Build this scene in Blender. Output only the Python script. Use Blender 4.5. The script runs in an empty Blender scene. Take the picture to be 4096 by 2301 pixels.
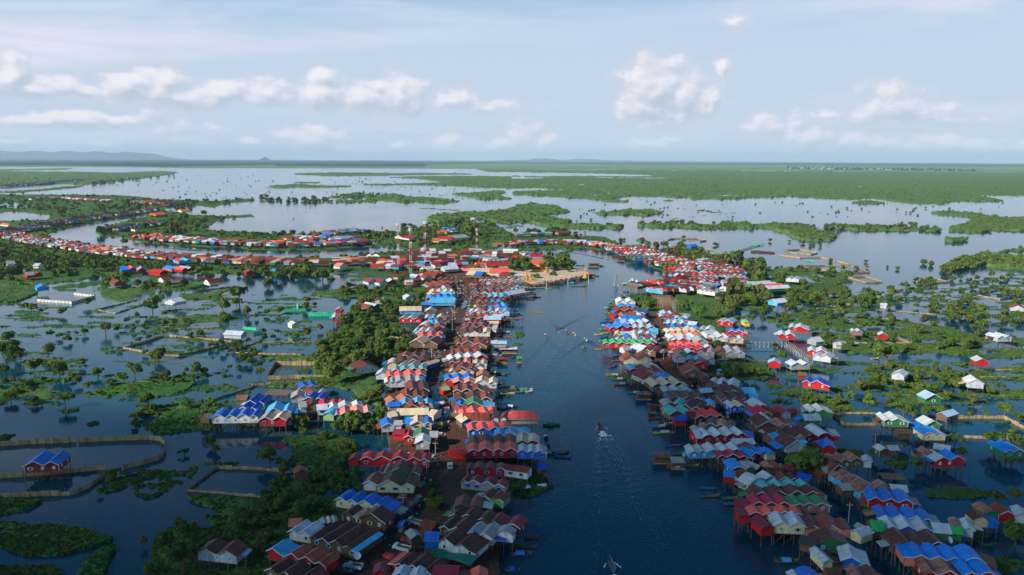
import bpy, math, random
import numpy as np
from mathutils import Matrix, Vector
random.seed(7); RS = np.random.RandomState(7)
S = bpy.context.scene; COL = S.collection
# ---------------------------------------------------------------- camera
F = 3154.0; CX, CY = 2048.0, 1150.5; CAMH = 100.0
PITCH = math.atan((CY-637.5)/F); ROLL = math.radians(0.25)
RM = Matrix.Rotation(math.pi/2-PITCH, 3, 'X') @ Matrix.Rotation(ROLL, 3, 'Z')
cd = bpy.data.cameras.new('camera'); cam = bpy.data.objects.new('camera', cd); COL.objects.link(cam)
cd.sensor_width = 36; cd.lens = F/4096*36; cd.clip_start = 1; cd.clip_end = 250000
cam.matrix_world = Matrix.Translation((0, 0, CAMH)) @ RM.to_4x4()
S.camera = cam
RN = np.array([list(r) for r in RM])
def G(px, py, z=0.0):
    "photo pixel -> point of the place on the level z"
    d = RM @ Vector(((px-CX)/F, -(py-CY)/F, -1))
    t = (z-CAMH)/min(d.z, -1e-4)
    return Vector((d.x*t, d.y*t, z))
def GN(px, py, z=0.0):
    a = (px-CX)/F; b = -(py-CY)/F; c = -np.ones_like(a)
    D = [RN[i][0]*a+RN[i][1]*b+RN[i][2]*c for i in range(3)]
    t = (z-CAMH)/np.minimum(D[2], -1e-4)
    return D[0]*t, D[1]*t
def height_to(P, py):
    "height above z=0 whose image lies at photo row py over ground point P"
    lo, hi = -50.0, 900.0
    for _ in range(40):
        m = (lo+hi)/2; q = RM.transposed() @ (Vector((P[0], P[1], m))-Vector((0, 0, CAMH)))
        y = CY+F*q.y/q.z
        if y > py: lo = m
        else: hi = m
    return lo
T = dict(T1=(1050,1980,4.025),T2=(1550,1980,4.025),T3=(1300,1700,5.152),T4=(1780,1700,5.152),T5=(1500,1440,5.152),
 T6=(1740,1440,5.152),T7=(820,1480,3.788),U1=(3072,2040,5.031),U2=(3500,1980,4.322),U3=(2900,1800,5.152),U4=(3280,1700,4.99),
 U5=(2600,1550,5.152),U6=(2980,1550,5.152),U7=(3500,1540,3.809),V1=(2400,1170,6.2925),V2=(2600,1170,6.2925),V3=(2450,1340,5.152),
 V4=(1500,1060,4.293),V5=(1560,1250,2.4267),V6=(1800,1000,2.4267),V7=(2400,950,2.4267),S=(0,0,1.0))
for i in range(4):
    T['A%d' % (i+1)] = (1024*i, 600, 2.512); T['B%d' % (i+1)] = (1024*i, 1150, 2.512); T['C%d' % (i+1)] = (1024*i, 1725, 2.512)
def tp(t, x, y):
    x0, y0, s = T[t]; return x0+float(x)/s, y0+float(y)/s
# ---------------------------------------------------------------- materials
def srgb(c):
    return tuple(((v/255)/12.92 if v/255 <= .04045 else ((v/255+.055)/1.055)**2.4) for v in c)
MATS = {}
def nodes(name):
    m = bpy.data.materials.new(name); m.use_nodes = True
    nt = m.node_tree; nt.nodes.clear()
    return m, nt
def N(nt, typ, **kw):
    n = nt.nodes.new(typ)
    for k, v in kw.items():
        if k.startswith('i_'): n.inputs[k[2:].replace('_', ' ')].default_value = v
        else: setattr(n, k, v)
    return n
def mat(name, rgb, rough=.7, var=.25, scale=.6, spec=.3, stripe=0, axis=1, bump=.0, dirt=0, dirtcol=(70,45,35), coat=0):
    "painted or weathered surface: base colour with noise, sheet-by-sheet variation and stains of its own"
    if name in MATS: return MATS[name]
    m, nt = nodes(name); L = nt.links
    out = N(nt, 'ShaderNodeOutputMaterial'); bs = N(nt, 'ShaderNodeBsdfPrincipled')
    bs.inputs['Roughness'].default_value = rough; bs.inputs['Specular IOR Level'].default_value = spec
    tc = N(nt, 'ShaderNodeTexCoord'); oi = N(nt, 'ShaderNodeObjectInfo')
    nz = N(nt, 'ShaderNodeTexNoise'); nz.inputs['Scale'].default_value = scale; nz.inputs['Detail'].default_value = 5; nz.inputs['Roughness'].default_value = .65
    add = N(nt, 'ShaderNodeVectorMath', operation='ADD'); L.new(tc.outputs['Object'], add.inputs[0])
    cmb = N(nt, 'ShaderNodeCombineXYZ'); mm = N(nt, 'ShaderNodeMath', operation='MULTIPLY'); mm.inputs[1].default_value = 91
    L.new(oi.outputs['Random'], mm.inputs[0])
    for k in range(3): L.new(mm.outputs[0], cmb.inputs[k])
    L.new(cmb.outputs[0], add.inputs[1]); L.new(add.outputs[0], nz.inputs['Vector'])
    mr = N(nt, 'ShaderNodeMapRange'); mr.inputs['From Min'].default_value = .3; mr.inputs['From Max'].default_value = .7
    mr.inputs['To Min'].default_value = 1-var; mr.inputs['To Max'].default_value = 1+var
    L.new(nz.outputs['Fac'], mr.inputs['Value'])
    c = srgb(rgb); fac = mr.outputs[0]
    if stripe:
        sp = N(nt, 'ShaderNodeSeparateXYZ'); L.new(tc.outputs['Object'], sp.inputs[0])
        dv = N(nt, 'ShaderNodeMath', operation='DIVIDE'); dv.inputs[1].default_value = .85; L.new(sp.outputs[axis], dv.inputs[0])
        fl = N(nt, 'ShaderNodeMath', operation='FLOOR'); L.new(dv.outputs[0], fl.inputs[0])
        ad = N(nt, 'ShaderNodeMath', operation='ADD'); L.new(fl.outputs[0], ad.inputs[0]); L.new(mm.outputs[0], ad.inputs[1])
        wn = N(nt, 'ShaderNodeTexWhiteNoise', noise_dimensions='1D'); L.new(ad.outputs[0], wn.inputs['W'])
        m2 = N(nt, 'ShaderNodeMapRange'); m2.inputs['To Min'].default_value = 1-stripe; m2.inputs['To Max'].default_value = 1+stripe
        L.new(wn.outputs['Value'], m2.inputs['Value'])
        mu = N(nt, 'ShaderNodeMath', operation='MULTIPLY'); L.new(fac, mu.inputs[0]); L.new(m2.outputs[0], mu.inputs[1]); fac = mu.outputs[0]
    # each building weathers a little differently
    m3 = N(nt, 'ShaderNodeMapRange'); m3.inputs['To Min'].default_value = .86; m3.inputs['To Max'].default_value = 1.12; L.new(oi.outputs['Random'], m3.inputs['Value'])
    mu = N(nt, 'ShaderNodeMath', operation='MULTIPLY'); L.new(fac, mu.inputs[0]); L.new(m3.outputs[0], mu.inputs[1]); fac = mu.outputs[0]
    vs = N(nt, 'ShaderNodeVectorMath', operation='SCALE'); vs.inputs[0].default_value = c[:3]; L.new(fac, vs.inputs['Scale'])
    col = vs.outputs[0]
    if dirt:
        n2 = N(nt, 'ShaderNodeTexNoise'); n2.inputs['Scale'].default_value = scale*2.3; n2.inputs['Detail'].default_value = 8; n2.inputs['Roughness'].default_value = .75
        L.new(add.outputs[0], n2.inputs['Vector'])
        r = N(nt, 'ShaderNodeMapRange'); r.inputs['From Min'].default_value = .62-dirt*.25; r.inputs['From Max'].default_value = .72
        r.inputs['To Max'].default_value = min(1, .45+dirt*.5); L.new(n2.outputs['Fac'], r.inputs['Value'])
        mx = N(nt, 'ShaderNodeMix', data_type='RGBA'); L.new(r.outputs[0], mx.inputs['Factor']); L.new(col, mx.inputs[6]); mx.inputs[7].default_value = (*srgb(dirtcol), 1)
        col = mx.outputs[2]
    L.new(col, bs.inputs['Base Color'])
    if bump:
        bp = N(nt, 'ShaderNodeBump'); bp.inputs['Strength'].default_value = bump; bp.inputs['Distance'].default_value = .2
        L.new(nz.outputs['Fac'], bp.inputs['Height']); L.new(bp.outputs[0], bs.inputs['Normal'])
    L.new(bs.outputs[0], out.inputs[0])
    MATS[name] = m; return m
PAL = dict(r=(126,56,42),k=(82,45,36),t=(166,80,56),s=(236,92,76),R=(184,36,40),S=(214,66,50),M=(174,34,60),m=(134,38,54),b=(30,104,192),
 B=(28,74,170),u=(28,124,210),c=(70,166,212),v=(158,186,214),w=(186,191,197),W=(214,211,203),g=(150,152,150),y=(206,182,148),o=(188,110,76),
 p=(224,130,120),G=(56,122,74),e=(44,172,84),l=(134,168,112),q=(84,168,164),z=(140,88,70),d=(62,58,58),n=(112,86,66),Y=(222,208,158),P=(150,108,102),
 O=(214,92,44),X=(232,190,50))
WORD = dict(r='rusty brown',k='dark brown',t='terracotta',s='salmon',R='red',S='orange-red',M='crimson',m='maroon',b='blue',B='deep blue',u='azure',
 c='light blue',v='pale blue',w='white metal',W='white',g='grey',y='tan',o='rusty orange',p='pink',G='green',e='bright green',l='pale green',q='turquoise',
 z='rust-striped',d='blackish',n='bare wood',Y='cream',P='weathered pink',O='orange',X='yellow')
def roofmat(k, along=1):
    if k in 'rktOz': dirt, var = .55, .35
    elif k in 'gyowd': dirt, var = .35, .16
    else: dirt, var = .2, .16
    st = .5 if k == 'z' else (.2 if k in 'rkt' else .12)
    dc = (190,165,150) if k == 'z' else ((140,80,54) if k in 'rk' else (128,100,86))
    return mat('roof_'+WORD[k].replace(' ', '_')+('_x' if along == 0 else ''), PAL[k], rough=.55, var=var, scale=.5, stripe=st, axis=along, dirt=dirt, dirtcol=dc, spec=.35)
def wallmat(k):
    return mat('wall_'+WORD[k].replace(' ', '_'), PAL[k], rough=.85, var=.2, scale=.9, stripe=.12 if k in 'nPyWwgR' else .05, axis=0, dirt=.35 if k in 'nPwgy' else .12, dirtcol=(84,62,50), spec=.15)
WOOD = lambda: mat('weathered_wood', (120,102,82), rough=.9, var=.35, scale=2, spec=.1)
BAMBOO = lambda: mat('split_bamboo', (164,142,104), rough=.85, var=.3, scale=1.2, stripe=.25, axis=0, spec=.15, dirt=.3, dirtcol=(110,90,66))
TRIM = lambda: mat('white_trim', (214,218,226), rough=.6, var=.1)
# ---------------------------------------------------------------- mesh builder
class MB:
    def __init__(s): s.v = []; s.f = []; s.m = []; s.mats = []
    def mi(s, m):
        if m not in s.mats: s.mats.append(m)
        return s.mats.index(m)
    def add(s, vs, fs, m, M=None):
        b = len(s.v)
        s.v += [tuple(M @ Vector(p)) if M else tuple(p) for p in vs]
        i = s.mi(m)
        for f in fs: s.f.append(tuple(b+k for k in f)); s.m.append(i)
    def box(s, c, d, m, M=None, rz=0):
        x, y, z = d[0]/2, d[1]/2, d[2]/2; cs, sn = math.cos(rz), math.sin(rz)
        vs = [(c[0]+a*x*cs-b*y*sn, c[1]+a*x*sn+b*y*cs, c[2]+e*z) for a in (-1, 1) for b in (-1, 1) for e in (-1, 1)]
        s.add(vs, [(0,1,3,2),(4,6,7,5),(0,4,5,1),(2,3,7,6),(0,2,6,4),(1,5,7,3)], m, M)
    def bar(s, p, q, r, m, M=None, n=4, r2=None):
        p, q = Vector(p), Vector(q); d = (q-p)
        if d.length < 1e-6: return
        d.normalize(); a = d.cross(Vector((0, 0, 1)))
        if a.length < .05: a = d.cross(Vector((1, 0, 0)))
        a.normalize(); b = d.cross(a); r2 = r if r2 is None else r2
        vs = []
        for P, R in ((p, r), (q, r2)):
            for k in range(n):
                t = 2*math.pi*(k+.5)/n; vs.append(P+a*math.cos(t)*R+b*math.sin(t)*R)
        fs = [(k, (k+1) % n, n+(k+1) % n, n+k) for k in range(n)]+[tuple(range(n))[::-1], tuple(range(n, 2*n))]
        s.add(vs, fs, m, M)
    def lathe(s, prof, m, n=12, c=(0, 0, 0), M=None, sq=False):
        vs = []; fs = []
        for (r, z) in prof:
            for k in range(n):
                t = 2*math.pi*(k+.5)/n; vs.append((c[0]+r*math.cos(t), c[1]+r*math.sin(t), c[2]+z))
        for j in range(len(prof)-1):
            for k in range(n): fs.append((j*n+k, j*n+(k+1) % n, (j+1)*n+(k+1) % n, (j+1)*n+k))
        fs.append(tuple(range(n))[::-1]); fs.append(tuple(range((len(prof)-1)*n, len(prof)*n)))
        s.add(vs, fs, m, M)
    def prism(s, poly, z0, z1, m, M=None, inset=None):
        n = len(poly); top = inset or poly
        s.add([(p[0], p[1], z0) for p in poly]+[(p[0], p[1], z1) for p in top],
              [(k, (k+1) % n, n+(k+1) % n, n+k) for k in range(n)]+[tuple(range(n, 2*n)), tuple(range(n))[::-1]], m, M)
    def build(s, name, parent=None, smooth=False):
        me = bpy.data.meshes.new(name); me.from_pydata(s.v, [], s.f); me.update()
        for m in s.mats: me.materials.append(m)
        me.polygons.foreach_set('material_index', s.m)
        if smooth: me.polygons.foreach_set('use_smooth', [True]*len(s.f))
        o = bpy.data.objects.new(name, me); COL.objects.link(o)
        if parent: o.parent = parent
        return o
def npmesh(name, V, Fq, mats, mi=None, parent=None, smooth=False, link=True, col=None):
    me = bpy.data.meshes.new(name); V = np.asarray(V, np.float32); Fq = np.asarray(Fq, np.int32)
    k = Fq.shape[1]
    me.vertices.add(len(V)); me.vertices.foreach_set('co', V.ravel())
    me.loops.add(Fq.size); me.loops.foreach_set('vertex_index', Fq.ravel())
    me.polygons.add(len(Fq)); me.polygons.foreach_set('loop_start', np.arange(0, Fq.size, k, dtype=np.int32))
    for m in mats: me.materials.append(m)
    if mi is not None: me.polygons.foreach_set('material_index', np.asarray(mi, np.int32))
    if smooth: me.polygons.foreach_set('use_smooth', np.ones(len(Fq), bool))
    if col is not None:
        a = me.color_attributes.new('Col', 'FLOAT_COLOR', 'POINT'); c4 = np.ones((len(V), 4), np.float32); c4[:, :3] = col
        a.data.foreach_set('color', c4.ravel())
    me.update(calc_edges=True)
    if not link: return me
    o = bpy.data.objects.new(name, me); COL.objects.link(o)
    if parent: o.parent = parent
    return o
def tag(o, label, cat=None, group=None, kind=None):
    if label: o['label'] = label
    if cat: o['category'] = cat
    if group: o['group'] = group
    if kind: o['kind'] = kind
    return o
def empty(name, loc, rz=0, scale=1):
    o = bpy.data.objects.new(name, None); COL.objects.link(o); o.location = loc; o.rotation_euler = (0, 0, rz)
    o.empty_display_size = .5
    if scale != 1: o.scale = (scale,)*3 if not hasattr(scale, '__len__') else scale
    return o
def ordw(n):
    a = 'zeroth first second third fourth fifth sixth seventh eighth ninth tenth eleventh twelfth thirteenth fourteenth fifteenth sixteenth seventeenth eighteenth nineteenth'.split()
    if n < 20: return a[n]
    tens = 'twenty thirty forty fifty sixty seventy eighty ninety'.split(); te = 'twentieth thirtieth fortieth fiftieth sixtieth seventieth eightieth ninetieth'.split()
    if n < 100: return te[n//10-2] if n % 10 == 0 else tens[n//10-2]+'-'+a[n % 10]
    return 'hundredth' if n == 100 else ('hundred-and-'+ordw(n-100) if n < 200 else 'two-hundred-and-'+ordw(n-200))
# noise
def vnoise(x, y, seed=0):
    xi = np.floor(x).astype(np.int64); yi = np.floor(y).astype(np.int64); fx = x-xi; fy = y-yi
    fx = fx*fx*(3-2*fx); fy = fy*fy*(3-2*fy)
    def h(a, b):
        n = (a*374761393+b*668265263+seed*1442695041) & 0xffffffff
        n = ((n ^ (n >> 13))*1274126177) & 0xffffffff
        return ((n ^ (n >> 16)) & 0xffff)/65535.0
    return (h(xi, yi)*(1-fx)+h(xi+1, yi)*fx)*(1-fy)+(h(xi, yi+1)*(1-fx)+h(xi+1, yi+1)*fx)*fy
def fbm(x, y, o=4, seed=0, g=.5):
    r = 0; a = 1; t = 0
    for k in range(o):
        r = r+a*vnoise(x*2**k, y*2**k, seed+k); t += a; a *= g
    return r/t
# ---------------------------------------------------------------- sky, sun
SUN_EL, SUN_AZ = math.radians(30), math.radians(238)   # azimuth measured clockwise from +Y: behind the camera, to the left
SV = Vector((math.cos(SUN_EL)*math.sin(SUN_AZ), math.cos(SUN_EL)*math.cos(SUN_AZ), math.sin(SUN_EL)))
sl = bpy.data.lights.new('sun', 'SUN'); sl.energy = 5.0; sl.angle = math.radians(.53); sl.color = (1, .93, .82)
so = bpy.data.objects.new('sun', sl); COL.objects.link(so); so.rotation_euler = SV.to_track_quat('Z', 'Y').to_euler()
w = bpy.data.worlds.new('World'); S.world = w; w.use_nodes = True; nt = w.node_tree; nt.nodes.clear(); L = nt.links
out = N(nt, 'ShaderNodeOutputWorld'); bg = N(nt, 'ShaderNodeBackground'); bg.inputs['Strength'].default_value = .1
L.new(bg.outputs[0], out.inputs[0])
tc = N(nt, 'ShaderNodeTexCoord'); sp = N(nt, 'ShaderNodeSeparateXYZ'); L.new(tc.outputs['Generated'], sp.inputs[0])
def M_(op, a, b=None, c=None, clamp=False):
    n = N(nt, 'ShaderNodeMath', operation=op); n.use_clamp = clamp
    for i, v in enumerate((a, b, c)):
        if v is None: continue
        if isinstance(v, (int, float)): n.inputs[i].default_value = v
        else: L.new(v, n.inputs[i])
    return n.outputs[0]
def RG(v, a, b, c=0, d=1, smooth=True):
    n = N(nt, 'ShaderNodeMapRange'); n.interpolation_type = 'SMOOTHSTEP' if smooth else 'LINEAR'
    n.inputs['From Min'].default_value = a; n.inputs['From Max'].default_value = b; n.inputs['To Min'].default_value = c; n.inputs['To Max'].default_value = d
    L.new(v, n.inputs['Value']); return n.outputs[0]
def MX(f, a, b):
    n = N(nt, 'ShaderNodeMix', data_type='RGBA')
    if isinstance(f, (int, float)): n.inputs['Factor'].default_value = f
    else: L.new(f, n.inputs['Factor'])
    for i, v in ((6, a), (7, b)):
        if isinstance(v, tuple): n.inputs[i].default_value = (*v, 1)
        else: L.new(v, n.inputs[i])
    return n.outputs[2]
zc = M_('MAXIMUM', sp.outputs[2], 0.0)
sky = N(nt, 'ShaderNodeTexSky', sky_type='NISHITA'); sky.sun_disc = False; sky.sun_elevation = SUN_EL; sky.sun_rotation = SUN_AZ
sky.altitude = 100; sky.air_density = 1.1; sky.dust_density = 2.0; sky.ozone_density = 1.5
cv = N(nt, 'ShaderNodeCombineXYZ'); L.new(sp.outputs[0], cv.inputs[0]); L.new(sp.outputs[1], cv.inputs[1]); L.new(M_('MAXIMUM', sp.outputs[2], .005), cv.inputs[2])
L.new(cv.outputs[0], sky.inputs['Vector'])
az = M_('ARCTAN2', sp.outputs[0], sp.outputs[1]); el = M_('ARCSINE', zc)
azd = M_('MULTIPLY', az, 57.2958); eld = M_('MULTIPLY', el, 57.2958)
P = N(nt, 'ShaderNodeCombineXYZ'); L.new(azd, P.inputs[0]); L.new(eld, P.inputs[1]); Pv = P.outputs[0]
def noise(vec, sx, sy, detail=6, rough=.55, off=(0, 0, 0), dist=0):
    mp = N(nt, 'ShaderNodeMapping'); mp.inputs['Scale'].default_value = (sx, sy, 1); mp.inputs['Location'].default_value = off
    L.new(vec, mp.inputs['Vector']); n = N(nt, 'ShaderNodeTexNoise'); n.inputs['Scale'].default_value = 1
    n.inputs['Detail'].default_value = detail; n.inputs['Roughness'].default_value = rough; n.inputs['Distortion'].default_value = dist
    L.new(mp.outputs[0], n.inputs['Vector']); return n.outputs['Fac']
def ang(px, py):   # photo direction -> azimuth, elevation in degrees
    d = RM @ Vector(((px-CX)/F, -(py-CY)/F, -1)); d.normalize()
    return math.degrees(math.atan2(d.x, d.y)), math.degrees(math.asin(d.z))
SKYB = 1.0
# veil of high cloud: streaks seen in perspective on a high layer
inv = M_('DIVIDE', 1.0, M_('ADD', zc, .12))
Q = N(nt, 'ShaderNodeCombineXYZ'); L.new(M_('MULTIPLY', sp.outputs[0], inv), Q.inputs[0]); L.new(M_('MULTIPLY', sp.outputs[1], inv), Q.inputs[1])
c1 = noise(Q.outputs[0], .55, .8, 7, .6, (3.1, 1.7, 0), 1.2); c2 = noise(Q.outputs[0], .16, .3, 4, .5, (7, 2, 0), .6)
veil = M_('MULTIPLY', RG(c2, .36, .62), RG(c1, .36, .64, .05, 1))
# left and centre carry more of it, as in the photograph
side = RG(azd, -40, 12, 1.0, .28); veil = M_('MULTIPLY', M_('MULTIPLY', veil, M_('MAXIMUM', side, RG(azd, 12, 34, .3, .85))), M_('MAXIMUM', RG(eld, 10, 17, 1, 0), M_('MULTIPLY', RG(azd, -24, -6, .85, 0), RG(eld, 18, 26, 1, 0))))
hz = RG(eld, 10, 22, .97, .0)
tint = N(nt, 'ShaderNodeVectorMath', operation='MULTIPLY'); L.new(sky.outputs[0], tint.inputs[0]); tint.inputs[1].default_value = (.07, .42, .68)
low = MX(RG(eld, 6, 15), (4.6, 5.4, 6.6), (1.5, 3.7, 5.7)); blue = MX(hz, tint.outputs[0], low)
base = MX(M_('MULTIPLY', veil, .95, clamp=True), blue, (6.9, 6.7, 7.5))
# cumulus: banks (px, py, half width, half height, strength) placed where the photograph has them
CL = [(45,300,75,68,1),(110,345,260,38,.8),(40,470,60,22,.6),(290,350,150,30,.55),(640,340,100,60,1),(520,350,120,45,.9),(700,385,180,42,.8),(900,375,110,40,.85),
 (1060,370,180,42,.75),(1290,385,100,52,.95),(1300,312,62,26,.8),(1460,395,150,46,.75),(1600,385,100,62,1),(1500,335,50,18,.6),(1600,335,45,30,.8),(1810,395,90,32,.7),(1950,430,130,20,.4),
 (140,480,120,22,.75),(290,482,130,30,.85),(500,480,110,20,.6),(760,515,160,20,.35),(600,455,60,28,.5),
 (1250,555,110,34,.9),(990,565,42,14,.7),(1790,570,52,20,.8),(2015,575,36,20,.7),(2090,545,70,50,.6),(2180,565,40,30,.75),(2010,575,50,20,.6),(1600,575,40,12,.5),
 (2620,370,120,98,1.1),(2560,420,85,42,1),(2745,395,78,78,1.05),(2840,400,34,52,.8),(2890,262,38,26,.65),(2895,310,18,30,.4),(2940,75,40,20,.35),
 (3080,500,90,28,.75),(3200,560,110,44,.7),(3190,490,40,30,.6),(3600,440,160,48,.75),(3560,395,90,46,.45),(3700,480,220,18,.4),(3500,570,180,30,.6),(3800,580,250,32,.7),(4050,590,200,22,.6),
 (2620,575,120,18,.5),(2700,550,80,22,.5),(3300,455,60,14,.4),(420,570,60,14,.5),(760,560,80,18,.4),(60,560,70,14,.4),(-200,330,140,70,.9),(4300,420,140,80,.8)]
def blobs(shift):
    sh_ = N(nt, 'ShaderNodeVectorMath', operation='ADD'); L.new(Pv, sh_.inputs[0]); sh_.inputs[1].default_value = (shift[0], shift[1], 0)
    # soft warp so the outlines are not ellipses
    wn = N(nt, 'ShaderNodeTexNoise'); wn.inputs['Scale'].default_value = .55; wn.inputs['Detail'].default_value = 2; L.new(sh_.outputs[0], wn.inputs['Vector'])
    w2 = N(nt, 'ShaderNodeVectorMath', operation='MULTIPLY_ADD'); L.new(wn.outputs['Color'], w2.inputs[0]); w2.inputs[1].default_value = (1.6, .7, 0); L.new(sh_.outputs[0], w2.inputs[2])
    w3 = N(nt, 'ShaderNodeVectorMath', operation='SUBTRACT'); L.new(w2.outputs[0], w3.inputs[0]); w3.inputs[1].default_value = (.8, .35, 0)
    den = None
    for (px, py, hw, hh, st) in CL:
        a, e = ang(px, py); a2, _ = ang(px+hw, py); _, e2 = ang(px, py-hh)
        s1 = N(nt, 'ShaderNodeVectorMath', operation='SUBTRACT'); L.new(w3.outputs[0], s1.inputs[0]); s1.inputs[1].default_value = (a, e, 0)
        s2 = N(nt, 'ShaderNodeVectorMath', operation='MULTIPLY'); L.new(s1.outputs[0], s2.inputs[0]); s2.inputs[1].default_value = (.70/abs(a2-a), .58/abs(e2-e), 0)
        s3 = N(nt, 'ShaderNodeVectorMath', operation='LENGTH'); L.new(s2.outputs[0], s3.inputs[0])
        d = M_('MULTIPLY_ADD', s3.outputs['Value'], -st, st)
        den = d if den is None else M_('SMOOTH_MAX', den, d, .15)
    big = N(nt, 'ShaderNodeMapping'); big.inputs['Scale'].default_value = (.62, .95, 1); L.new(sh_.outputs[0], big.inputs[0])
    n1 = N(nt, 'ShaderNodeTexNoise'); n1.inputs['Scale'].default_value = 1; n1.inputs['Detail'].default_value = 7; n1.inputs['Roughness'].default_value = .55; L.new(big.outputs[0], n1.inputs['Vector'])
    return den, M_('MULTIPLY_ADD', M_('SUBTRACT', n1.outputs['Fac'], .5), 1.25, den)
den, dd = blobs((0, 0)); _, du = blobs((-.35, .5))
dens = RG(dd, -.02, .42)
lit = M_('ADD', M_('MULTIPLY', M_('SUBTRACT', dd, du), 1.1), .52)
ccol = MX(RG(lit, .12, 1.1), (4.1, 4.7, 5.8), (7.3, 7.1, 7.5))
bank = M_('MULTIPLY', RG(dd, -.42, .25), RG(eld, .5, 2.5, .3, .62)); base = MX(bank, base, (4.9, 5.4, 6.5))
final = MX(M_('MULTIPLY', dens, RG(eld, 0, 3, .5, .92)), base, ccol)
# wide thin puffs in every other direction (seen only in the water and from elsewhere)
L.new(final, bg.inputs['Color'])
# ---------------------------------------------------------------- water, haze, hills
def water_mat():
    m, nt = nodes('lake_water'); L = nt.links
    out = N(nt, 'ShaderNodeOutputMaterial'); bs = N(nt, 'ShaderNodeBsdfPrincipled'); L.new(bs.outputs[0], out.inputs[0])
    bs.inputs['Roughness'].default_value = .07; bs.inputs['IOR'].default_value = 1.33
    tc = N(nt, 'ShaderNodeTexCoord')
    mp = N(nt, 'ShaderNodeMapping'); mp.inputs['Scale'].default_value = (.55, .85, 1); mp.inputs['Rotation'].default_value = (0, 0, .5); L.new(tc.outputs['Object'], mp.inputs[0])
    n1 = N(nt, 'ShaderNodeTexNoise'); n1.inputs['Scale'].default_value = 1.6; n1.inputs['Detail'].default_value = 3; L.new(mp.outputs[0], n1.inputs[0])
    wv = N(nt, 'ShaderNodeTexWave'); wv.inputs['Scale'].default_value = .5; wv.inputs['Distortion'].default_value = 5; wv.inputs['Detail'].default_value = 2; wv.inputs['Detail Scale'].default_value = 1.2
    L.new(mp.outputs[0], wv.inputs[0])
    big = N(nt, 'ShaderNodeTexNoise'); big.inputs['Scale'].default_value = .006; big.inputs['Detail'].default_value = 4; L.new(tc.outputs['Object'], big.inputs[0])
    ad = N(nt, 'ShaderNodeMath', operation='MULTIPLY_ADD'); L.new(wv.outputs['Fac'], ad.inputs[0]); ad.inputs[1].default_value = .16; L.new(n1.outputs['Fac'], ad.inputs[2])
    st = N(nt, 'ShaderNodeMapRange'); st.inputs['From Min'].default_value = .35; st.inputs['From Max'].default_value = .65; st.inputs['To Min'].default_value = .02; st.inputs['To Max'].default_value = .09
    L.new(big.outputs['Fac'], st.inputs[0])
    sx = N(nt, 'ShaderNodeSeparateXYZ'); L.new(tc.outputs['Object'], sx.inputs[0])
    def rng(src, a, b, c, d):
        r = N(nt, 'ShaderNodeMapRange'); r.interpolation_type = 'SMOOTHSTEP'
        for q, v in zip((1, 2, 3, 4), (a, b, c, d)): r.inputs[q].default_value = v
        L.new(src, r.inputs[0]); return r.outputs[0]
    def mul(a, b):
        r = N(nt, 'ShaderNodeMath', operation='MULTIPLY'); L.new(a, r.inputs[0]); L.new(b, r.inputs[1]); return r.outputs[0]
    riv = mul(mul(rng(sx.outputs[0], -12, 12, 0, 1), rng(sx.outputs[0], 75, 105, 1, 0)), rng(sx.outputs[1], 600, 900, 1, 0))   # the open river is rippled by current and boats
    s_ad = N(nt, 'ShaderNodeMath', operation='MULTIPLY_ADD'); L.new(riv, s_ad.inputs[0]); s_ad.inputs[1].default_value = .11; L.new(st.outputs[0], s_ad.inputs[2])
    bp = N(nt, 'ShaderNodeBump'); bp.inputs['Distance'].default_value = .5; L.new(s_ad.outputs[0], bp.inputs['Strength']); L.new(ad.outputs[0], bp.inputs['Height']); L.new(bp.outputs[0], bs.inputs['Normal'])
    n2 = N(nt, 'ShaderNodeTexNoise'); n2.inputs['Scale'].default_value = .011; n2.inputs['Detail'].default_value = 5; L.new(tc.outputs['Object'], n2.inputs[0])
    mx = N(nt, 'ShaderNodeMix', data_type='RGBA'); L.new(n2.outputs['Fac'], mx.inputs['Factor']); mx.inputs[6].default_value = (.003, .040, .062, 1); mx.inputs[7].default_value = (.005, .058, .086, 1)
    m2 = N(nt, 'ShaderNodeMix', data_type='RGBA'); L.new(riv, m2.inputs['Factor']); m4 = N(nt, 'ShaderNodeMix', data_type='RGBA'); L.new(rng(sx.outputs[0], 100, 160, 0, 1), m4.inputs['Factor']); L.new(mx.outputs[2], m4.inputs[6]); m4.inputs[7].default_value = (.0006, .046, .092, 1); L.new(m4.outputs[2], m2.inputs[6]); m2.inputs[7].default_value = (.0002, .036, .066, 1)  # right-hand ponds: the deeper blue sky reflection is put into the body colour
    L.new(m2.outputs[2], bs.inputs['Base Color'])
    return m
WATER = water_mat()
RAD = 45000.0
n = 160; rr = [0, 60, 150, 400, 1000, 2500, 6000, 15000, RAD]
V = [(0, 0, 0)]+[(r*math.sin(2*math.pi*k/n), r*math.cos(2*math.pi*k/n), 0) for r in rr[1:] for k in range(n)]
fs = [(0, 1+(k+1) % n, 1+k) for k in range(n)]
for j in range(len(rr)-2): fs += [(1+j*n+k, 1+j*n+(k+1) % n, 1+(j+1)*n+(k+1) % n, 1+(j+1)*n+k) for k in range(n)]
b = MB(); b.add(V, [f if len(f) == 3 else f[::-1] for f in fs], WATER); o = b.build('water'); tag(o, None, kind='structure')
bm_flip = o.data; bm_flip.flip_normals() if bm_flip.polygons[5].normal.z < 0 else None
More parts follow.
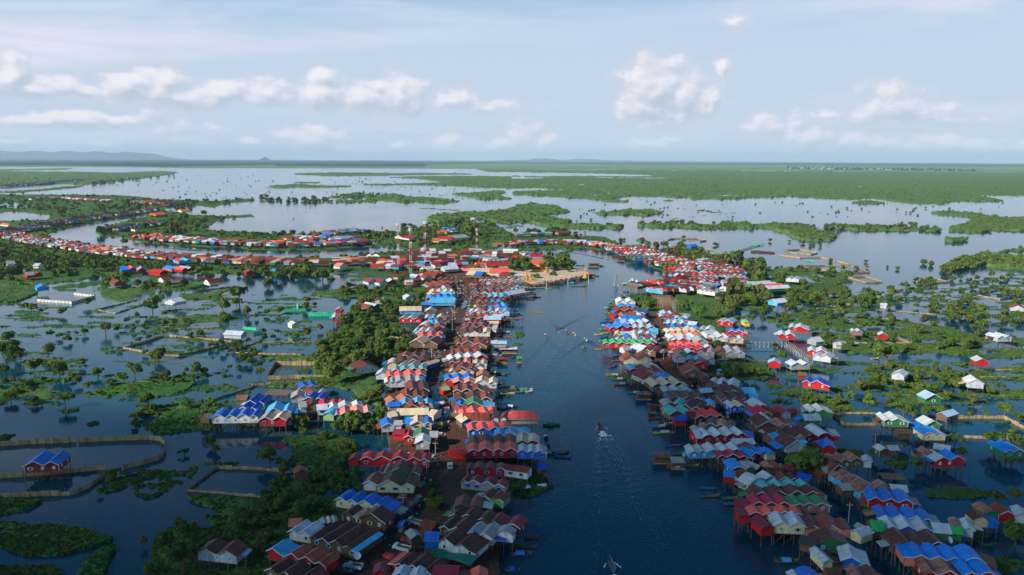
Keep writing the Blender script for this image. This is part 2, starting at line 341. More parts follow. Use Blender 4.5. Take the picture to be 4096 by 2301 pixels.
# hills: real ridges at 30-42 km
HM = mat('hill_forest', (40,60,62), rough=1, var=.3, scale=.002, spec=0)  # bluish base: part of the distance haze is painted into the forest colour
def hill(name, pts, dist, depth):
    # pts: (px, height m); ridge with a body behind and in front
    vs = []; fs = []; k = len(pts)
    for (px, h) in pts:
        a = (px-CX)/F; X = a*dist; Y = dist
        for (t, q) in ((-1, 0), (-.55, .45), (-.2, .85), (0, 1), (.4, .8), (1, 0)):
            j = 1 if q in (0,) else 1+.1*math.sin(px*.05+t*9)
            vs.append((X+t*depth*.15*math.sin(px), Y+t*depth*(1+.2*math.sin(px*.013)), h*q*j-2))
    for i in range(k-1):
        for j in range(5): fs.append((i*6+j, (i+1)*6+j, (i+1)*6+j+1, i*6+j+1))
    b = MB(); b.add(vs, fs, HM); o = b.build(name, smooth=True); tag(o, None, kind='structure')
def dens_pts(p, n=6):
    out = []
    for (x0, h0), (x1, h1) in zip(p, p[1:]):
        for i in range(n): t = i/n; out.append((x0+(x1-x0)*t, (h0+(h1-h0)*t)*(1+.03*math.sin((x0+t*77)*.9))))
    return out+[p[-1]]
hill('hills', dens_pts([(-900,330),(-300,350),(-100,400),(0,390),(150,370),(290,390),(400,370),(550,360),(600,330),(640,200),(690,30),(740,0)]), 40000, 2500)
hill('hills', dens_pts([(1035,0),(1050,60),(1070,140),(1085,60),(1110,0)], 4), 26000, 300)
hill('hills', dens_pts([(1900,0),(2000,40),(2110,80),(2130,150),(2190,150),(2230,100),(2260,80),(2300,130),(2350,150),(2390,110),(2420,70),(2600,60),(2800,45),(3100,20),(3200,0)], 4), 42000, 1500)
# air
hb = MB(); E = 46000.0
hb.box((0, 0, 210), (2*E, 2*E, 424), mat('haze_shell', (0, 0, 0)))
ho = hb.build('haze'); tag(ho, 'pale blue air that fades the far plain and hills', 'haze', kind='stuff')
m, nt2 = nodes('haze_air'); oo = N(nt2, 'ShaderNodeOutputMaterial'); pv = N(nt2, 'ShaderNodeVolumePrincipled')
pv.inputs['Color'].default_value = (.62, .82, 1, 1); pv.inputs['Density'].default_value = 3.3e-5; pv.inputs['Anisotropy'].default_value = .0
nt2.links.new(pv.outputs[0], oo.inputs['Volume']); ho.data.materials.clear(); ho.data.materials.append(m)
# the cloud whose shade lies over the near end of the town (it stands behind the camera, towards the sun)
SHADE = [(-900,1600),(0,1600),(700,1690),(1300,1780),(1500,1900),(1750,1960),(2020,1990),(2080,1800),(2350,1600),(2560,1470),(2750,1430),(2980,1450),(3200,1620),(3500,1720),(4096,1800),(5000,1900),(5600,3300),(-1800,3300)]
cb = [G(x, y) for x, y in SHADE]; CH = 800.0; sh = SV*(CH/SV.z)
def resamp(P, step):
    o = []
    for a, b_ in zip(P, P[1:]+P[:1]):
        k = max(1, int((b_-a).length/step)); o += [a+(b_-a)*i/k for i in range(k)]
    return o
ring = resamp(cb, 10.0); cen = sum(ring, Vector())/len(ring)
vs = []; fs = []; nr = len(ring); LV = [1, .97, .9, .75, .5, .2]
for side in (1, -1):
    for t in LV:
        for i, p in enumerate(ring):
            q = cen+(p-cen)*t*(1+(.02*math.sin(i*.9)+.015*math.sin(i*2.7)))+sh
            th = (1-t**3)**.5 if t < 1 else 0
            vs.append((q.x, q.y, CH+(side*th*(9 if side > 0 else 5))*(1+.35*math.sin(q.x*.05)*math.cos(q.y*.06))))
base_n = nr*len(LV)
for s_ in (0, 1):
    for j in range(len(LV)-1):
        for i in range(nr):
            a_, b2 = s_*base_n+j*nr+i, s_*base_n+j*nr+(i+1) % nr
            fs.append((a_, b2, b2+nr, a_+nr) if s_ == 0 else (a_, a_+nr, b2+nr, b2))
    fs.append(tuple(s_*base_n+(len(LV)-1)*nr+i for i in range(nr)))
m, nt3 = nodes('thin_cloud'); oo = N(nt3, 'ShaderNodeOutputMaterial'); tr = N(nt3, 'ShaderNodeBsdfTransparent'); df = N(nt3, 'ShaderNodeBsdfDiffuse'); mxs = N(nt3, 'ShaderNodeMixShader')
df.inputs[0].default_value = (.9, .9, .9, 1); mxs.inputs[0].default_value = .68; nt3.links.new(tr.outputs[0], mxs.inputs[1]); nt3.links.new(df.outputs[0], mxs.inputs[2]); nt3.links.new(mxs.outputs[0], oo.inputs[0])
b = MB(); b.add(vs, fs, m); o = b.build('cloud', smooth=True); tag(o, 'flat based cloud behind the viewer shading the near houses', 'cloud', kind='stuff')
# ---------------------------------------------------------------- land and plants as height fields standing in the water
# type | coverage | polygon in photo pixels on the water level.  f flooded bush, v green land, g floating mats, h bright hyacinth, m bare mud/dike, F rice fields, T far forest, w open water
POLY = """
T 1 -1500,637 300,640 1024,640 2048,643 3072,649 4096,655 5600,665 5600,672 4096,668 3072,661 2048,656 1400,662 1100,660 700,668 300,662 -1500,662
F 1 -1500,662 300,662 600,668 900,664 1100,660 1400,662 2048,656 3072,661 4096,668 5600,672 5600,705 4300,696 3072,683 2500,680 2000,676 1400,674 1024,673 720,673 600,668 -1500,668
T .6 1100,662 1500,661 1700,660 1700,666 1300,666 1100,664
T .4 3150,668 3400,671 3700,678 3900,682 3900,686 3500,680 3150,676
f 1 1900,676 2400,680 3072,684 4300,695 5600,705 5600,800 4300,790 4096,783 3900,781 4030,805 3820,805 3765,817 3660,817 3540,800 3470,795 3400,799 3300,795 3240,790 3072,792 2770,800 2750,791 2520,783 2450,799 2535,810 2450,809 2330,795 2220,787 2100,781 2048,778 2048,765 2300,762 2140,752 2048,753 1860,747 1660,740 1430,740 1700,733 1795,731 1660,715 1540,709 1700,706 1860,704 2048,706 2230,713 2048,716 2048,703 1990,696
w 1 1900,688 2048,689 2350,693 2610,701 2600,706 2350,704 2100,705 1900,696
w 1 2370,709 2690,712 2650,715 2400,712
w 1 2280,742 2340,736 2330,742
w 1 2340,782 2430,776 2440,780 2370,786
w 1 2380,768 2480,768 2430,773
w 1 3095,789 3150,786 3235,793 3150,797 3100,794
w 1 3400,745 3500,746 3440,749
w 1 3740,757 3800,759 3760,762
w .6 2150,739 2260,735 2240,741 2160,743
w 1 2760,779 2960,780 3000,786 2850,786
f 1 1065,746 1150,738 1400,744 1410,747 1250,751 1100,752
f 1 1160,730 1280,729 1290,733 1180,734
f 1 1175,694 1350,689 1550,692 1860,693 1900,698 1700,701 1500,704 1350,706 1180,699
f 1 1430,738 1600,735 1700,737 1700,741 1500,741
f .8 1330,812 1360,801 1460,800 1470,785 1570,778 1700,790 1850,803 1845,809 1750,814 1640,812 1540,803 1400,814
f .8 1290,790 1400,775 1440,772 1500,782 1450,790 1340,793
f 1 1800,777 1900,770 2000,762 2030,771 1990,780 2050,795 1930,800 1900,790
f 1 1700,880 1740,862 1850,852 1990,845 2120,812 2230,825 2290,850 2260,855 2170,865 2290,885 2260,895 2420,900 2500,900 2480,914 2340,917 2180,907 2130,893 2040,895 1920,880 1760,892
w 1 2160,868 2230,856 2270,856 2190,866
f 1 2358,852 2430,848 2540,839 2630,845 2650,853 2590,861 2500,863 2400,858
f 1 2540,896 2620,892 2700,900 2850,904 3072,900 3100,895 3250,905 3275,920 3350,945 3330,962 3230,968 3160,947 3145,932 3072,916 2900,917 2700,912 2640,908 2560,906
f .9 3340,908 3500,908 3640,914 3760,916 3760,926 3600,926 3400,924 3340,918
f 1 3700,852 3780,846 3900,852 3950,865 4100,872 4400,880 4400,930 4096,922 3900,930 3790,927 3800,905 3870,890 3880,870 3770,860
f 1 3760,1070 3800,1050 3860,1030 3990,1012 4096,994 4300,980 4300,994 4060,1005 3960,1022 3980,1030 4096,1032 4300,1038 4300,1095 4096,1085 4000,1077 3910,1060 3850,1078 3780,1090
f 1 3770,956 3860,954 3862,966 3800,970
f 1 3400,808 3470,804 3550,812 3480,819 3420,816
f 1 2640,802 2700,802 2690,806 2650,806
f .9 2880,892 2990,889 2995,899 2880,899
g .7 2710,833 2830,838 2900,850 2860,853 2740,840
g .9 2668,890 2680,877 2760,868 2900,855 2980,851 2900,859 2720,874 2690,888 2695,900
g .8 2000,906 2100,904 2100,912 2000,914
g .6 1700,830 1900,845 1860,850 1660,834
g 1 1020,942 1100,936 1170,928 1185,940 1100,948 1020,958
f .9 -1500,684 0,684 500,690 620,684 720,688 690,698 560,716 400,736 330,742 200,736 0,744 -1500,748
F 1 -1500,676 100,676 300,672 260,680 0,684 -1500,684
v .9 -1500,770 0,768 130,758 250,748 330,742 340,747 300,755 150,766 100,772 -1500,784
v .95 -1500,780 0,778 250,778 480,782 700,800 860,803 1020,792 1024,808 900,816 870,824 860,832 760,840 740,858 860,866 1000,858 1024,870 900,880 850,880 760,900 850,915 1024,935 1280,945 1300,935 1480,925 1640,925 1700,905 1960,890 2040,925 2060,945 2160,940 2420,945 2480,975 2500,1000 2400,1000 2060,1000 2020,985 1960,1000 1820,1003 1640,997 1500,985 1280,1006 1100,1004 1024,1000 880,990 700,985 640,975 560,970 505,960 400,945 200,950 188,945 100,905 -1500,900
w 1 0,814 60,812 110,826 80,834 0,830
w 1 -100,850 60,848 200,862 190,880 60,884 -100,884
w 1 640,818 740,818 860,832 740,850 660,842
w 1 740,905 800,892 1000,890 1024,905 1300,930 1300,942 1024,925 900,925
w 1 840,880 1000,868 1100,875 1020,890 870,892
w .9 1450,950 1500,965 1510,980 1470,975
w 1 610,850 560,858 470,872 380,885 300,902 225,925 188,938 200,950 290,965 400,982 520,998 700,1010 900,1018 1024,1022 1200,1032 1330,1028 1480,1015 1500,985 1430,985 1350,1000 1100,1004 1024,1000 880,990 700,985 640,975 560,970 505,960 490,950 400,945 380,930 430,905 520,880 600,862 640,852
v .9 505,925 620,905 740,890 870,880 850,905 760,925 880,950 1280,962 1460,965 1500,985 1280,1000 880,985 640,974 505,958
v .9 -1500,900 100,905 190,945 290,970 520,1003 900,1025 1330,1035 1500,1020 1600,1003 1960,1000 2000,1040 2000,1090 1700,1110 1650,1100 1500,1110 1290,1090 1000,1075 960,1100 700,1090 640,1130 860,1130 880,1150 640,1170 560,1130 400,1120 150,1140 -1500,1160
w .7 330,1120 420,1100 400,1130 340,1132
w .7 40,1085 110,1075 100,1090
w .8 820,1125 880,1110 900,1125 850,1140
g .38 -1500,1180 0,1200 330,1220 640,1215 1000,1180 1240,1180 1250,1300 1240,1500 1060,1500 1000,1560 600,1590 300,1640 -300,1740 -1500,1740
v .9 -1500,1150 0,1146 160,1140 150,1180 60,1215 -1500,1250
g .8 190,1150 440,1115 450,1135 380,1170 230,1165
w 1 300,1160 400,1140 400,1155 330,1168
v .62 380,1150 640,1150 620,1180 560,1205 480,1213 400,1190
v .62 540,1215 640,1170 660,1190 600,1215
v .7 720,1175 820,1165 900,1150 930,1160 840,1200 730,1205
h .9 835,1193 880,1183 930,1195 900,1205 850,1203
v .66 430,1333 597,1309 660,1285 736,1266 820,1262 876,1277 896,1309 716,1321 597,1329 438,1341
g .5 60,1310 300,1290 320,1300 80,1330
g .5 0,1260 200,1235 260,1245 60,1280
v .62 87,1444 239,1437 330,1420 430,1409 410,1426 279,1457 92,1474
g .55 240,1440 420,1390 500,1380 520,1400 330,1450
v .66 -1500,1524 0,1524 100,1500 191,1510 215,1545 303,1540 358,1520 518,1495 677,1494 776,1515 790,1540 736,1572 677,1588 557,1600 358,1600 247,1588 119,1620 -1500,1625
g .55 -300,1470 0,1450 200,1490 340,1500 300,1530 0,1530 -300,1530
h .95 355,1575 440,1537 600,1530 700,1533 700,1550 590,1568 470,1572
v .66 478,1712 520,1650 557,1616 677,1618 836,1620 940,1616 900,1670 850,1722 700,1735 518,1732
h .95 590,1702 640,1660 700,1640 800,1636 800,1660 760,1700 680,1712
g .6 700,1460 800,1440 930,1455 940,1475 760,1478
g .6 677,1604 776,1575 860,1530 1000,1520 1040,1545 960,1620 860,1635 740,1622
w 1 790,1590 860,1562 930,1575 930,1600 830,1608
g .7 230,1645 300,1622 330,1640 280,1656
g .5 260,1720 390,1680 400,1690 300,1735
g .8 -300,1748 60,1738 120,1745 90,1762 -300,1775
g .7 450,1742 500,1726 520,1734 470,1746
g .62 378,1964 430,1930 498,1905 560,1862 640,1856 756,1865 775,1885 720,1940 640,1985 597,2000 560,1985 520,1950 430,1970
w 1 510,1960 580,1948 640,1960 600,1978
v .9 -1500,1996 0,2000 130,1996 179,2000 119,2040 0,2071 -1500,2090
v .9 -1500,2080 0,2085 119,2107 219,2105 318,2125 450,2155 440,2175 358,2195 239,2230 80,2222 0,2190 -1500,2180
h .9 -400,2140 0,2150 180,2165 320,2185 250,2222 80,2216 0,2185 -400,2180
v .9 306,2300 358,2238 410,2205 458,2190 445,2230 420,2320 306,2400
g .9 -1500,2262 0,2262 239,2275 239,2420 -1500,2420
v .7 740,2160 700,2110 740,2075 830,2060 900,2040 1000,2010 1060,2030 1060,2420 570,2420 600,2250 620,2170
g .6 810,1850 880,1840 960,1845 960,1862 820,1862
v .7 740,1900 780,1850 800,1870 760,1920
v .85 740,1985 800,1990 920,1995 1030,2005 1060,2025 900,2060 770,2010
v .8 1040,1810 1080,1770 1200,1740 1380,1745 1420,1790 1380,1880 1250,1880 1130,1850
w .8 1060,1760 1100,1750 1180,1790 1160,1850 1100,1830
v .95 1100,1960 1180,1915 1250,1890 1400,1890 1480,1960 1480,2100 1360,2150 1100,2180 1050,2420 940,2420 960,2050 1060,1990
w 1 1275,1975 1340,1945 1400,1960 1390,1990 1300,2000
v .9 1260,1520 1250,1460 1270,1400 1340,1340 1400,1260 1450,1200 1600,1175 1700,1175 1700,1230 1600,1290 1630,1330 1560,1350 1640,1370 1740,1390 1740,1420 1560,1440 1520,1500 1420,1520 1350,1500
w 1 1590,1300 1640,1290 1640,1345 1600,1350
v .85 1230,1175 1400,1150 1560,1120 1700,1090 1760,1130 1720,1180 1500,1200 1360,1195 1290,1185
g .7 1350,1080 1640,1060 1680,1100 1400,1130
w .8 1440,1150 1520,1130 1500,1150 1450,1165
v .8 1060,1530 1320,1512 1450,1500 1560,1500 1500,1540 1430,1568 1300,1548 1060,1552
g .55 1060,1190 1240,1170 1300,1200 1220,1260 1080,1290
g .45 1080,1290 1240,1280 1280,1330 1200,1350
v .8 1040,1425 1260,1425 1260,1445 1040,1440
v .8 1410,1560 1520,1540 1540,1640 1440,1600
v .7 1290,1640 1360,1600 1560,1650 1540,1740 1400,1740
m 1 1560,1105 1660,1060 1900,1035 1990,1030 2080,1035 2210,1050 2300,1078 2350,1095 2368,1108 2300,1122 2200,1140 2110,1152 2060,1150 2030,1190 1990,1280 1965,1400 1960,1500 1960,1650 1985,1800 1975,1950 1990,2100 2000,2420 1060,2420 1180,2180 1450,2050 1500,1930 1560,1820 1540,1660 1560,1520 1650,1420 1660,1330 1720,1220 1700,1140 1640,1150
m 1 1460,1040 1640,1020 1960,1005 2080,1010 2090,1040 1900,1060 1640,1075 1500,1062
v .9 2700,1150 2900,1150 2900,1360 2760,1360 2700,1250
m .9 2600,1180 2680,1180 2690,1250 2900,1360 2860,1440 2760,1560 2680,1500 2600,1420 2560,1300
v .9 2440,990 2560,985 2780,1045 2860,1080 2930,1110 2940,1150 2860,1180 2660,1180 2700,1140 2660,1090 2560,1050
v .95 2660,985 2780,985 2850,1020 2900,1060 3060,1055 3080,1100 3060,1150 3120,1200 3080,1240 2860,1240 2880,1180 2940,1140 2860,1085 2780,1050 2660,1010
g .5 2640,960 2700,950 2800,955 2830,963 2800,972 2700,975
g .5 2770,985 2860,996 2855,1012 2780,1000
m .6 3000,1004 3100,1010 3100,1018 3000,1014
v .72 3072,1080 3240,1070 3400,1100 3360,1150 3520,1200 3500,1245 3300,1250 3072,1220
v .7 3130,1198 3200,1196 3400,1215 3400,1250 3260,1243 3140,1222
w 1 3150,1215 3200,1212 3280,1222 3280,1230 3160,1226
w 1 3230,1205 3330,1215 3380,1232 3300,1226
g .42 3060,1420 3400,1400 4300,1440 4300,1700 3700,1680 3300,1640 3080,1560
g .45 3400,1170 3700,1125 4300,1080 4300,1290 3700,1265 3450,1240
v .74 3050,1262 3300,1252 3560,1280 3800,1312 3960,1345 4400,1380 4400,1405 3900,1375 3560,1345 3350,1322 3080,1312
v .74 3250,1330 3560,1345 3650,1372 3800,1372 3960,1387 4200,1410 4400,1430 4400,1445 3900,1425 3700,1412 3400,1418 3250,1395
w 1 3290,1356 3350,1353 3590,1360 3640,1376 3510,1378 3300,1374
v .74 3440,1530 3470,1465 3560,1458 3720,1468 3860,1462 3900,1480 3940,1470 4400,1470 4400,1488 3980,1486 3930,1500 4400,1505 4400,1516 3960,1515 3920,1560 4090,1560 4400,1566 4400,1585 3900,1592 3760,1600 3640,1570 3520,1545
w 1 3600,1485 3660,1482 3740,1500 3780,1530 3700,1534 3620,1515
v .9 3380,1543 3480,1530 3540,1532 3520,1565 3400,1565
v .8 3520,1572 3600,1565 3690,1570 3640,1584 3530,1584
v .85 3540,1598 3600,1592 3700,1595 3680,1625 3550,1628
v .75 3200,1590 3300,1585 3400,1605 3440,1640 3330,1650 3200,1625
g .6 3400,1500 3600,1470 3560,1500 3420,1540
v .8 2820,1450 2950,1430 3060,1450 3100,1500 3072,1520 2950,1525 2830,1505
g .7 3072,1530 3200,1560 3160,1600 3072,1590
g .8 3205,1580 3270,1575 3300,1600 3220,1612
v .8 3330,1800 3420,1790 3480,1810 3560,1790 3640,1850 3620,1885 3500,1840 3400,1830
g .8 3690,1960 3800,1950 3900,1955 3970,1985 3880,2000 3720,1990
g .8 3880,2130 3940,2130 4000,2165 3960,2195 3900,2170
g .8 3960,2210 4096,2240 4300,2300 4300,2360 4000,2320
g .5 3560,1760 3620,1790 3500,1800 3450,1780
v .9 2450,1205 2520,1190 2560,1180 2620,1200 2650,1260 2560,1260 2470,1250
h .95 2050,1330 2080,1326 2110,1340 2095,1352 2060,1352
h .95 2045,1373 2090,1372 2098,1382 2050,1386
h 1 2440,1503 2540,1505 2540,1518 2440,1516
h .9 2000,1495 2055,1490 2040,1502 2000,1503
h .9 2000,1587 2060,1578 2030,1590
h 1 2220,1058 2280,1055 2300,1066 2240,1070
h 1 2284,1048 2300,1045 2304,1048 2290,1052
h 1 2436,1023 2470,1021 2475,1026 2445,1027
h 1 2665,1130 2690,1128 2692,1133 2668,1134
h 1 2647,1139 2675,1136 2680,1141 2650,1143
h .8 2000,1880 2180,1900 2200,1950 2140,1990 2020,2000
h .7 2700,1858 2880,1862 2880,1876 2720,1872
"""
def grid():
    dv = np.concatenate([np.arange(7.0, 40, .8), np.arange(40, 160, 1.3), np.arange(160, 420, 1.8), np.arange(420, 1000, 2.3), np.arange(1000, 1900, 3.2)])
    pu = np.arange(-900, 5001, 3.1)
    U, D = np.meshgrid(pu, dv)
    Vv = 638+ (U-CX)*math.tan(ROLL) + D
    return pu, dv, U, Vv
pu, dv, GU, GV = grid()
KIND = np.full(GU.shape, ord('w'), np.int16); COV = np.zeros(GU.shape, np.float32)
# polygon edges wander a little
JX = (fbm(GU/60, GV/22, 4, 5)-.5)*26*np.clip((GV-640)/300, .25, 1); JY = (fbm(GU/60+50, GV/22, 4, 9)-.5)*14*np.clip((GV-640)/300, .12, 1)
def inside(poly, X, Y):
    r = np.zeros(X.shape, bool); n = len(poly)
    for i in range(n):
        x0, y0 = poly[i]; x1, y1 = poly[(i+1) % n]
        if y0 == y1: continue
        c = ((y0 > Y) != (y1 > Y)) & (X < (x1-x0)*(Y-y0)/(y1-y0)+x0); r ^= c
    return r
for line in POLY.strip().splitlines():
    t = line.split(); poly = [tuple(map(float, q.split(','))) for q in t[2:]]
    ys = [q[1] for q in poly]; far = max(ys) < 730
    sel = (GV > min(ys)-16) & (GV < max(ys)+16); rr_ = np.where(sel.any(1))[0]
    if len(rr_) == 0: continue
    a, b_ = rr_[0], rr_[-1]+1
    jx, jy = (JX[a:b_], JY[a:b_]) if t[0] not in 'mw' else (JX[a:b_]*.3, JY[a:b_]*.3)
    if t[0] == 'h': jx, jy = jx*.3, jy*.3
    m_ = inside(poly, GU[a:b_]+jx, GV[a:b_]+(jy*.3 if far else jy))
    if t[0] == 'w': m_ &= (COV[a:b_] >= 0); COV[a:b_][m_] = COV[a:b_][m_]*(1-float(t[1])); 
    else: COV[a:b_][m_] = float(t[1]); KIND[a:b_][m_] = ord(t[0])
def blur(A, k):
    for ax in (0, 1):
        P_ = np.pad(A, [(k, k) if i == ax else (0, 0) for i in (0, 1)], mode='edge'); C = np.cumsum(P_, axis=ax); z = np.zeros_like(np.take(C, [0], axis=ax)); C = np.concatenate([z, C], axis=ax)
        n_ = A.shape[ax]; A = (np.take(C, range(2*k+1, 2*k+1+n_), axis=ax)-np.take(C, range(0, n_), axis=ax))/(2*k+1)
    return A
CB = blur(COV.astype(np.float64), 1)
WX, WY = GN(GU, GV)
big = fbm(WX/18, WY/26, 5, 3); fine = fbm(WX/3.2, WY/3.2, 3, 8); mat_n = fbm(WX/16, WY/6, 5, 31, .6); lump = fbm(WX/7, WY/9, 3, 21)
H = np.full(GU.shape, -1.0)
K = {c: KIND == ord(c) for c in 'fvghmFT'}
def bias(c): return np.clip((CB-(1-c))*3, -1, 1)
thr = CB-1+.5*(big-.36)*2.2+.28     # >0 where plants stand
thr = np.where(K['g'], CB-1+(mat_n-.36)*2.0+.12, thr)
thr = np.where(K['h'], CB-1+(fbm(WX/3, WY/3, 4, 41)-.3)*1.2+.1, thr)
thr = np.where((CB > .93) & ~K['h'], np.maximum(thr, .18), thr)
H = np.where(K['g'] | K['h'], np.clip(thr*3, -.6, 1)*(.35+.5*fine), H)
thr = np.where(K['v'], thr+.5*(mat_n-.45), thr)
H = np.where(K['v'], np.clip(thr*3.2, -.6, 1)*(.3+.8*lump+.5*fine), H)
H = np.where(K['f'], np.clip(thr*4, -.8, 1)*(1.7+2.2*np.maximum(lump-.35, 0)*2+.8*fine), H)
H = np.where(K['m'], np.clip(CB*4-1.2, -1, 1)*(1.1+.5*big), H)
H = np.where(K['F'], np.clip(CB*4-1.2, -1, 1)*1.5, H)
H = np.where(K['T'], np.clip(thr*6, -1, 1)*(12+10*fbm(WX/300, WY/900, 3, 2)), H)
H = np.where((CB < .12), -1.0, H)
H = np.maximum(H, -1.0)
# roads of red mud: centre lines, kept low
def veg_mat(name, a, b, c, sc=.25, fine=2.5):
    m, nt = nodes(name); L = nt.links
    out = N(nt, 'ShaderNodeOutputMaterial'); bs = N(nt, 'ShaderNodeBsdfPrincipled'); L.new(bs.outputs[0], out.inputs[0]); bs.inputs['Roughness'].default_value = .85; bs.inputs['Specular IOR Level'].default_value = .12
    tc = N(nt, 'ShaderNodeTexCoord')
    n1 = N(nt, 'ShaderNodeTexNoise'); n1.inputs['Scale'].default_value = sc*.12; n1.inputs['Detail'].default_value = 6; L.new(tc.outputs['Object'], n1.inputs[0])
    n2 = N(nt, 'ShaderNodeTexNoise'); n2.inputs['Scale'].default_value = fine*.35; n2.inputs['Detail'].default_value = 5; n2.inputs['Roughness'].default_value = .7; L.new(tc.outputs['Object'], n2.inputs[0])
    r1 = N(nt, 'ShaderNodeMapRange'); r1.inputs[1].default_value = .35; r1.inputs[2].default_value = .65; L.new(n1.outputs['Fac'], r1.inputs[0])
    r2 = N(nt, 'ShaderNodeMapRange'); r2.inputs[1].default_value = .32; r2.inputs[2].default_value = .68; L.new(n2.outputs['Fac'], r2.inputs[0])
    m1 = N(nt, 'ShaderNodeMix', data_type='RGBA'); L.new(r1.outputs[0], m1.inputs[0]); m1.inputs[6].default_value = (*a, 1); m1.inputs[7].default_value = (*b, 1)
    m2 = N(nt, 'ShaderNodeMix', data_type='RGBA'); L.new(r2.outputs[0], m2.inputs[0]); m2.inputs[6].default_value = (*c, 1); L.new(m1.outputs[2], m2.inputs[7])
    L.new(m2.outputs[2], bs.inputs['Base Color'])
    bp = N(nt, 'ShaderNodeBump'); bp.inputs['Strength'].default_value = .8; bp.inputs['Distance'].default_value = .6; L.new(n2.outputs['Fac'], bp.inputs['Height']); L.new(bp.outputs[0], bs.inputs['Normal'])
    return m
VM = {'f': veg_mat('flooded_bush_leaves', (.105,.205,.048), (.185,.260,.066), (.040,.092,.022)), 'v': veg_mat('marsh_grass', (.062,.160,.034), (.150,.220,.048), (.018,.058,.016)),
      'g': veg_mat('floating_weed', (.044,.155,.044), (.120,.200,.050), (.014,.06,.024)), 'h': veg_mat('water_hyacinth_leaves', (.040,.165,.026), (.080,.200,.034), (.02,.09,.018), fine=5),
      'm': veg_mat('red_brown_mud', (.140,.056,.034), (.190,.095,.060), (.065,.030,.022)), 'F': veg_mat('rice_field_green', (.13,.24,.07), (.20,.31,.10), (.06,.14,.04), .02, .02),
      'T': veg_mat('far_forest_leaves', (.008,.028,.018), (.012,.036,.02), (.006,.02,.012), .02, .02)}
def sheet(name, kinds, label, kind, cat=None):
    msk = np.zeros(GU.shape, bool)
    for c in kinds: msk |= K[c]
    dil = blur(msk.astype(float), 1) > 0
    h = np.where(msk, H, -.9)
    q = (dil & (h > -.95))
    q = dil
    cell = q[:-1, :-1] & q[1:, :-1] & q[:-1, 1:] & q[1:, 1:]
    up = np.maximum.reduce([h[:-1, :-1], h[1:, :-1], h[:-1, 1:], h[1:, 1:]]) > -.02
    cell &= up
    idx = -np.ones(GU.shape, np.int64); used = np.zeros(GU.shape, bool)
    for a, b_ in ((0, 0), (0, 1), (1, 0), (1, 1)): used[a:used.shape[0]-1+a, b_:used.shape[1]-1+b_] |= cell
    idx[used] = np.arange(used.sum())
    V = np.stack([WX[used], WY[used], h[used]], 1)
    r, c = np.where(cell)
    Fq = np.stack([idx[r+1, c], idx[r+1, c+1], idx[r, c+1], idx[r, c]], 1)
    kk = KIND[r, c]; mi = np.zeros(len(r), np.int32)
    for i, ch in enumerate(kinds): mi[kk == ord(ch)] = i
    o = npmesh(name, V, Fq, [VM[c] for c in kinds], mi); tag(o, label, cat, None, kind); return o
sheet('ground', 'm', None, 'structure')
sheet('rice_fields', 'F', None, 'structure')
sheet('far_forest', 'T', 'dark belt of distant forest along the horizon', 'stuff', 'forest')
sheet('flooded_bush', 'f', 'low flooded bush covering the far marsh and its islands', 'stuff', 'bush')
sheet('marsh_plants', 'v', 'marsh grass and low scrub standing around the near and middle water', 'stuff', 'marsh plants')
sheet('floating_weed', 'gh', 'mats of floating weed and water hyacinth on the open water', 'stuff', 'water weed')
# ---------------------------------------------------------------- trees
def leafmat(name, a, b):
    m, nt = nodes(name); L = nt.links; out = N(nt, 'ShaderNodeOutputMaterial'); d = N(nt, 'ShaderNodeBsdfDiffuse'); t = N(nt, 'ShaderNodeBsdfTranslucent'); mx = N(nt, 'ShaderNodeMixShader'); mx.inputs[0].default_value = .18
    oi = N(nt, 'ShaderNodeObjectInfo'); g = N(nt, 'ShaderNodeNewGeometry'); mm = N(nt, 'ShaderNodeMix', data_type='RGBA'); ad = N(nt, 'ShaderNodeMath', operation='ADD'); ad.use_clamp = True
    s = N(nt, 'ShaderNodeMath', operation='MULTIPLY'); s.inputs[1].default_value = .6; L.new(g.outputs['Random Per Island'], s.inputs[0])
    s2 = N(nt, 'ShaderNodeMath', operation='MULTIPLY'); s2.inputs[1].default_value = .5; L.new(oi.outputs['Random'], s2.inputs[0]); L.new(s.outputs[0], ad.inputs[0]); L.new(s2.outputs[0], ad.inputs[1])
    L.new(ad.outputs[0], mm.inputs[0]); mm.inputs[6].default_value = (*a, 1); mm.inputs[7].default_value = (*b, 1)
    L.new(mm.outputs[2], d.inputs[0]); L.new(mm.outputs[2], t.inputs[0]); L.new(d.outputs[0], mx.inputs[1]); L.new(t.outputs[0], mx.inputs[2]); L.new(mx.outputs[0], out.inputs[0]); return m
LEAF = leafmat('tree_leaves', (.034,.090,.018), (.145,.205,.042)); LEAF2 = leafmat('bright_tree_leaves', (.055,.115,.024), (.150,.200,.042)); LEAF3 = leafmat('olive_tree_leaves', (.060,.080,.022), (.17,.165,.05)); PALML = leafmat('palm_fronds', (.045,.085,.020), (.11,.13,.035))
BARK = mat('grey_brown_bark', (104,86,68), rough=.95, var=.4, scale=2, spec=.05)
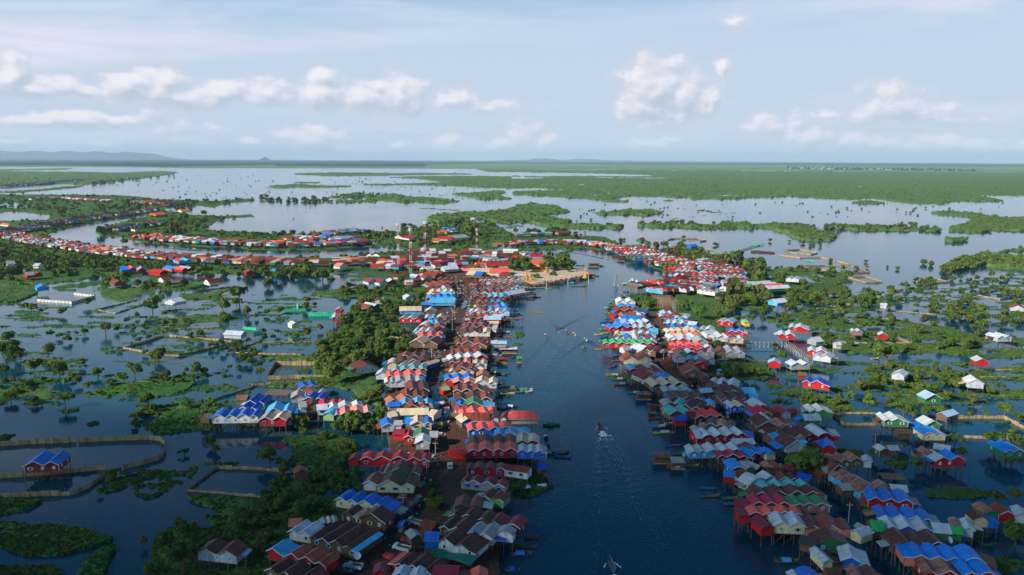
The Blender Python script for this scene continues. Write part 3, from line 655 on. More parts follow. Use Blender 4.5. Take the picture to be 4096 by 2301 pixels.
def crown_np(nq, R, lobes=7, flat=.75, leaf=.5, rs=RS, gap=.15):
    "leaf clumps spread through several uneven lobes; returns quads"
    cs = []
    for i in range(lobes):
        a = rs.rand()*6.283; r = (rs.rand()**.6)*.62; cs.append((r*math.cos(a)*(.8+.5*rs.rand()), r*math.sin(a), (rs.rand()-.35)*.8, .24+.30*rs.rand()))
    cs = np.array(cs); k = rs.randint(0, lobes, nq); d = rs.normal(size=(nq, 3)); d /= np.linalg.norm(d, axis=1)[:, None]
    d[:, 2] = np.where(d[:, 2] < -.45, -d[:, 2], d[:, 2])
    rad = cs[k, 3]*(1-.30*rs.rand(nq)**2); P_ = cs[k, :3]+d*rad[:, None]; P_[:, 2] *= flat
    nrm = d+rs.normal(size=(nq, 3))*.45; nrm /= np.linalg.norm(nrm, axis=1)[:, None]
    up = rs.normal(size=(nq, 3)); a = np.cross(nrm, up); a /= np.linalg.norm(a, axis=1)[:, None]; b_ = np.cross(nrm, a)
    s = leaf*(.6+.8*rs.rand(nq))[:, None]
    V = np.stack([P_-a*s-b_*s*.7, P_+a*s-b_*s*.6, P_+a*s*.8+b_*s*.7, P_-a*s*.7+b_*s], 1).reshape(-1, 3)
    V[:, 2] += .75*flat
    return V*R, np.arange(nq*4).reshape(-1, 4)
def trunk_np(h, r, R, rs=RS):
    b = MB(); top = (rs.normal()*.15*R, rs.normal()*.15*R, h)
    b.bar((0, 0, -1.5), (top[0]*.4, top[1]*.4, h*.55), r, BARK, n=6, r2=r*.75); b.bar((top[0]*.4, top[1]*.4, h*.55), top, r*.75, BARK, n=6, r2=r*.35)
    for k in range(5):
        a = rs.rand()*6.28; z = h*(.45+.3*rs.rand()); q = (math.cos(a)*R*.55, math.sin(a)*R*.55, z+h*.38)
        b.bar((top[0]*.4, top[1]*.4, z), q, r*.4, BARK, n=4, r2=r*.12)
    return b
TREES = []   # prototypes: (crown mesh, trunk mesh, unit radius 1 crown)
def proto(i, nq, flat, th, leaf, lm):
    rs = np.random.RandomState(100+i); V, Fq = crown_np(nq, 1.0, 6+i % 4, flat, leaf, rs); V[:, 2] += th
    cm = npmesh('crown', V, Fq, [lm], link=False); tb = trunk_np(th+.7*flat, .075, 1.0, rs)
    me = bpy.data.meshes.new('trunk'); me.from_pydata(tb.v, [], tb.f); me.materials.append(BARK); me.update()
    return cm, me, V, Fq
NEARP = [proto(i, 900, .70+.12*(i % 3), .12+.16*(i % 4), .086, (LEAF, LEAF, LEAF2, LEAF, LEAF3, LEAF2, LEAF, LEAF)[i]) for i in range(8)]
MIDP = [proto(20+i, 200, .70+.12*(i % 3), .12+.18*(i % 4), .19, (LEAF, LEAF2, LEAF3)[i % 3]) for i in range(6)]
FARV = [crown_np(34, 1.0, 4, .75, .42, np.random.RandomState(300+i)) for i in range(4)]
BUSHV = [crown_np(26, 1.0, 4, .6, .34, np.random.RandomState(400+i)) for i in range(4)]
def mkpalm():
    rs = np.random.RandomState(5); b = MB(); c = MB(); h = 9.0
    b.bar((0, 0, -1), (.3, .1, h*.5), .22, BARK, n=6, r2=.17); b.bar((.3, .1, h*.5), (.7, .2, h), .17, BARK, n=6, r2=.13)
    for k in range(15):
        a = k*2.4+rs.rand()*.4; e0 = .9-1.2*(k/15); Lf = 3.0+rs.rand()*.8; p = Vector((.7, .2, h)); d = Vector((math.cos(a), math.sin(a), e0)).normalized(); side = Vector((-math.sin(a), math.cos(a), 0))
        seg = 5; pts = [p.copy()]
        for s_ in range(seg): p = p+d*(Lf/seg); pts.append(p.copy()); d = (d+Vector((0, 0, -.32))).normalized()
        for s_ in range(seg):
            w0 = .55*math.sin(math.pi*(s_+.3)/(seg+.6)); w1 = .55*math.sin(math.pi*(s_+1.3)/(seg+.6)) if s_ < seg-1 else .05
            dz = Vector((0, 0, -.22))
            c.add([pts[s_], pts[s_]+side*w0+dz, pts[s_+1]+side*w1+dz, pts[s_+1]], [(0, 1, 2, 3)], PALML); c.add([pts[s_], pts[s_+1], pts[s_+1]-side*w1+dz, pts[s_]-side*w0+dz], [(0, 1, 2, 3)], PALML)
    o = []
    for nm, mb in (('crown', c), ('trunk', b)):
        me = bpy.data.meshes.new(nm); me.from_pydata(mb.v, [], mb.f); me.materials.append(mb.mats[0]); me.update(); o.append(me)
    return o
PALM = mkpalm()
# ---------------------------------------------------------------- houses
EAVE, FLOOR = 5.4, 3.1
FOOT = []    # centres and radii kept clear of trees
def profile(kind, x0, x1, e, rise):
    if kind == '(':
        return [(x0+(x1-x0)*t/6, e+rise*.9*math.sin(math.pi*t/6)) for t in range(7)]
    if kind == '/': return [(x0, e-.25*0), (x1, e+.06*(x1-x0)+.12)]
    if kind == '\\': return [(x0, e+.05), (x1, e-.22*(x1-x0))]
    return [(x0, e), ((x0+x1)/2, e+rise), (x1, e)]
def parse(spec):
    o = []
    for t in spec.split('|'):
        k = 'g'
        if t[0] in '(/\\-^': k = t[0]; t = t[1:]
        o.append((k, t[0], float(t[1:]) if len(t) > 1 else 4.0))
    return o
def house_geo(W, D, toks, wall, seed, near=2, land=False, floor=FLOOR, eave=EAVE, stilts=True, shutters=None, trim=True, legs_single=True):
    "returns {part name: [MB, ...]} in local axes: x along the row of gables, y away from the viewer, z up"
    rg = random.Random(seed); tot = sum(t[2] for t in toks); x = 0; P = dict(roof=[], wall=[], roof_trim=[], window=[], stilt=[], door=[])
    WM = wallmat(wall); wb = MB(); tb = MB(); top = []
    ov = .35; zz = 0
    for i, (k, c, wd) in enumerate(toks):
        ww = W*wd/tot; x0, x1 = x, x+ww; x += ww; rise = max(.5, min(.27*ww, 1.9))*(.92+.16*rg.random()); rb = MB(); th = .07
        y0, y1 = -.45-.012*i, D+.35+.012*i; jog = rg.uniform(-.12, .12) if near else 0
        y0 += jog
        if k in 'g(/\\':
            pr = profile(k, x0, x1, eave, rise); q = list(pr)
            if i == 0: q[0] = (q[0][0]-ov, q[0][1]-ov*(.5 if k != '/' else .0))
            if i == len(toks)-1: q[-1] = (q[-1][0]+ov, q[-1][1]-ov*(.5 if k != '\\' else .22))
            n = len(q); zz += .004
            q = [(a, b_+zz) for a, b_ in q]
            vs = [(a, y0, b_) for a, b_ in q]+[(a, y1, b_) for a, b_ in q]+[(a, y0, b_-th) for a, b_ in q]+[(a, y1, b_-th) for a, b_ in q]
            fs = []
            for j in range(n-1): fs += [(j, j+1, n+j+1, n+j), (2*n+j, 3*n+j, 3*n+j+1, 2*n+j+1), (j, 2*n+j, 2*n+j+1, j+1), (n+j, n+j+1, 3*n+j+1, 3*n+j)]
            fs += [(0, n, 3*n, 2*n), (n-1, 3*n-1, 4*n-1, 2*n-1)]
            rb.add(vs, fs, roofmat(c)); top += [(a, b_-.12) for a, b_ in pr]
            if near >= 2 and k == 'g' and rg.random() < .8:   # ridge cap
                rc = MB(); rc.bar(((x0+x1)/2, y0, eave+rise+zz+.01), ((x0+x1)/2, y1, eave+rise+zz+.01), .09, roofmat('k' if c in 'rkto' else c)); rb.kids = [('ridge_cap', rc)]
            if near >= 1 and trim:
                for (a, b_), (a2, b2) in zip(q, q[1:]):
                    tb.add([(a, y0-.05, b_-.16), (a2, y0-.05, b2-.16), (a2, y0-.05, b2+.05), (a, y0-.05, b_+.05), (a, y0-.003, b_-.16), (a2, y0-.003, b2-.16), (a2, y0-.003, b2+.05), (a, y0-.003, b_+.05)],
                           [(0, 1, 2, 3), (3, 2, 6, 7), (4, 7, 6, 5), (0, 4, 5, 1)], TRIM() if c not in 'kzdnr' or rg.random() < .6 else WOOD())
        else:
            # ridge runs across: the slope faces the viewer
            r2 = max(.6, min(.24*D, 2.4)); a0 = x0-(ov if i == 0 else 0); a1 = x1+(ov if i == len(toks)-1 else 0); hip = min(D*.45, (x1-x0)*.3) if k == '^' else 0
            ym = D/2; pts = [(a0, y0, eave-.2), (a1, y0, eave-.2), (a1-hip, ym, eave+r2), (a0+hip, ym, eave+r2), (a0, y1, eave-.2), (a1, y1, eave-.2)]
            vs = pts+[(p[0], p[1], p[2]-th) for p in pts]
            fs = [(0, 1, 2, 3), (3, 2, 5, 4), (6, 9, 8, 7), (9, 10, 11, 8), (0, 6, 7, 1), (4, 5, 11, 10)]
            fs += [(0, 3, 9, 6), (3, 4, 10, 9), (1, 7, 8, 2), (2, 8, 11, 5)] if k == '-' else [(0, 3, 4), (1, 5, 2), (0, 4, 10, 6), (1, 7, 11, 5)]
            rb.add(vs, fs, roofmat(c, 0)); top += [(x0, eave-.25), (x1, eave-.25)]
            if k == '-':
                for xx in (x0+.02, x1-.02): wb.add([(xx, .02, eave-.3), (xx, D-.02, eave-.3), (xx, ym, eave+r2-.25)], [(0, 1, 2)], WM)
            if near >= 1: tb.box(((a0+a1)/2, y0-.03, eave-.26), (a1-a0, .05, .14), TRIM())
        P['roof'].append(rb)
    # wall shell under the roofs
    tp_ = []
    for a in top:
        if not tp_ or abs(a[0]-tp_[-1][0]) > 1e-4 or abs(a[1]-tp_[-1][1]) > 1e-4: tp_.append(a)
    tp_[0] = (.03, tp_[0][1]); tp_[-1] = (W-.03, tp_[-1][1]); n = len(tp_)
    vs = [(a, 0, b_) for a, b_ in tp_]+[(a, 0, floor) for a, b_ in tp_]+[(a, D, b_) for a, b_ in tp_]+[(a, D, floor) for a, b_ in tp_]
    fs = [(j, n+j, n+j+1, j+1) for j in range(n-1)]+[(2*n+j, 2*n+j+1, 3*n+j+1, 3*n+j) for j in range(n-1)]
    fs += [(0, 2*n, 3*n, n), (n-1, 2*n-1, 4*n-1, 3*n-1), (n, 3*n, 4*n-1, 2*n-1)]
    wb.add(vs, fs, WM)
    if near >= 1: wb.box((W/2, -.04, floor-.09), (W+.1, .1, .18), WOOD())
    if near >= 2: # corner boards
        for xx in (.05, W-.05): wb.box((xx, -.03, (floor+eave)/2-.15), (.14, .05, eave-floor-.35), TRIM() if rg.random() < .5 else WOOD())
    P['wall'].append(wb)
    if tb.f: P['roof_trim'].append(tb)
    # windows
    if near >= 1:
        sc = shutters or rg.choice('bWcWqg'); k = max(1, int(W/(3.0 if near == 2 else 4.2))); zc = floor+(eave-floor)*.52
        for j in range(k):
            if rg.random() < .15: continue
            xx = (j+.5)*W/k+rg.uniform(-.3, .3); wn = MB()
            wn.box((xx, -.02, zc), (.86, .06, 1.02), TRIM()); 
            if rg.random() < .4:
                
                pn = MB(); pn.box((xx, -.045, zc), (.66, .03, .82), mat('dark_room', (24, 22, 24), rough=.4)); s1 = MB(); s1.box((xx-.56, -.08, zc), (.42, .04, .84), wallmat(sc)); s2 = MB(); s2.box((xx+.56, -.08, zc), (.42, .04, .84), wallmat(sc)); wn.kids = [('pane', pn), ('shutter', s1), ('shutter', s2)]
            else: pn = MB(); pn.box((xx, -.045, zc), (.66, .04, .82), wallmat(sc)); wn.kids = [('shutter', pn)]
            P['window'].append(wn)
        if near == 2 and D > 3:
            for j in range(max(1, int(D/3.5))):
                for sx, s_ in ((0, -1), (W, 1)):
                    if rg.random() < .4: continue
                    wn = MB(); yy = (j+.5)*D/max(1, int(D/3.5)); wn.box((sx+s_*.02, yy, zc), (.06, .86, 1.0), TRIM()); wn.box((sx+s_*.045, yy, zc), (.04, .64, .8), wallmat(sc)); P['window'].append(wn)
    if stilts:
        nx = max(2, int(W/(2.1 if near == 2 else 3.2))+1); ny = max(2, int(D/(2.4 if near == 2 else 4))+1); g0 = -1.0
        xs = [.15+(W-.3)*i/(nx-1) for i in range(nx)]; ys = [.15+(D-.3)*j/(ny-1) for j in range(ny)]
        for i, xx in enumerate(xs):
            for j, yy in enumerate(ys):
                if near < 2 and 0 < i < nx-1 and j > 0: continue
                sb = MB(); sb.bar((xx+rg.uniform(-.12, .12), yy+rg.uniform(-.1, .1), g0), (xx, yy, floor-.02), .085+.03*rg.random(), WOOD()); P['stilt'].append(sb)
        br = MB()
        for i in range(nx-1):
            if rg.random() < .55: q_ = MB(); q_.bar((xs[i], .02, 0.3), (xs[i+1], .02, floor-.3), .05, WOOD()); P.setdefault('brace', []).append(q_)
            if rg.random() < .35: q_ = MB(); q_.bar((xs[i+1], .06, 0.3), (xs[i], .06, floor-.3), .05, WOOD()); P.setdefault('brace', []).append(q_)
        for j in range(ny-1):
            if rg.random() < .4: q_ = MB(); q_.bar((.02, ys[j], .3), (.02, ys[j+1], floor-.3), .05, WOOD()); P.setdefault('brace', []).append(q_)
        if near >= 2 and rg.random() < .6:   # side deck with rail
            dx = 1.5; s_ = rg.choice((-1, 1)); cx = -dx/2 if s_ < 0 else W+dx/2
            br.box((cx, D/2, floor-.1), (dx, D*.8, .1), WOOD())
            for jj in range(4):
                yy = D*.1+D*.8*jj/3; xo = -dx+.05 if s_ < 0 else W+dx-.05; br.bar((xo, yy, -1), (xo, yy, floor+.9), .05, WOOD())
            xo = -dx+.05 if s_ < 0 else W+dx-.05; br.bar((xo, D*.1, floor+.85), (xo, D*.9, floor+.85), .04, WOOD())
        if br.f: P['side_deck'] = [br]
    return P
HOUSES = []  # dicts: loc, yaw, W, D, toks, wall, zone...
def zone(x, y):
    if y > 720 and x > 45: return 'far_east' if x > 60 else 'north'
    if y > 640: return 'far'
    if x < -88: return 'left_marsh'
    if x < -34: return 'west'
    if x < 40: return 'mid'
    if x < 92: return 'bank'
    if x < 150: return 'lane'
    return 'right_marsh'
ZN = dict(left_marsh='in the left marsh', west='left of the red dirt road', mid='between dirt road and river', bank='on the right riverbank', lane='right of the far lane',
          right_marsh='in the right marsh', far='along the far channel', far_east='on the far bend of the right bank', north='on the far shore')
def add_house(PL, PR, D, toks, wall, **kw):
    v = PR-PL; W = max(2.4, v.length); yaw = math.atan2(v.y, v.x)
    c = PL+v/2+Vector((-v.y, v.x, 0)).normalized()*D/2
    FOOT.append((c.x, c.y, W/2+.8, D/2+.8, yaw))
    HOUSES.append(dict(loc=Vector((PL.x, PL.y, 0)), yaw=yaw, W=W, D=D, toks=toks, wall=wall, c=c, zone=zone(c.x, c.y), **kw))
HL = """
T1 60 1210 800 1465 185 k3|k4|k4 n
T1 90 895 1020 1150 155 c4|\\c2|t4|t5|t3 R
T1 425 580 770 650 160 w4|w5 W
T1 430 490 600 480 90 -o n
T1 770 650 1520 870 290 k3|k4|k5|k3|\\c1.4 n
T1 960 470 1210 430 60 g|y|g n
T1 1290 300 1980 440 120 k3|\\y1.5|k7 n
T1 1185 65 2080 225 125 (b3|b3|b4|b3|\\b2 Y
T2 40 1085 720 1270 200 /s1.6|k3|k5|k3 R
T2 730 1275 1110 1300 190 -m R
T2 1120 1330 1350 1340 150 \\m R
T2 1370 1310 1600 1300 110 s R
T1 1800 1245 1960 1240 120 m R
T2 90 1290 600 1330 90 w|w c
T2 810 730 1420 890 200 k5|k4|\\k2 w
T2 600 730 800 738 165 -b b
T2 850 510 1260 600 190 k3|k5 n
T2 1280 605 1690 685 170 g3|g4 W
T2 1755 610 2015 640 60 (g W
T2 1015 305 2130 510 140 k3|k5|k4|r3|\\m2|(m4 m
T2 1075 175 1500 195 140 k5|r4 n
T2 1510 15 1860 80 120 k3|r2|r2 l
T2 535 500 715 540 90 -r n
T2 385 690 540 650 100 g n
T3 1065 1220 1825 1235 170 k7|k3 Y
T3 800 1195 1060 1215 175 t4 W
T3 1100 970 1940 990 170 r1|y1|k5|r2 G
T3 490 712 690 715 100 m R
T3 740 712 2140 735 110 (R3|R4|R4|R3|R2 R
T3 1630 240 2160 230 125 R2|G4 R
T3 1410 185 1620 190 100 -m R
T3 1865 375 2155 370 130 w g
T3 2165 240 2300 240 110 -g n
T4 340 1160 1230 1270 105 k2|m4|m4|m3 g
T4 455 885 1235 895 100 k2|k4|k4|r3 R
T4 1245 900 1700 970 100 -r|-r W
T4 415 600 495 555 150 /R R
T4 500 548 1480 540 140 s3|s5|s4|s4 R
T4 500 385 1480 380 140 k3|k5|k4|r4 R
T4 1490 545 2090 550 130 w4|w3|w3|\\g1.2 b
T4 1480 355 1930 360 140 y4|(y4 R
T4 1030 205 1760 205 95 c3|c4|(c4 W
T4 480 130 1390 90 120 s3|s4|s4|(s4 b
T6 590 1250 1110 1245 150 -r W
T6 1115 1215 1310 1210 150 r W
T6 1330 1200 1470 1210 110 r W
T6 1480 1190 2140 1180 140 ^s y
T6 515 1125 1285 1085 110 s3|s5|s4|s3 R
T6 440 1175 560 1280 90 -y n
T6 470 1035 770 1000 90 r|r n
T6 450 940 1220 930 110 b2|G5|\\c3 n
T6 420 830 1170 810 110 k3|k4|r3 n
T6 380 645 1105 640 100 r3|r4|r4|\\r2 n
T6 380 480 820 470 90 p4|p4 n
T6 285 560 380 545 100 -R n
T6 820 470 1270 475 95 y5|y3 w
T6 200 410 810 395 85 b3|b4|b4 p
T6 300 235 800 235 90 y2|r4|r3 y
T6 860 330 1100 330 80 o r
T6 300 180 850 190 90 r2|r4|r3 y
T6 780 80 1060 80 80 y4|y3 W
T6 800 160 1010 165 45 g W
T6 300 60 720 60 90 r|r|p n
T6 170 620 300 600 60 -l R
T5 140 1355 395 1335 125 b w
T5 400 1330 520 1330 50 -g w
T5 735 1335 1165 1320 125 y4|b2 y
T5 620 1300 730 1300 60 -u W
T5 460 1110 1090 1095 110 -y c
T5 330 1160 455 1140 90 -y g
T5 1100 1110 1195 1130 95 -y W
T5 640 985 1100 960 110 r5|r3 n
T5 280 950 505 935 75 -b g
T5 512 912 1165 895 92 c4|c5|c3 g
T5 280 860 760 800 80 o3|o4 n
T5 540 760 1080 740 140 r4|r3|k2 n
T5 655 640 1110 620 170 r5|k4 n
T5 205 475 995 440 90 y2|g2|g4|g4|g3 w
T5 215 355 1040 315 90 s3|s3|s4|s3 b
T5 360 225 1060 200 70 g3|q4|q4|q3 G
T5 450 125 1010 155 90 g4|g5|g3 G
T5 1010 70 1110 90 80 y b
T5 20 300 235 300 80 w w
T5 225 100 450 100 90 (y y
T5 155 100 225 100 60 u G
T7 100 720 800 705 95 (b5|b4|b5|b3 W
T7 60 730 100 715 60 -g n
T7 510 600 785 605 75 B4|B3 Y
T7 600 495 895 500 100 B5|B3 w
T7 920 635 1300 620 100 c6|c3 g
T7 820 755 1225 755 80 g5|y5 R
T7 1305 420 1490 410 75 g g
T7 1430 270 1680 245 60 B4|B3 Y
T7 1495 455 1790 460 80 B4|B3 R
T7 1530 545 1710 535 85 k n
T7 1440 560 1530 550 70 -g w
T7 1715 550 2120 520 75 R4|R3|R2 R
T7 1705 605 2390 548 60 -w3|w3|w4|w3 W
T7 1790 678 1950 685 80 (c l
T7 1960 680 2530 640 90 p2|p4|p5|p3 G
T7 1580 360 1700 340 60 r w
T7 1710 350 1800 350 50 g g
T7 470 450 620 450 60 -n n
B2 1015 820 1225 790 55 k w
B2 1125 195 1240 175 30 r|w G
B2 800 225 860 225 20 w R
B2 765 305 930 300 35 w|r|w R
B2 360 375 435 365 20 w Y
B2 1190 130 1300 130 20 r|w w
B2 1505 105 1580 100 20 w w
B1 1650 130 1765 145 20 w w
B1 2250 470 2420 480 25 -w w
B1 370 10 495 0 25 u c
C1 240 340 590 325 90 u4|u3 r
C1 1990 1200 2380 1240 90 k4|r4 w
C2 390 420 520 400 40 r n
U1 125 320 755 345 200 w4|w4 Y
U1 -130 370 110 345 180 (m R
U3 290 1345 490 1345 140 /m R
U3 495 1330 1610 1350 125 (s4|s4|s5|s3 R
U3 430 1155 560 1130 150 /m m
U3 565 1130 1340 1135 160 M4|M4|M4 R
U3 1345 1140 2160 1140 150 /G1.5|G3|G4|G4|\\G1 P
U3 530 790 700 790 0 k n
U3 560 940 1940 900 120 k5|k5|k5|k4 n
U3 1950 960 2110 945 150 r w
U3 700 775 1780 740 110 (q4|q4|q4|q3 R
U3 480 700 800 600 100 (w5 W
U3 810 600 1050 575 100 w W
U3 200 540 470 530 110 -r R
U3 0 530 190 540 90 -u R
U3 1130 590 1520 590 110 r4|k3 n
U3 1490 560 1730 620 60 -B n
U3 130 410 410 400 150 (u G
U3 415 400 620 385 120 (g G
U3 640 390 780 345 110 g k
U3 890 380 1200 360 120 z4|r3 n
U3 930 470 1210 470 60 -k n
U3 1240 400 1380 405 90 -m n
U3 2080 430 2480 370 120 r n
U1 770 345 1450 380 220 k3|r4 p
U1 1455 385 1650 400 190 r p
U1 1660 415 1880 520 150 w Y
U1 965 685 1620 700 180 k G
U1 640 640 940 720 120 -d n
U1 1300 1030 1475 1010 230 \\k n
U1 1480 1005 2030 1075 240 w5|\\w2 b
U1 1110 1040 1290 1030 240 w Y
U1 1230 1330 1480 1340 180 -k n
U1 1660 1330 2230 1380 190 z4|k4 G
U1 640 1400 1090 1390 170 (b b
U1 490 1400 630 1400 140 w n
U2 -120 90 660 150 165 b4|b4|b4 R
U2 75 375 1000 450 165 b3|b4|b4|b3 b
U2 185 550 1020 610 175 w4|w5|w5 b
U2 -20 605 170 615 180 -e n
U2 -120 640 -30 610 110 g n
U2 1035 630 1310 655 160 -w G
U2 1320 640 1470 660 100 -e G
U2 300 870 1220 880 180 k5|k3|k4 n
U2 505 1085 1890 1180 190 /u2|u4|u4|u4|(u5 p
U2 1900 1190 2090 1225 180 \\r n
U2 860 1335 1470 1380 210 z3|z5 R
U2 1530 1385 2110 1420 210 u4|(u5 R
U2 1900 320 2130 320 130 (z G
U2 2140 320 2420 325 125 r R
U2 2430 340 2640 370 130 w w
U2 1700 415 1960 425 110 k y
U2 1960 430 2060 440 80 \\u b
U2 1340 560 1710 610 140 z|w w
U4 190 930 480 860 150 k n
U4 800 1345 1190 1300 360 z3|z4 c
U4 1210 1320 1480 1325 160 z n
U4 1440 1300 1740 1325 120 -w n
U4 240 740 860 715 120 z3|z3|z4 n
U4 870 710 960 720 90 w w
U4 110 940 310 920 60 -g n
U4 450 1290 650 1280 60 -g n
U6 640 1035 1790 975 165 k2|k4|k4|(k4|(w5 m
U6 1800 965 1860 968 120 \\w R
U6 600 1075 750 1045 120 -c n
U6 590 920 800 870 110 k4|k4 n
U6 280 800 650 790 150 k n
U6 350 695 610 690 125 w G
U6 205 555 545 545 140 M3|M4 G
U6 550 545 745 535 120 r n
U6 750 530 945 520 105 (M w
U6 955 515 1065 515 60 -M n
U6 210 420 500 410 130 w R
U6 700 780 970 775 110 o|r w
U6 1340 490 1810 495 110 w3|w4|\\w2 G
U6 1240 660 1560 660 95 -w G
U6 1600 1235 1870 1255 130 b R
U6 1370 1140 1560 1200 90 b k
U6 850 1220 1240 1190 150 k w
U6 1130 1165 1330 1140 70 c|c n
U6 1060 1080 1240 1100 90 z n
U7 770 605 990 600 70 w G
U7 740 750 1075 750 90 u3|u2|\\w1 Y
U7 140 535 510 545 90 w3|w5|\\w2 G
U7 350 730 555 740 40 -n n
U7 70 985 360 970 50 w4|-w n
U7 920 1135 1360 1115 90 w4|u4 R
U7 790 1060 940 1050 70 z n
U7 900 960 1130 1000 70 -w G
U7 1970 1025 2300 1020 120 u3|u4|\\w1 G
U7 770 210 1010 205 55 v4 G
U7 1100 480 1260 430 50 -v n
U5 820 1320 1890 1290 120 w3|g3|w5|w4|w4 c
U5 1405 1410 2125 1415 90 M3|M5|M3|\\M2 k
U5 960 1018 1980 960 125 -w2|(w4|w4|w4|w3 R
U5 1985 990 2110 1000 120 \\b R
U5 1745 1140 2150 1130 90 -w w
U5 1900 1290 2160 1300 110 k w
U5 2080 1395 2400 1310 120 u|u R
U5 2410 1370 2590 1350 110 u2|u2 Y
U5 930 635 1500 600 125 S4|S4|S3 k
U5 780 630 925 635 125 -k k
U5 520 670 745 665 75 -B R
U5 400 550 880 510 120 q6|q4 n
U5 470 350 860 400 110 q3|k3 n
U5 290 365 520 360 95 (g M
U5 640 390 1080 470 130 k4|k4 n
U5 440 240 1050 245 125 k4|k4|k3 n
U5 1120 390 1330 405 120 c R
U5 1150 770 1740 830 120 k4|o4|k3 n
U5 900 880 1240 860 60 g|z n
U5 1460 115 1930 105 125 k4|k5|k3 n
U5 1480 245 2060 250 140 k4|k5|k4 P
U5 2065 240 2215 250 100 -c P
U5 1950 120 2180 120 100 -c c
U5 1660 395 1960 380 95 w4|y4 b
U5 1060 100 1290 80 60 -v n
V3 1060 1168 1640 1158 90 g4|g5|g5 c
V3 820 1045 1480 1010 120 y4|y4|y4 n
V3 1000 930 1340 910 105 u5|u3 n
V3 640 905 1000 860 120 r w
V3 590 790 1100 760 120 r5|r3 w
V3 360 710 1000 690 90 (c4|c3|w5|w4 R
V3 245 500 800 505 105 r5|r6 y
V3 370 240 600 300 70 -w w
V3 640 315 890 340 110 r4|r3 n
V3 250 310 370 300 60 -g w
V3 1570 575 1965 600 75 r3|r6 R
V3 1525 495 1940 520 75 c3|c4|\\c2 k
V3 1945 520 2110 520 65 y w
V3 1295 480 1505 480 65 (g w
V3 1480 790 1840 790 120 r n
V3 1850 870 2000 870 80 r n
V3 1990 1010 2576 1070 125 w3|w4|w5 b
V3 2020 1100 2500 1100 100 k4|k4 n
B3 2150 655 2340 660 55 g4|g3 g
B3 2050 650 2150 655 40 r n
V3 1230 285 1920 290 60 M3|M4|M5|M4 R
V3 1230 235 1890 235 70 s3|s4|s4|s3 R
V3 1290 385 1545 390 80 r G
V3 1550 372 1700 365 55 v n
V3 1770 345 2100 370 65 k4|g4 g
V3 1910 260 2050 265 50 w R
V3 1240 100 1690 105 70 v3|v5|v3 R
V3 1165 70 1760 60 60 W3|y5|W3 y
V3 1700 150 1970 150 80 g g
V3 2080 50 2415 50 75 w2|w5|w2 W
V1 95 1290 1360 1310 85 e3|e4|e4|e2|e4|e4|e3 R
V1 370 1200 1420 1250 60 v3|v3|g3|v4|v4|v4 R
V1 620 1150 820 1150 80 (u w
V1 830 1150 1320 1160 80 y3|r4|r3 w
V1 400 1150 610 1150 50 -r w
V1 380 1055 530 1060 75 y y
V1 540 1060 760 1060 55 -v Y
V1 765 1065 1400 1090 90 w4|w4|w3|\\v2 Y
V1 260 900 840 880 85 u3|u5|u3 R
V1 845 890 1390 900 75 w3|w4|w4 n
V1 1240 975 1440 985 55 -c n
V1 425 800 1150 790 80 -u2|-v3|v2|v4|v3 R
V1 1160 750 1300 745 70 w b
V1 540 690 1060 680 65 -u W
V1 355 615 525 610 75 r R
V1 530 605 1100 600 65 o3|r3|r4|y3 r
V1 810 510 1130 540 65 u4|u3 r
V1 420 460 860 450 75 r4|r5 r
V1 480 365 920 370 55 (u4|u4|u2 r
V1 425 240 890 245 75 W4|W4 W
V2 285 540 690 545 70 v5|v3|r2 r
V2 245 610 710 620 60 v2|r3|r3 r
V2 345 655 960 690 45 -r3|w3|\\b2 b
V2 430 790 930 810 75 w3|w4|w4 b
V2 940 800 1140 825 60 -w b
V2 440 730 900 735 60 u3|u3|q4 b
V2 540 915 1270 940 70 u3|r4|v3|(u4 r
V2 420 995 1250 980 65 y3|y3|y4|y4|(y4 W
V2 540 1062 1280 1080 60 p3|p4|p4|(s4 n
V2 1250 1010 1440 1060 75 (w w
V2 1250 930 1590 955 75 w3|w5 G
V2 1700 720 2080 760 80 y3|v5 R
V2 1990 975 2440 1005 60 u4|u5|\\v2 R
V2 1950 1095 2250 1100 75 M|M R
V2 2010 1180 2350 1195 70 r4|w3 y
V2 2390 760 2517 760 60 l|l X
V2 1450 1060 1570 1065 60 v w
V2 780 610 940 625 55 W w
V5 575 462 945 440 35 w3|w4|w4|w5 R
V5 590 405 880 400 40 r2|r4|r4|r3 n
V5 650 305 985 300 48 r2|r5|r4|r3 n
V5 680 350 860 345 20 -r n
V5 800 315 940 325 42 r n
V5 715 190 970 190 34 k2|k4|k2|y3 W
V5 730 145 985 150 34 r2|r3|r4|r2 n
V5 760 105 910 105 30 r|r|r n
V5 915 70 1075 70 22 -v R
V5 985 300 1125 300 18 -v g
V5 970 105 1050 105 12 -y y
V5 990 155 1030 158 10 -g w
V5 790 60 1100 60 26 w2|r3|s3|r3|y2 n
V5 190 290 460 305 46 y5|k5 n
V5 275 235 505 232 38 s4|s4|s3 c
V5 230 190 405 192 32 w2|w3|w3 w
V5 410 195 510 200 42 k|k n
V5 275 135 380 138 32 (w R
V5 345 155 540 150 32 r3|r4 p
V5 385 108 540 105 28 c|c|k n
V5 330 55 530 55 32 w3|c3|y4 b
V5 440 80 580 80 26 k|r n
V5 90 65 305 70 30 g|w|r R
V5 70 490 380 475 40 k3|k3|k3 n
V5 100 435 380 435 40 r4|k4|k4 n
V4 425 790 790 785 45 -y3|-y6 c
V4 860 800 1040 800 40 w n
V4 800 680 945 680 28 -u k
V4 950 635 1360 630 55 -c c
V4 885 578 1375 570 45 u4|u3|u3|u2 R
V4 960 530 1370 505 45 y3|r3|c3|c2 n
V4 950 478 1370 470 40 y3|y3|y3|y2 Y
V4 940 425 1330 415 42 k3|k3|w3|r2 n
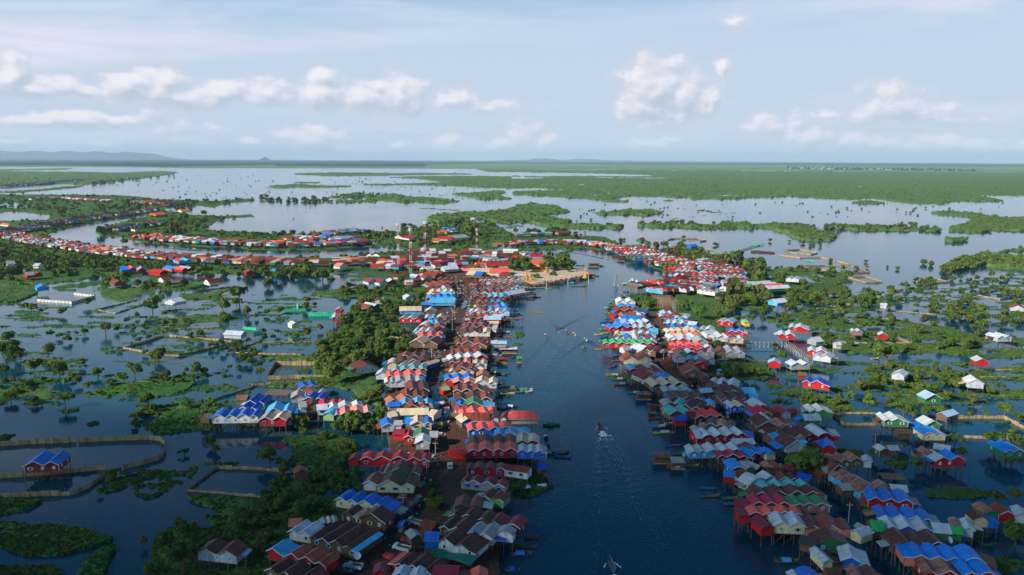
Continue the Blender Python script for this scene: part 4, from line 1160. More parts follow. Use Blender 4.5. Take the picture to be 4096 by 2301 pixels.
V4 945 385 1310 370 42 r3|r4|k3 n
V4 940 345 1380 310 40 r3|r4|r4|r3 n
V4 1070 265 1370 265 40 r4|r4|r3 n
V4 1620 340 1860 350 45 R3|R3|r3 n
V4 1880 340 2080 345 40 w3|r3 w
V4 1640 420 2060 430 50 r4|k4|g3|r3 n
V4 2190 405 2390 415 40 w3|w3|W2 W
V4 1650 370 1800 385 30 r|r n
V4 2190 500 2310 520 70 w b
V4 2300 478 2400 480 45 u W
V4 1690 485 2180 490 48 k3|r4|r4|r3 w
V4 1700 560 2255 555 52 r4|r3|q3|q3|q3 r
V4 1740 640 2190 640 44 r4|r3|u3|u3 n
V4 1750 710 2270 700 44 r3|k4|k3|r4|c3 n
V4 1740 765 2310 760 42 r3|k3|u3|u4|(u3 w
V4 1620 810 2310 820 44 W2|W2|r3|g3|y3|c3 w
V4 1640 870 2150 870 44 r3|s3|r3|G2|s3 G
V4 1640 930 2200 920 44 k3|r3|r3|-v4 r
V4 520 295 650 290 20 -w y
V4 310 200 485 200 20 -r W
V4 75 300 210 295 25 r w
V4 230 290 370 280 25 w r
V4 -30 290 40 285 25 w w
V4 645 265 795 255 20 -r P
V4 700 200 780 190 25 w c
V4 780 185 940 180 30 y4|r3 R
V4 845 225 985 215 28 r w
V4 1030 190 1200 150 45 r4|r3 n
V4 900 130 1080 130 20 -l w
V4 850 75 1020 60 25 -w W
V4 1200 75 1440 60 30 -w w
A1 1225 1205 1375 1195 22 -u3|s4 b
A1 1380 1210 1470 1205 22 g R
A1 1605 1235 1695 1222 22 R R
A1 1725 1195 1815 1185 22 u o
A1 1830 1205 1950 1190 22 s4|v4 R
A1 1265 1320 1440 1318 28 w3|w4 G
A1 1150 1340 1250 1330 25 r n
A1 2105 1340 2245 1325 22 -k W
A1 1925 1320 2050 1320 28 S|r G
A1 1640 1305 1720 1295 15 -r W
A1 70 1145 150 1140 12 -g W
A1 330 1165 385 1165 12 -w W
A1 270 1260 430 1245 15 -g3|r3 R
A1 80 755 130 752 12 s W
A1 1795 1120 1930 1110 22 R4|c4 c
A1 2470 1235 2560 1230 22 r R
A2 1130 1330 1225 1320 18 r w
A2 1240 1335 1320 1325 18 r w
A2 140 1195 200 1195 15 r c
A2 780 1165 840 1170 18 -p W
A4 180 1290 310 1300 20 w3|w4 w
A3 1750 965 1800 970 12 u b
A3 1600 960 1650 960 10 -g g
A3 1245 905 1300 908 12 r G
A3 430 830 470 835 12 r P
A2 2155 700 2195 700 10 -w r
A3 2330 1340 2560 1400 40 w3|w3|s4|w3 G
A3 2200 1430 2300 1420 30 w w
B4 845 440 950 445 20 w3|w4 P
B4 1115 475 1200 480 18 w R
B4 685 575 735 575 15 -w w
B4 110 475 270 485 35 w3|w4 R
B4 215 405 410 420 32 w3|w5|\\w2 R
B4 395 520 485 545 20 w g
B4 405 640 590 655 35 w3|w4 R
B4 455 690 630 715 35 w3|w5 w
B4 5 755 125 765 28 v R
B4 235 780 425 775 30 w4|w3 g
B4 350 945 620 980 40 B3|B5|\\B2 R
B4 310 880 380 885 18 -n r
B4 1245 870 1370 890 38 w w
B4 2090 740 2215 745 28 w R
B4 2010 955 2170 965 42 W3 w
B4 0 140 95 160 25 w c
B4 1130 175 1190 180 12 -w w
B4 2440 200 2572 210 20 r w
B4 2310 505 2450 500 30 w|w w
V6 480 250 600 250 22 ^r W
V6 385 225 575 225 35 -s W
V6 190 215 410 215 28 -y Y
V6 155 235 300 245 22 -y|-b n
V6 355 155 610 150 22 -R W
V6 262 145 395 140 14 -S Y
V6 90 175 190 180 35 O|O p
V6 800 185 925 185 14 ^r X
V6 745 125 925 140 36 -O|-O p
V6 515 10 655 12 8 -W W
V6 655 35 730 38 18 W|W W
V6 600 75 700 80 12 -R c
V6 212 70 265 72 8 -W W
V6 290 25 355 30 18 g W
V6 360 40 450 42 12 -r|-W W
V6 775 45 900 48 14 r|r R
V6 395 75 440 75 8 W W
A1 1565 650 1665 645 22 -O O
A1 1825 615 1910 612 15 -O Y
A2 1820 825 1915 825 18 -O W
A2 1770 910 1840 910 12 -O Y
A2 1835 895 1970 895 15 -R W
A2 1995 885 2145 870 18 -g W
A2 1395 870 1540 890 18 r|-r W
A2 1635 1020 1705 1020 25 (W W
A2 1145 1085 1275 1080 25 W|W W
A2 1410 1150 1515 1145 22 -R b
"""
rnd = random.Random(11)
for ln in HL.strip().splitlines():
    t = ln.split()
    xL, yL = tp(t[0], t[1], t[2]); xR, yR = tp(t[0], t[3], t[4]); s = T[t[0]][2]; dp = float(t[5])/s
    if dp < 1: continue
    e = EAVE
    A = G(xL, yL, e); B = G(xR, yR, e); toks = parse(t[6])
    mx, my = (xL+xR)/2, (yL+yR)/2; D = (G(mx, my-dp, e+.8)-G(mx, my, e+.8)).length; D = max(3.0, min(D, 26))
    if t[6][0] in '-^' and len(toks) < 3: D = max(D*.9, 4)
    add_house(A, B, D, toks, t[7], hand=True)
# special heights for some town buildings come out of their own data
# street rows: centre line on the ground, first offset, strip length range, frontage range, sides, palette, wall palette
ROWS = """
1895,1062 1885,1090|4|18,32|4.5,7|L|rrrkkstgwr
1892,1190 1890,1130|5|20,36|4.5,7|R|rrrksgwcr
2495,998 2565,1026 2631,1052 2713,1068 2783,1090 2812,1118|3|14,22|4.5,7|LR|rrrkrsrgrGrvwR
2771,1058 2833,1070 2886,1088 2915,1112|3|10,18|4.5,7|LR|rrRsrvrgkk
2853,1105 2890,1122 2880,1152|3|12,20|5,7|LR|rrkgrsvr
2565,1172 2655,1160 2760,1150|4|10,18|4.5,7|LR|rrkgwsrcrr
2710,1108 2760,1122|3|8,12|5,7|R|rrrsvg
2740,1165 2800,1150 2850,1140|2|10,16|4,6|LR|rrkgrsw
2760,1185 2830,1172|2|10,16|4,6|LR|rrkgrsw
2030,978 2200,972 2330,974 2420,984 2490,996|6|12,18|4.5,6.5|R|urgwrmcpgk
1955,990 2030,984|5|10,16|5,7|R|rsrgw
0,943 80,958 150,972 250,990 400,1012 560,1030 700,1040 900,1052 1024,1058 1200,1062|3|9,14|5,8|LR|rrkkkrrogrkw
1240,1062 1330,1060 1480,1056 1650,1050 1800,1045 1950,1040|3|8,16|6,10|LR|rrkkrowgckyr
1500,1075 1620,1078 1750,1072 1850,1068|3|8,14|6,9|LR|rrkgywcrR
1650,1025 1800,1022 1950,1020|3|8,14|6,9|LR|ryrkrwgk
0,948 60,930 150,914 250,898 330,884 420,869 520,856 600,846|3|8,14|6,9|LR|rrkkrgwm
10,965 120,985 200,1000|2|8,14|6,9|L|rvcgk
440,928 500,918 560,910 640,898|3|8,14|7,10|LR|krggwrG
500,936 560,932|2|8,12|6,9|L|rk
590,955 640,962 720,968 850,976 1024,984 1150,988 1290,984 1470,976|2|10,16|5,8|LR|rrrwgbGskr
1150,960 1290,968 1440,962|2|8,14|6,10|LR|rgwrkc
1280,948 1350,938 1450,930|2|8,14|7,10|LR|gwrGbv
560,812 640,820 720,816|2|12,20|9,14|LR|rrkg
130,803 240,798 330,804 440,811|2|10,16|10,16|L|rwgrp
0,748 60,743 170,736 320,722|2|16,30|14,20|LR|wrkgb
2070,952 2200,948|3|8,12|8,12|L|gwGr
1760,925 1800,935|2|8,14|8,12|L|uGR
1960,1058 2040,1050|3|8,14|6,10|LR|rwgR
"""
for ln in ROWS.strip().splitlines():
    a = ln.split('|'); pts = [G(*map(float, q.split(',')), 1.0) for q in a[0].split()]; off = float(a[1]); l0, l1 = map(float, a[2].split(',')); f0, f1 = map(float, a[3].split(','))
    for p, q in zip(pts, pts[1:]):
        d = (q-p); L_ = d.length; d.normalize(); nrm = Vector((-d.y, d.x, 0))
        for sd in a[4]:
            s_ = 1 if sd == 'L' else -1; t = 0
            while t < L_-f0*.6:
                fw = rnd.uniform(f0, f1); ln_ = rnd.uniform(l0, l1); 
                if rnd.random() < .13: t += fw; continue
                if 'r' in a[5]: fw *= .88
                k = max(1, round(ln_/rnd.uniform(3.8, 4.8))); c = rnd.choice(a[5])
                toks = [('(' if rnd.random() < .04 else 'g', c if rnd.random() < .82 else rnd.choice(a[5]), rnd.choice((3, 4, 4, 5))) for _ in range(k)]
                # strip starts near the road and runs away from it; its depth lies along the road
                base = p+d*(t+.2)+nrm*s_*(off+rnd.uniform(0, 1.5))
                if s_ > 0: A = base+nrm*ln_; B = base; B2 = base   # strip from far to near, depth along +d
                else: A = base; B = base+nrm*s_*ln_
                v = B-A; perp = Vector((-v.y, v.x, 0)).normalized()
                if perp.dot(d) < 0: A, B = B, A; v = -v; A = A; 
                yaw_ok = True
                wl = rnd.choice('nnnwgRyWGbcP')
                add_house(A, B, fw-.5, toks, wl, hand=False)
                t += fw
print('houses', len(HOUSES))
def dist(c): return math.hypot(c.x, c.y)
for h in HOUSES: h['sz'] = h['W']*h['D']**.5/dist(h['c'])**1.0+(.02 if h['hand'] else 0)
HOUSES.sort(key=lambda h: -h['sz'])
IND, REST = HOUSES[:315], HOUSES[315:]
# labels
from collections import defaultdict
zz = defaultdict(list)
for h in IND: zz[h['zone']].append(h)
cnt = {}
for z, l in zz.items():
    l.sort(key=lambda h: h['c'].y)
    for i, h in enumerate(l): h['ord'] = i+1
NUMW = {1: 'single-gabled', 2: 'two-gabled', 3: 'three-gabled', 4: 'four-gabled', 5: 'five-gabled', 6: 'six-gabled', 7: 'seven-gabled'}
def label(h):
    cs = []; [cs.append(WORD[t[1]]) for t in h['toks'] if WORD[t[1]] not in cs]
    col = ' and '.join(cs[:2]); g = NUMW.get(len(h['toks']), 'long')
    if len(h['toks']) == 1: g = {'(': 'barrel-roofed', '-': 'low broad', '^': 'hip-roofed'}.get(h['toks'][0][0], 'single-gabled')
    near = ordw(h['ord'])+' nearest'
    s_ = f"{g} {col} house with {WORD[h['wall']]} walls, {near} {ZN[h['zone']]}"
    if len(s_.split()) > 16: s_ = f"{g} {cs[0]} house, {near} {ZN[h['zone']]}"
    return s_
GR = dict(left_marsh='stilt houses in the left marsh', west='houses left of the dirt road', mid='houses between the dirt road and the river', bank='houses along the right riverbank', lane='houses right of the far lane',
          right_marsh='stilt houses in the right marsh', far='houses along the far channel', far_east='houses on the far bend', north='houses on the far shore')
for i, h in enumerate(IND):
    d = dist(h['c']); near = 2 if d < 340 else (1 if d < 620 else 0)
    nm = 'stilt_house'
    r = empty(nm, (h['loc'].x, h['loc'].y, rnd.uniform(-.35, .3)), h['yaw']); tag(r, label(h), 'house', GR[h['zone']])
    P = house_geo(h['W'], h['D'], h['toks'], h['wall'], i*7+3, near)
    if P.get('side_deck') and near == 2: P['side_deck'][0].build('side_deck', r)
    if near and rnd.random() < .75:   # lean-to sheets on posts at an end or in front
        for q in range(rnd.choice((1, 1, 2))):
            aw = MB(); c = rnd.choice('rkzgwgyubrG'); side_ = rnd.random(); ze = EAVE-rnd.uniform(.2, .8); wd = rnd.uniform(1.6, 3.2); dl = h['D']*rnd.uniform(.4, .9); y0 = rnd.uniform(0, h['D']-dl)
            x0, s_ = (0, -1) if side_ < .5 else (h['W'], 1); x1 = x0+s_*wd; zo = ze-wd*rnd.uniform(.15, .3)
            vs = [(x0, y0, ze), (x1, y0+rnd.uniform(-.2, .2), zo), (x1, y0+dl, zo+rnd.uniform(-.1, .1)), (x0, y0+dl, ze)]
            aw.add(vs+[(a, b_, c_-.06) for a, b_, c_ in vs], [(0, 1, 2, 3), (7, 6, 5, 4), (0, 4, 5, 1), (1, 5, 6, 2), (2, 6, 7, 3)], roofmat(c))
            for yy in (y0+.1, y0+dl-.1): aw.bar((x1-s_*.1, yy, -.8), (x1-s_*.1, yy, zo), .055, WOOD())
            aw.build('awning', r)
    for k in ('roof', 'wall', 'roof_trim', 'window'):
        for mb in P[k]:
            w_o = mb.build(k, r)
            for kn, km in getattr(mb, 'kids', []): km.build(kn, w_o)
    legs = P.get('stilt', [])
    if near == 2 and (h['zone'] in ('bank', 'right_marsh', 'left_marsh') or h['W'] < 8):
        for mb in legs[:24]: mb.build('stilt', r)
        for mb in P.get('brace', [])[:8]: mb.build('brace', r)
    elif legs:
        for mb in legs[:(14 if near else 3)]: mb.build('stilt', r)
        if near:
            for mb in P.get('brace', [])[:3]: mb.build('brace', r)
# all the farther, smaller houses as one mass
mm = MB()
for i, h in enumerate(REST):
    P = house_geo(h['W'], h['D'], h['toks'], h['wall'], 9000+i, 0)
    Mx = Matrix.Translation((h['loc'].x, h['loc'].y, 0)) @ Matrix.Rotation(h['yaw'], 4, 'Z')
    for k in ('roof', 'wall', 'stilt'):
        for mb in P[k]:
            for f, m_ in zip(mb.f, mb.m):
                pass
            b0 = len(mm.v); mm.v += [tuple(Mx @ Vector(p)) for p in mb.v]; ids = [mm.mi(x) for x in mb.mats]
            mm.f += [tuple(b0+q for q in f) for f in mb.f]; mm.m += [ids[q] for q in mb.m]
o = mm.build('distant_houses'); tag(o, 'crowded small tin roofed houses along the far channel and bends', 'houses', kind='stuff')
# ---------------------------------------------------------------- trees and bushes
def clear(x, y, m=0.0):
    for (cx, cy, hw, hd, yaw) in FOOT:
        dx, dy = x-cx, y-cy
        if abs(dx) > 40 or abs(dy) > 40: continue
        c, s = math.cos(yaw), math.sin(yaw); u = dx*c+dy*s; v = -dx*s+dy*c
        if abs(u) < hw+m and abs(v) < hd+m: return False
    return True
TL = """
C1 1160 440 200|C1 1850 210 110|C1 1000 620 70|C1 1830 960 170|C1 1900 1060 150|C1 2180 1110 150|C1 2420 960 230|C1 2350 1110 150|C1 1440 1140 110|C1 1700 1130 200|C1 1850 1200 260|C1 2500 880 150|C1 1500 1420 130|C1 1850 1380 300|C1 2050 1300 200|C1 2400 1380 220|C1 2480 1120 160
C2 145 290 210|C2 300 360 120|C2 750 330 210|C2 960 150 190|C2 930 280 130|C2 90 640 110|C2 700 70 130|C2 600 180 90|C2 480 20 110|C2 1800 770 170|C2 1790 650 140|C2 1790 560 110|C2 60 950 160|C2 110 1080 190|C2 300 700 150|C2 450 640 140|C2 560 800 130|C2 420 850 160|C2 240 770 150|C2 700 850 110|C2 640 620 110|C2 30 1180 150|C2 1850 160 60|C2 1000 480 160|C2 840 470 130
B2 770 910 240|B2 990 1170 110|B2 1180 1120 180|B2 1080 1150 110|B2 1240 1060 130|B2 1000 1370 200|B2 960 1430 210|B2 830 1440 160|B2 1100 1430 150|B2 1270 1440 150|B2 1990 620 90|B2 2180 210 90|B2 2010 540 70|B2 40 870 100|B2 640 420 80|B2 510 150 80|B2 500 210 90|B2 240 250 80|B2 110 260 70|B2 40 210 60|B2 220 460 70|B2 400 500 80|B2 510 470 90|B2 580 190 60|B2 490 60 45|B2 10 300 60|B2 180 510 60|B2 300 500 30|B2 1950 1150 60|B2 2000 1300 60
B1 625 260 75|B1 850 450 100|B1 515 490 90|B1 605 490 70|B1 680 530 95|B1 765 470 45|B1 100 560 120|B1 60 680 210|B1 210 680 100|B1 150 720 150|B1 480 660 150|B1 350 810 170|B1 600 860 170|B1 50 860 130|B1 720 900 80|B1 980 870 110|B1 820 770 80|B1 1200 620 60|B1 1270 340 70|B1 1370 290 65|B1 1465 360 60|B1 1660 280 75|B1 1395 540 70|B1 1485 510 75|B1 1460 660 60|B1 1590 700 160|B1 1560 760 110|B1 1590 650 60|B1 2240 210 150|B1 1910 490 80|B1 2010 490 90|B1 2120 590 65|B1 2280 620 60|B1 2400 580 70|B1 1990 850 150|B1 1880 840 70|B1 2050 860 100|B1 2310 820 60|B1 2400 830 60|B1 2470 720 110|B1 2560 690 90|B1 2260 920 60|B1 1360 900 150|B1 1680 890 120|B1 250 220 90|B1 330 220 90|B1 415 260 60|B1 880 170 90|B1 2300 370 150|B1 2250 300 100|B1 2490 270 100|B1 1530 210 160|B1 1060 440 110|B1 660 1170 170|B1 1500 1180 170|B1 350 1150 100|B1 110 1120 120|B1 1620 930 60|B1 2400 110 180|B1 2380 170 100
C4 400 420 400|C4 240 260 200|C4 500 250 200|C4 1280 260 180|C4 1280 390 150|C4 1510 390 130|C4 1130 270 140|C4 1880 100 150|C4 1920 230 100|C4 2270 130 200|C4 2440 110 160|C4 2300 680 150|C4 2480 690 120|C4 2480 1100 220|C4 2550 170 90|C4 1220 330 100|C4 1050 250 110
B4 140 710 130|B4 1190 740 190|B4 1120 690 160|B4 1000 1150 200|B4 1010 1000 160|B4 930 1010 120|B4 1550 1050 150|B4 1490 1130 100|B4 1360 1280 140|B4 1450 1290 110|B4 1590 1290 110|B4 1720 1290 150|B4 1810 1110 90|B4 2070 1140 120|B4 2370 1270 140|B4 2520 1340 120|B4 1560 350 100|B4 1670 380 70|B4 1240 400 110|B4 1230 330 90|B4 930 290 80|B4 870 130 110|B4 700 200 80|B4 480 180 60|B4 320 130 40|B4 580 90 100|B4 390 90 130|B4 240 220 120|B4 720 270 110|B4 1000 220 110|B4 1200 1150 80|B4 1260 60 130|B4 1050 80 120|B4 2110 480 90|B4 1710 500 100|B4 1510 450 110|B4 1380 340 60|B4 1700 790 60|B4 2060 800 130|B4 2320 1020 100|B4 2230 1060 90|B4 1860 950 150|B4 1900 1000 130|B4 200 230 90|B4 1850 1300 40|B4 2020 1290 70|B4 2200 1290 60|B4 1850 570 110|B4 2000 600 120|B4 1350 640 80|B4 1240 800 100|B4 60 620 80|B4 200 1080 100|B4 100 1160 140|B4 2130 250 110|B4 2350 350 80|B4 2470 420 70
B3 1020 350 70|B3 1750 210 140|B3 1860 300 150|B3 2060 290 120|B3 2160 250 130|B3 2380 310 140|B3 2520 300 110|B3 2230 90 180|B3 2370 120 130|B3 1340 220 120|B3 1280 150 90|B3 1120 120 60|B3 990 210 50|B3 970 250 50|B3 1740 800 90|B3 2050 600 110|B3 2200 870 170|B3 2330 860 150|B3 2130 890 120|B3 2440 880 120|B3 1570 620 50|B3 1500 260 60|B3 1640 330 40|B3 2450 150 110|B3 2530 230 80|B3 2180 200 120|B3 2250 330 120
A3 60 1180 130|A3 140 1230 140|A3 330 1160 100|A3 520 1190 110|A3 420 1270 90|A3 250 1290 120|A3 570 1230 100|A3 1560 1050 100|A3 1650 1070 110|A3 1730 1090 90|A3 1850 1100 90|A3 1920 1120 100|A3 2000 1120 90|A3 2140 1140 160|A3 2250 1160 170|A3 2350 1190 130|A3 2200 1250 200|A3 2300 1290 180|A3 2270 1360 150|A3 2500 1120 130|A3 2480 1200 100|A3 2530 1290 100|A3 2440 1320 110|A3 1450 960 90|A3 1370 950 80|A3 1300 980 70|A3 1540 960 70|A3 1720 880 40|A3 2040 950 50|A3 2070 950 40|A3 790 700 30|A3 690 670 25|A3 650 715 22|A3 2030 735 40|A3 2225 680 30|A3 735 830 25|A3 1125 900 35|A3 1090 910 60|A3 1300 900 50|A3 640 880 70
A4 20 910 45|A4 210 920 30|A4 345 930 50|A4 425 960 40|A4 460 950 40|A4 530 965 40|A4 630 1110 55|A4 990 1120 45|A4 1000 1180 30|A4 1200 1175 30|A4 890 1190 50|A4 1555 1130 70|A4 1640 1150 60|A4 135 1180 30|A4 1295 1190 45|A4 790 580 22|A4 940 590 20|A4 1300 590 20|A4 1585 585 18|A4 1820 590 25|A4 1390 630 18|A4 1435 630 22|A4 2300 1080 50|A4 650 1190 60|A4 770 1190 60|A4 2140 590 14
A2 1320 820 45|A2 1270 780 20|A2 1460 780 25|A2 510 870 30|A2 885 840 50|A2 1140 830 60|A2 1120 880 80|A2 390 870 50|A2 545 575 14|A2 375 690 14|A2 1700 1180 60|A2 1660 1290 50|A2 2110 820 150|A2 2150 850 130|A2 2000 770 110|A2 1900 780 100|A2 510 1230 180|A2 660 1280 170|A2 320 1240 110|A2 230 1290 110|A2 760 1340 100|A2 130 1350 120|A2 440 1250 120|A2 740 1240 90|A2 1220 930 70|A2 1280 870 70|A2 2540 880 60|A2 1340 1220 90|A2 1400 1240 60
A1 1010 830 90|A1 1060 820 70|A1 1070 760 30|A1 1250 930 80|A1 2050 820 30|A1 620 640 60|A1 1060 650 70|A1 1280 560 90|A1 1370 590 80|A1 1700 700 60|A1 1850 680 80|A1 2050 640 70|A1 1760 840 120|A1 1830 860 110|A1 1640 820 90|A1 1450 780 100|A1 90 1240 100|A1 280 1210 40|A1 1080 1360 100|A1 1260 1290 110|A1 1600 1340 110|A1 1700 1370 90|A1 1850 1380 100|A1 2080 1290 70|A1 1480 1430 90|A1 640 1220 120|A1 1050 1180 110|A1 700 1160 120|A1 940 1210 100|A1 1180 350 14|A1 1390 350 12|A1 1560 330 10|A1 1900 375 10|A1 2500 350 10|A1 2280 360 8|A1 2090 315 8|A1 2320 335 8
"""
TP = """
1260,1500 1270,1410 1340,1340 1400,1265 1450,1210 1600,1190 1690,1190 1680,1230 1590,1290 1600,1350 1560,1352 1640,1375 1700,1400 1560,1430 1520,1490 1420,1500|150|2.6,4.6|B
1240,1180 1400,1150 1560,1130 1700,1095 1740,1130 1600,1190 1400,1200|34|2.2,3.8|D
2655,985 2780,990 2860,1030 3060,1060 3060,1150 3110,1200 3060,1235 2880,1235 2920,1160 2860,1085 2760,1045|64|3,5.2|D
3080,1085 3240,1075 3400,1105 3350,1160 3500,1205 3480,1240 3300,1245 3080,1215|50|2.6,4.4|D
3400,1170 3600,1130 3850,1105 4300,1080 4300,1280 3900,1290 3700,1270 3450,1245|170|1.7,3.2|D
3700,1260 4200,1270 4200,1340 3900,1330|40|2,3.4|D
-300,1040 100,1050 400,1100 560,1140 640,1120 600,1170 350,1110 0,1135 -300,1140|100|2.4,4.4|B
-300,985 100,990 180,1020 430,1050 700,1070 560,1100 300,1090 0,1060 -300,1060|130|2.4,4.6|B
600,1070 1100,1080 1280,1080 1280,1110 1020,1100 960,1120 700,1110|34|2.2,3.6|B
950,1080 1290,1080 1300,1110 1100,1120 960,1120|40|2.6,4.2|B
-300,785 250,783 480,787 700,803 860,806 860,825 740,842 560,850 300,850 0,840 -300,840|190|3,5.5|D
480,800 900,805 1020,797 1024,803 860,822 700,835 500,830|60|3,5|D
1030,790 1300,793 1340,812 1040,806|46|3,6|B
1070,800 1100,798 1180,806 1290,806 1290,812 1080,812|20|3,5|B
1340,780 1480,772 1600,782 1500,790 1350,795|30|3,5.5|D
640,895 880,870 900,880 760,905 850,915 700,925 640,910|40|3,4.5|B
870,935 1060,935 1290,940 1300,955 1100,958 880,950|40|2.6,4.2|B
1550,900 1660,905 1900,885 1940,920 1900,970 1700,975 1660,940|60|3,5|D
1660,950 1800,945 1850,985 1660,990|34|3,5|B
1890,880 1960,890 2000,960 1900,990 1850,960|26|3,6|B
1500,935 1640,930 1640,950 1500,955|18|3,5|B
2000,930 2250,925 2300,940 2200,950 2050,950|34|3,5|D
2560,1190 2600,1200 2640,1250 2560,1250 2480,1215|12|2.4,3.6|B
1870,1055 1900,1050 2120,1055 2160,1080 1990,1100 1890,1085|22|3,5|B
2035,1045 2112,1042 2118,1085 2080,1100 2030,1095|30|3.0,5.4|H
2172,1050 2250,1035 2290,1070 2270,1092 2200,1100 2165,1095|44|3.0,5.6|H
300,880 430,870 600,850 640,870 500,890 330,905|6|3,4|B
1640,1330 1700,1310 1720,1340 1660,1380|5|2,3|B
3540,890 3700,895 3760,915 3600,915|10|3,5|B
2540,895 2700,890 2800,902 2560,905|20|3,5|B
3260,905 3760,915 3740,925 3300,920|44|3,5|B
600,712 720,700 560,720 360,740 360,735 450,722|40|4,7|D
600,640 700,640 710,690 690,697 600,700|0|4,8|D
3760,1075 3960,1030 3990,1060 3780,1100|26|3,5|D
820,1800 870,1770 900,1860 850,1900|2|2,3|B
3250,1335 3560,1350 3800,1375 3950,1400 3700,1408 3280,1395|34|1.6,2.6|D
3460,1480 3560,1465 3700,1480 3880,1480 3900,1580 3760,1590 3500,1540|40|1.6,2.8|D
3080,1268 3300,1258 3560,1290 3500,1320 3100,1305|30|1.6,2.8|D
3200,1600 3400,1600 3420,1640 3220,1620|8|1.8,2.6|B
1040,1900 1250,1900 1400,1900 1400,2050 1200,2120 1060,2150|26|1.4,2.4|D
0,1520 300,1530 520,1505 780,1510 780,1540 560,1530 330,1570 200,1590 0,1590|26|1.3,2.4|D
500,1690 640,1630 940,1620 820,1640 620,1650 540,1720|14|1.3,2.4|D
430,1330 700,1280 870,1280 800,1300 500,1335|14|1.3,2.2|D
800,1380 1060,1330 1060,1500 900,1450|20|1.6,2.6|B
1300,1650 1560,1680 1540,1740 1400,1740 1300,1700|20|1.8,3|B
820,1690 1240,1700 1230,1720 820,1710|20|1.4,2.2|B
"""
def multi(name, V, Fq):
    k = RS.rand(len(Fq)//26+1).repeat(26)[:len(Fq)]; mi = np.where(k < .5, 0, np.where(k < .8, 1, 2))
    return npmesh(name, V, Fq, [LEAF, LEAF2, LEAF3], mi)
TR = []
for ln in TL.strip().splitlines():
    ls = ln.split('|'); t0 = ls[0].split()[0]
    for q in ls:
        u = q.split(); u = u[-3:]; px, py = tp(t0, u[0], u[1]); dpx = float(u[2])/T[t0][2]
        p = G(px, py, 0); R = dpx/2/F*math.hypot(p.length, CAMH)
        base = G(px, py+dpx*.22, .3); TR.append([base.x, base.y, min(max(R, 1.2), 9), True, .2])
rt = random.Random(21)
for ln in TP.strip().splitlines():
    a = ln.split('|'); poly = [tuple(map(float, q.split(','))) for q in a[0].split()]; n = int(a[1]); r0, r1 = map(float, a[2].split(','))
    xs = [p[0] for p in poly]; ys = [p[1] for p in poly]; k = 0; tries = 0
    while k < n and tries < n*40:
        tries += 1; px, py = rt.uniform(min(xs), max(xs)), rt.uniform(min(ys), max(ys))
        if not inside(poly, np.array([px]), np.array([py]))[0]: continue
        p = G(px, py, 0); R = rt.uniform(r0, r1)
        if not clear(p.x, p.y, R*.45): continue
        TR.append([p.x, p.y, R, False, 2.6 if a[3] == 'H' else .2]); k += 1
TR = [t for t in TR if clear(t[0], t[1], .2)]
print('trees', len(TR))
PALMS = [(3072-2048+0, 0)]
TR.sort(key=lambda t: -(t[2]/math.hypot(t[0], t[1])+(.0015 if t[3] else 0)))
NI = 292; ti = TR[:NI]; trest = TR[NI:]
def near_words(x, y):
    if y > 640: return 'far', 'by the far channel' if x < 60 else 'behind the far bend'
    if x < -150 and y < 420: return 'la', 'in the flooded left marsh'
    if x < -88 and y < 300: return 'lb', 'in the scrub left of the near houses'
    if x < -88 and y < 520: return 'lc', 'in the pens and water of the left marsh'
    if x < -88: return 'ld', 'in the far left marsh'
    if x < -30: return 'ta', 'behind the houses left of the dirt road'
    if x < 60: return 'tb', 'beside the river street'
    if x < 150: return 'tc', 'behind the right bank houses'
    if y < 420: return 'ra', 'in the near right marsh'
    return 'rb', 'in the far right marsh'
zt = defaultdict(list)
for t in ti: k, wd = near_words(t[0], t[1]); wd = 'in the temple grove on the point' if t[4] > 1 else wd; k = 'tg' if t[4] > 1 else k; t += [k, wd]; zt[k].append(t)
for k, l in zt.items():
    l.sort(key=lambda t: t[1])
    for i, t in enumerate(l): t.append(i+1)
for i, t in enumerate(ti):
    x, y, R, ex, zb, k, wd, od = t; d = math.hypot(x, y); pool = NEARP if d < 520 else MIDP; pr = pool[rt.randrange(len(pool))]
    r = empty('tree', (x, y, zb), rt.uniform(0, 6.28), (R*rt.uniform(.9, 1.1), R*rt.uniform(.9, 1.1), R*rt.uniform(.85, 1.15)))
    size = 'broad' if R > 4.2 else ('rounded' if R > 2.8 else 'small'); tone = {LEAF.name: 'dark green', LEAF2.name: 'light green', LEAF3.name: 'olive'}[pr[0].materials[0].name]
    tag(r, f'{size} {tone} tree, {ordw(od)} nearest {wd}', 'tree', 'trees '+wd)
    for nm, me in (('crown', pr[0]), ('trunk', pr[1])):
        o = bpy.data.objects.new(nm, me); COL.objects.link(o); o.parent = r
# the rest of the trees, one mass
VS = []; FS = []; off = 0
for t in trest:
    x, y, R = t[:3]; V, Fq = FARV[rt.randrange(4)]; d = math.hypot(x, y)
    if d < 700: V, Fq = MIDP[rt.randrange(6)][2:4]
    a = rt.uniform(0, 6.28); c, s = math.cos(a), math.sin(a); v = V*R*np.array([1, 1, rt.uniform(.8, 1.15)]); v = np.stack([v[:, 0]*c-v[:, 1]*s+x, v[:, 0]*s+v[:, 1]*c+y, v[:, 2]+t[4]], 1)
    VS.append(v); FS.append(Fq+off); off += len(v)
o = multi('distant_trees', np.concatenate(VS), np.concatenate(FS)); tag(o, 'smaller far off trees over the marshes and islands', 'trees', kind='stuff')
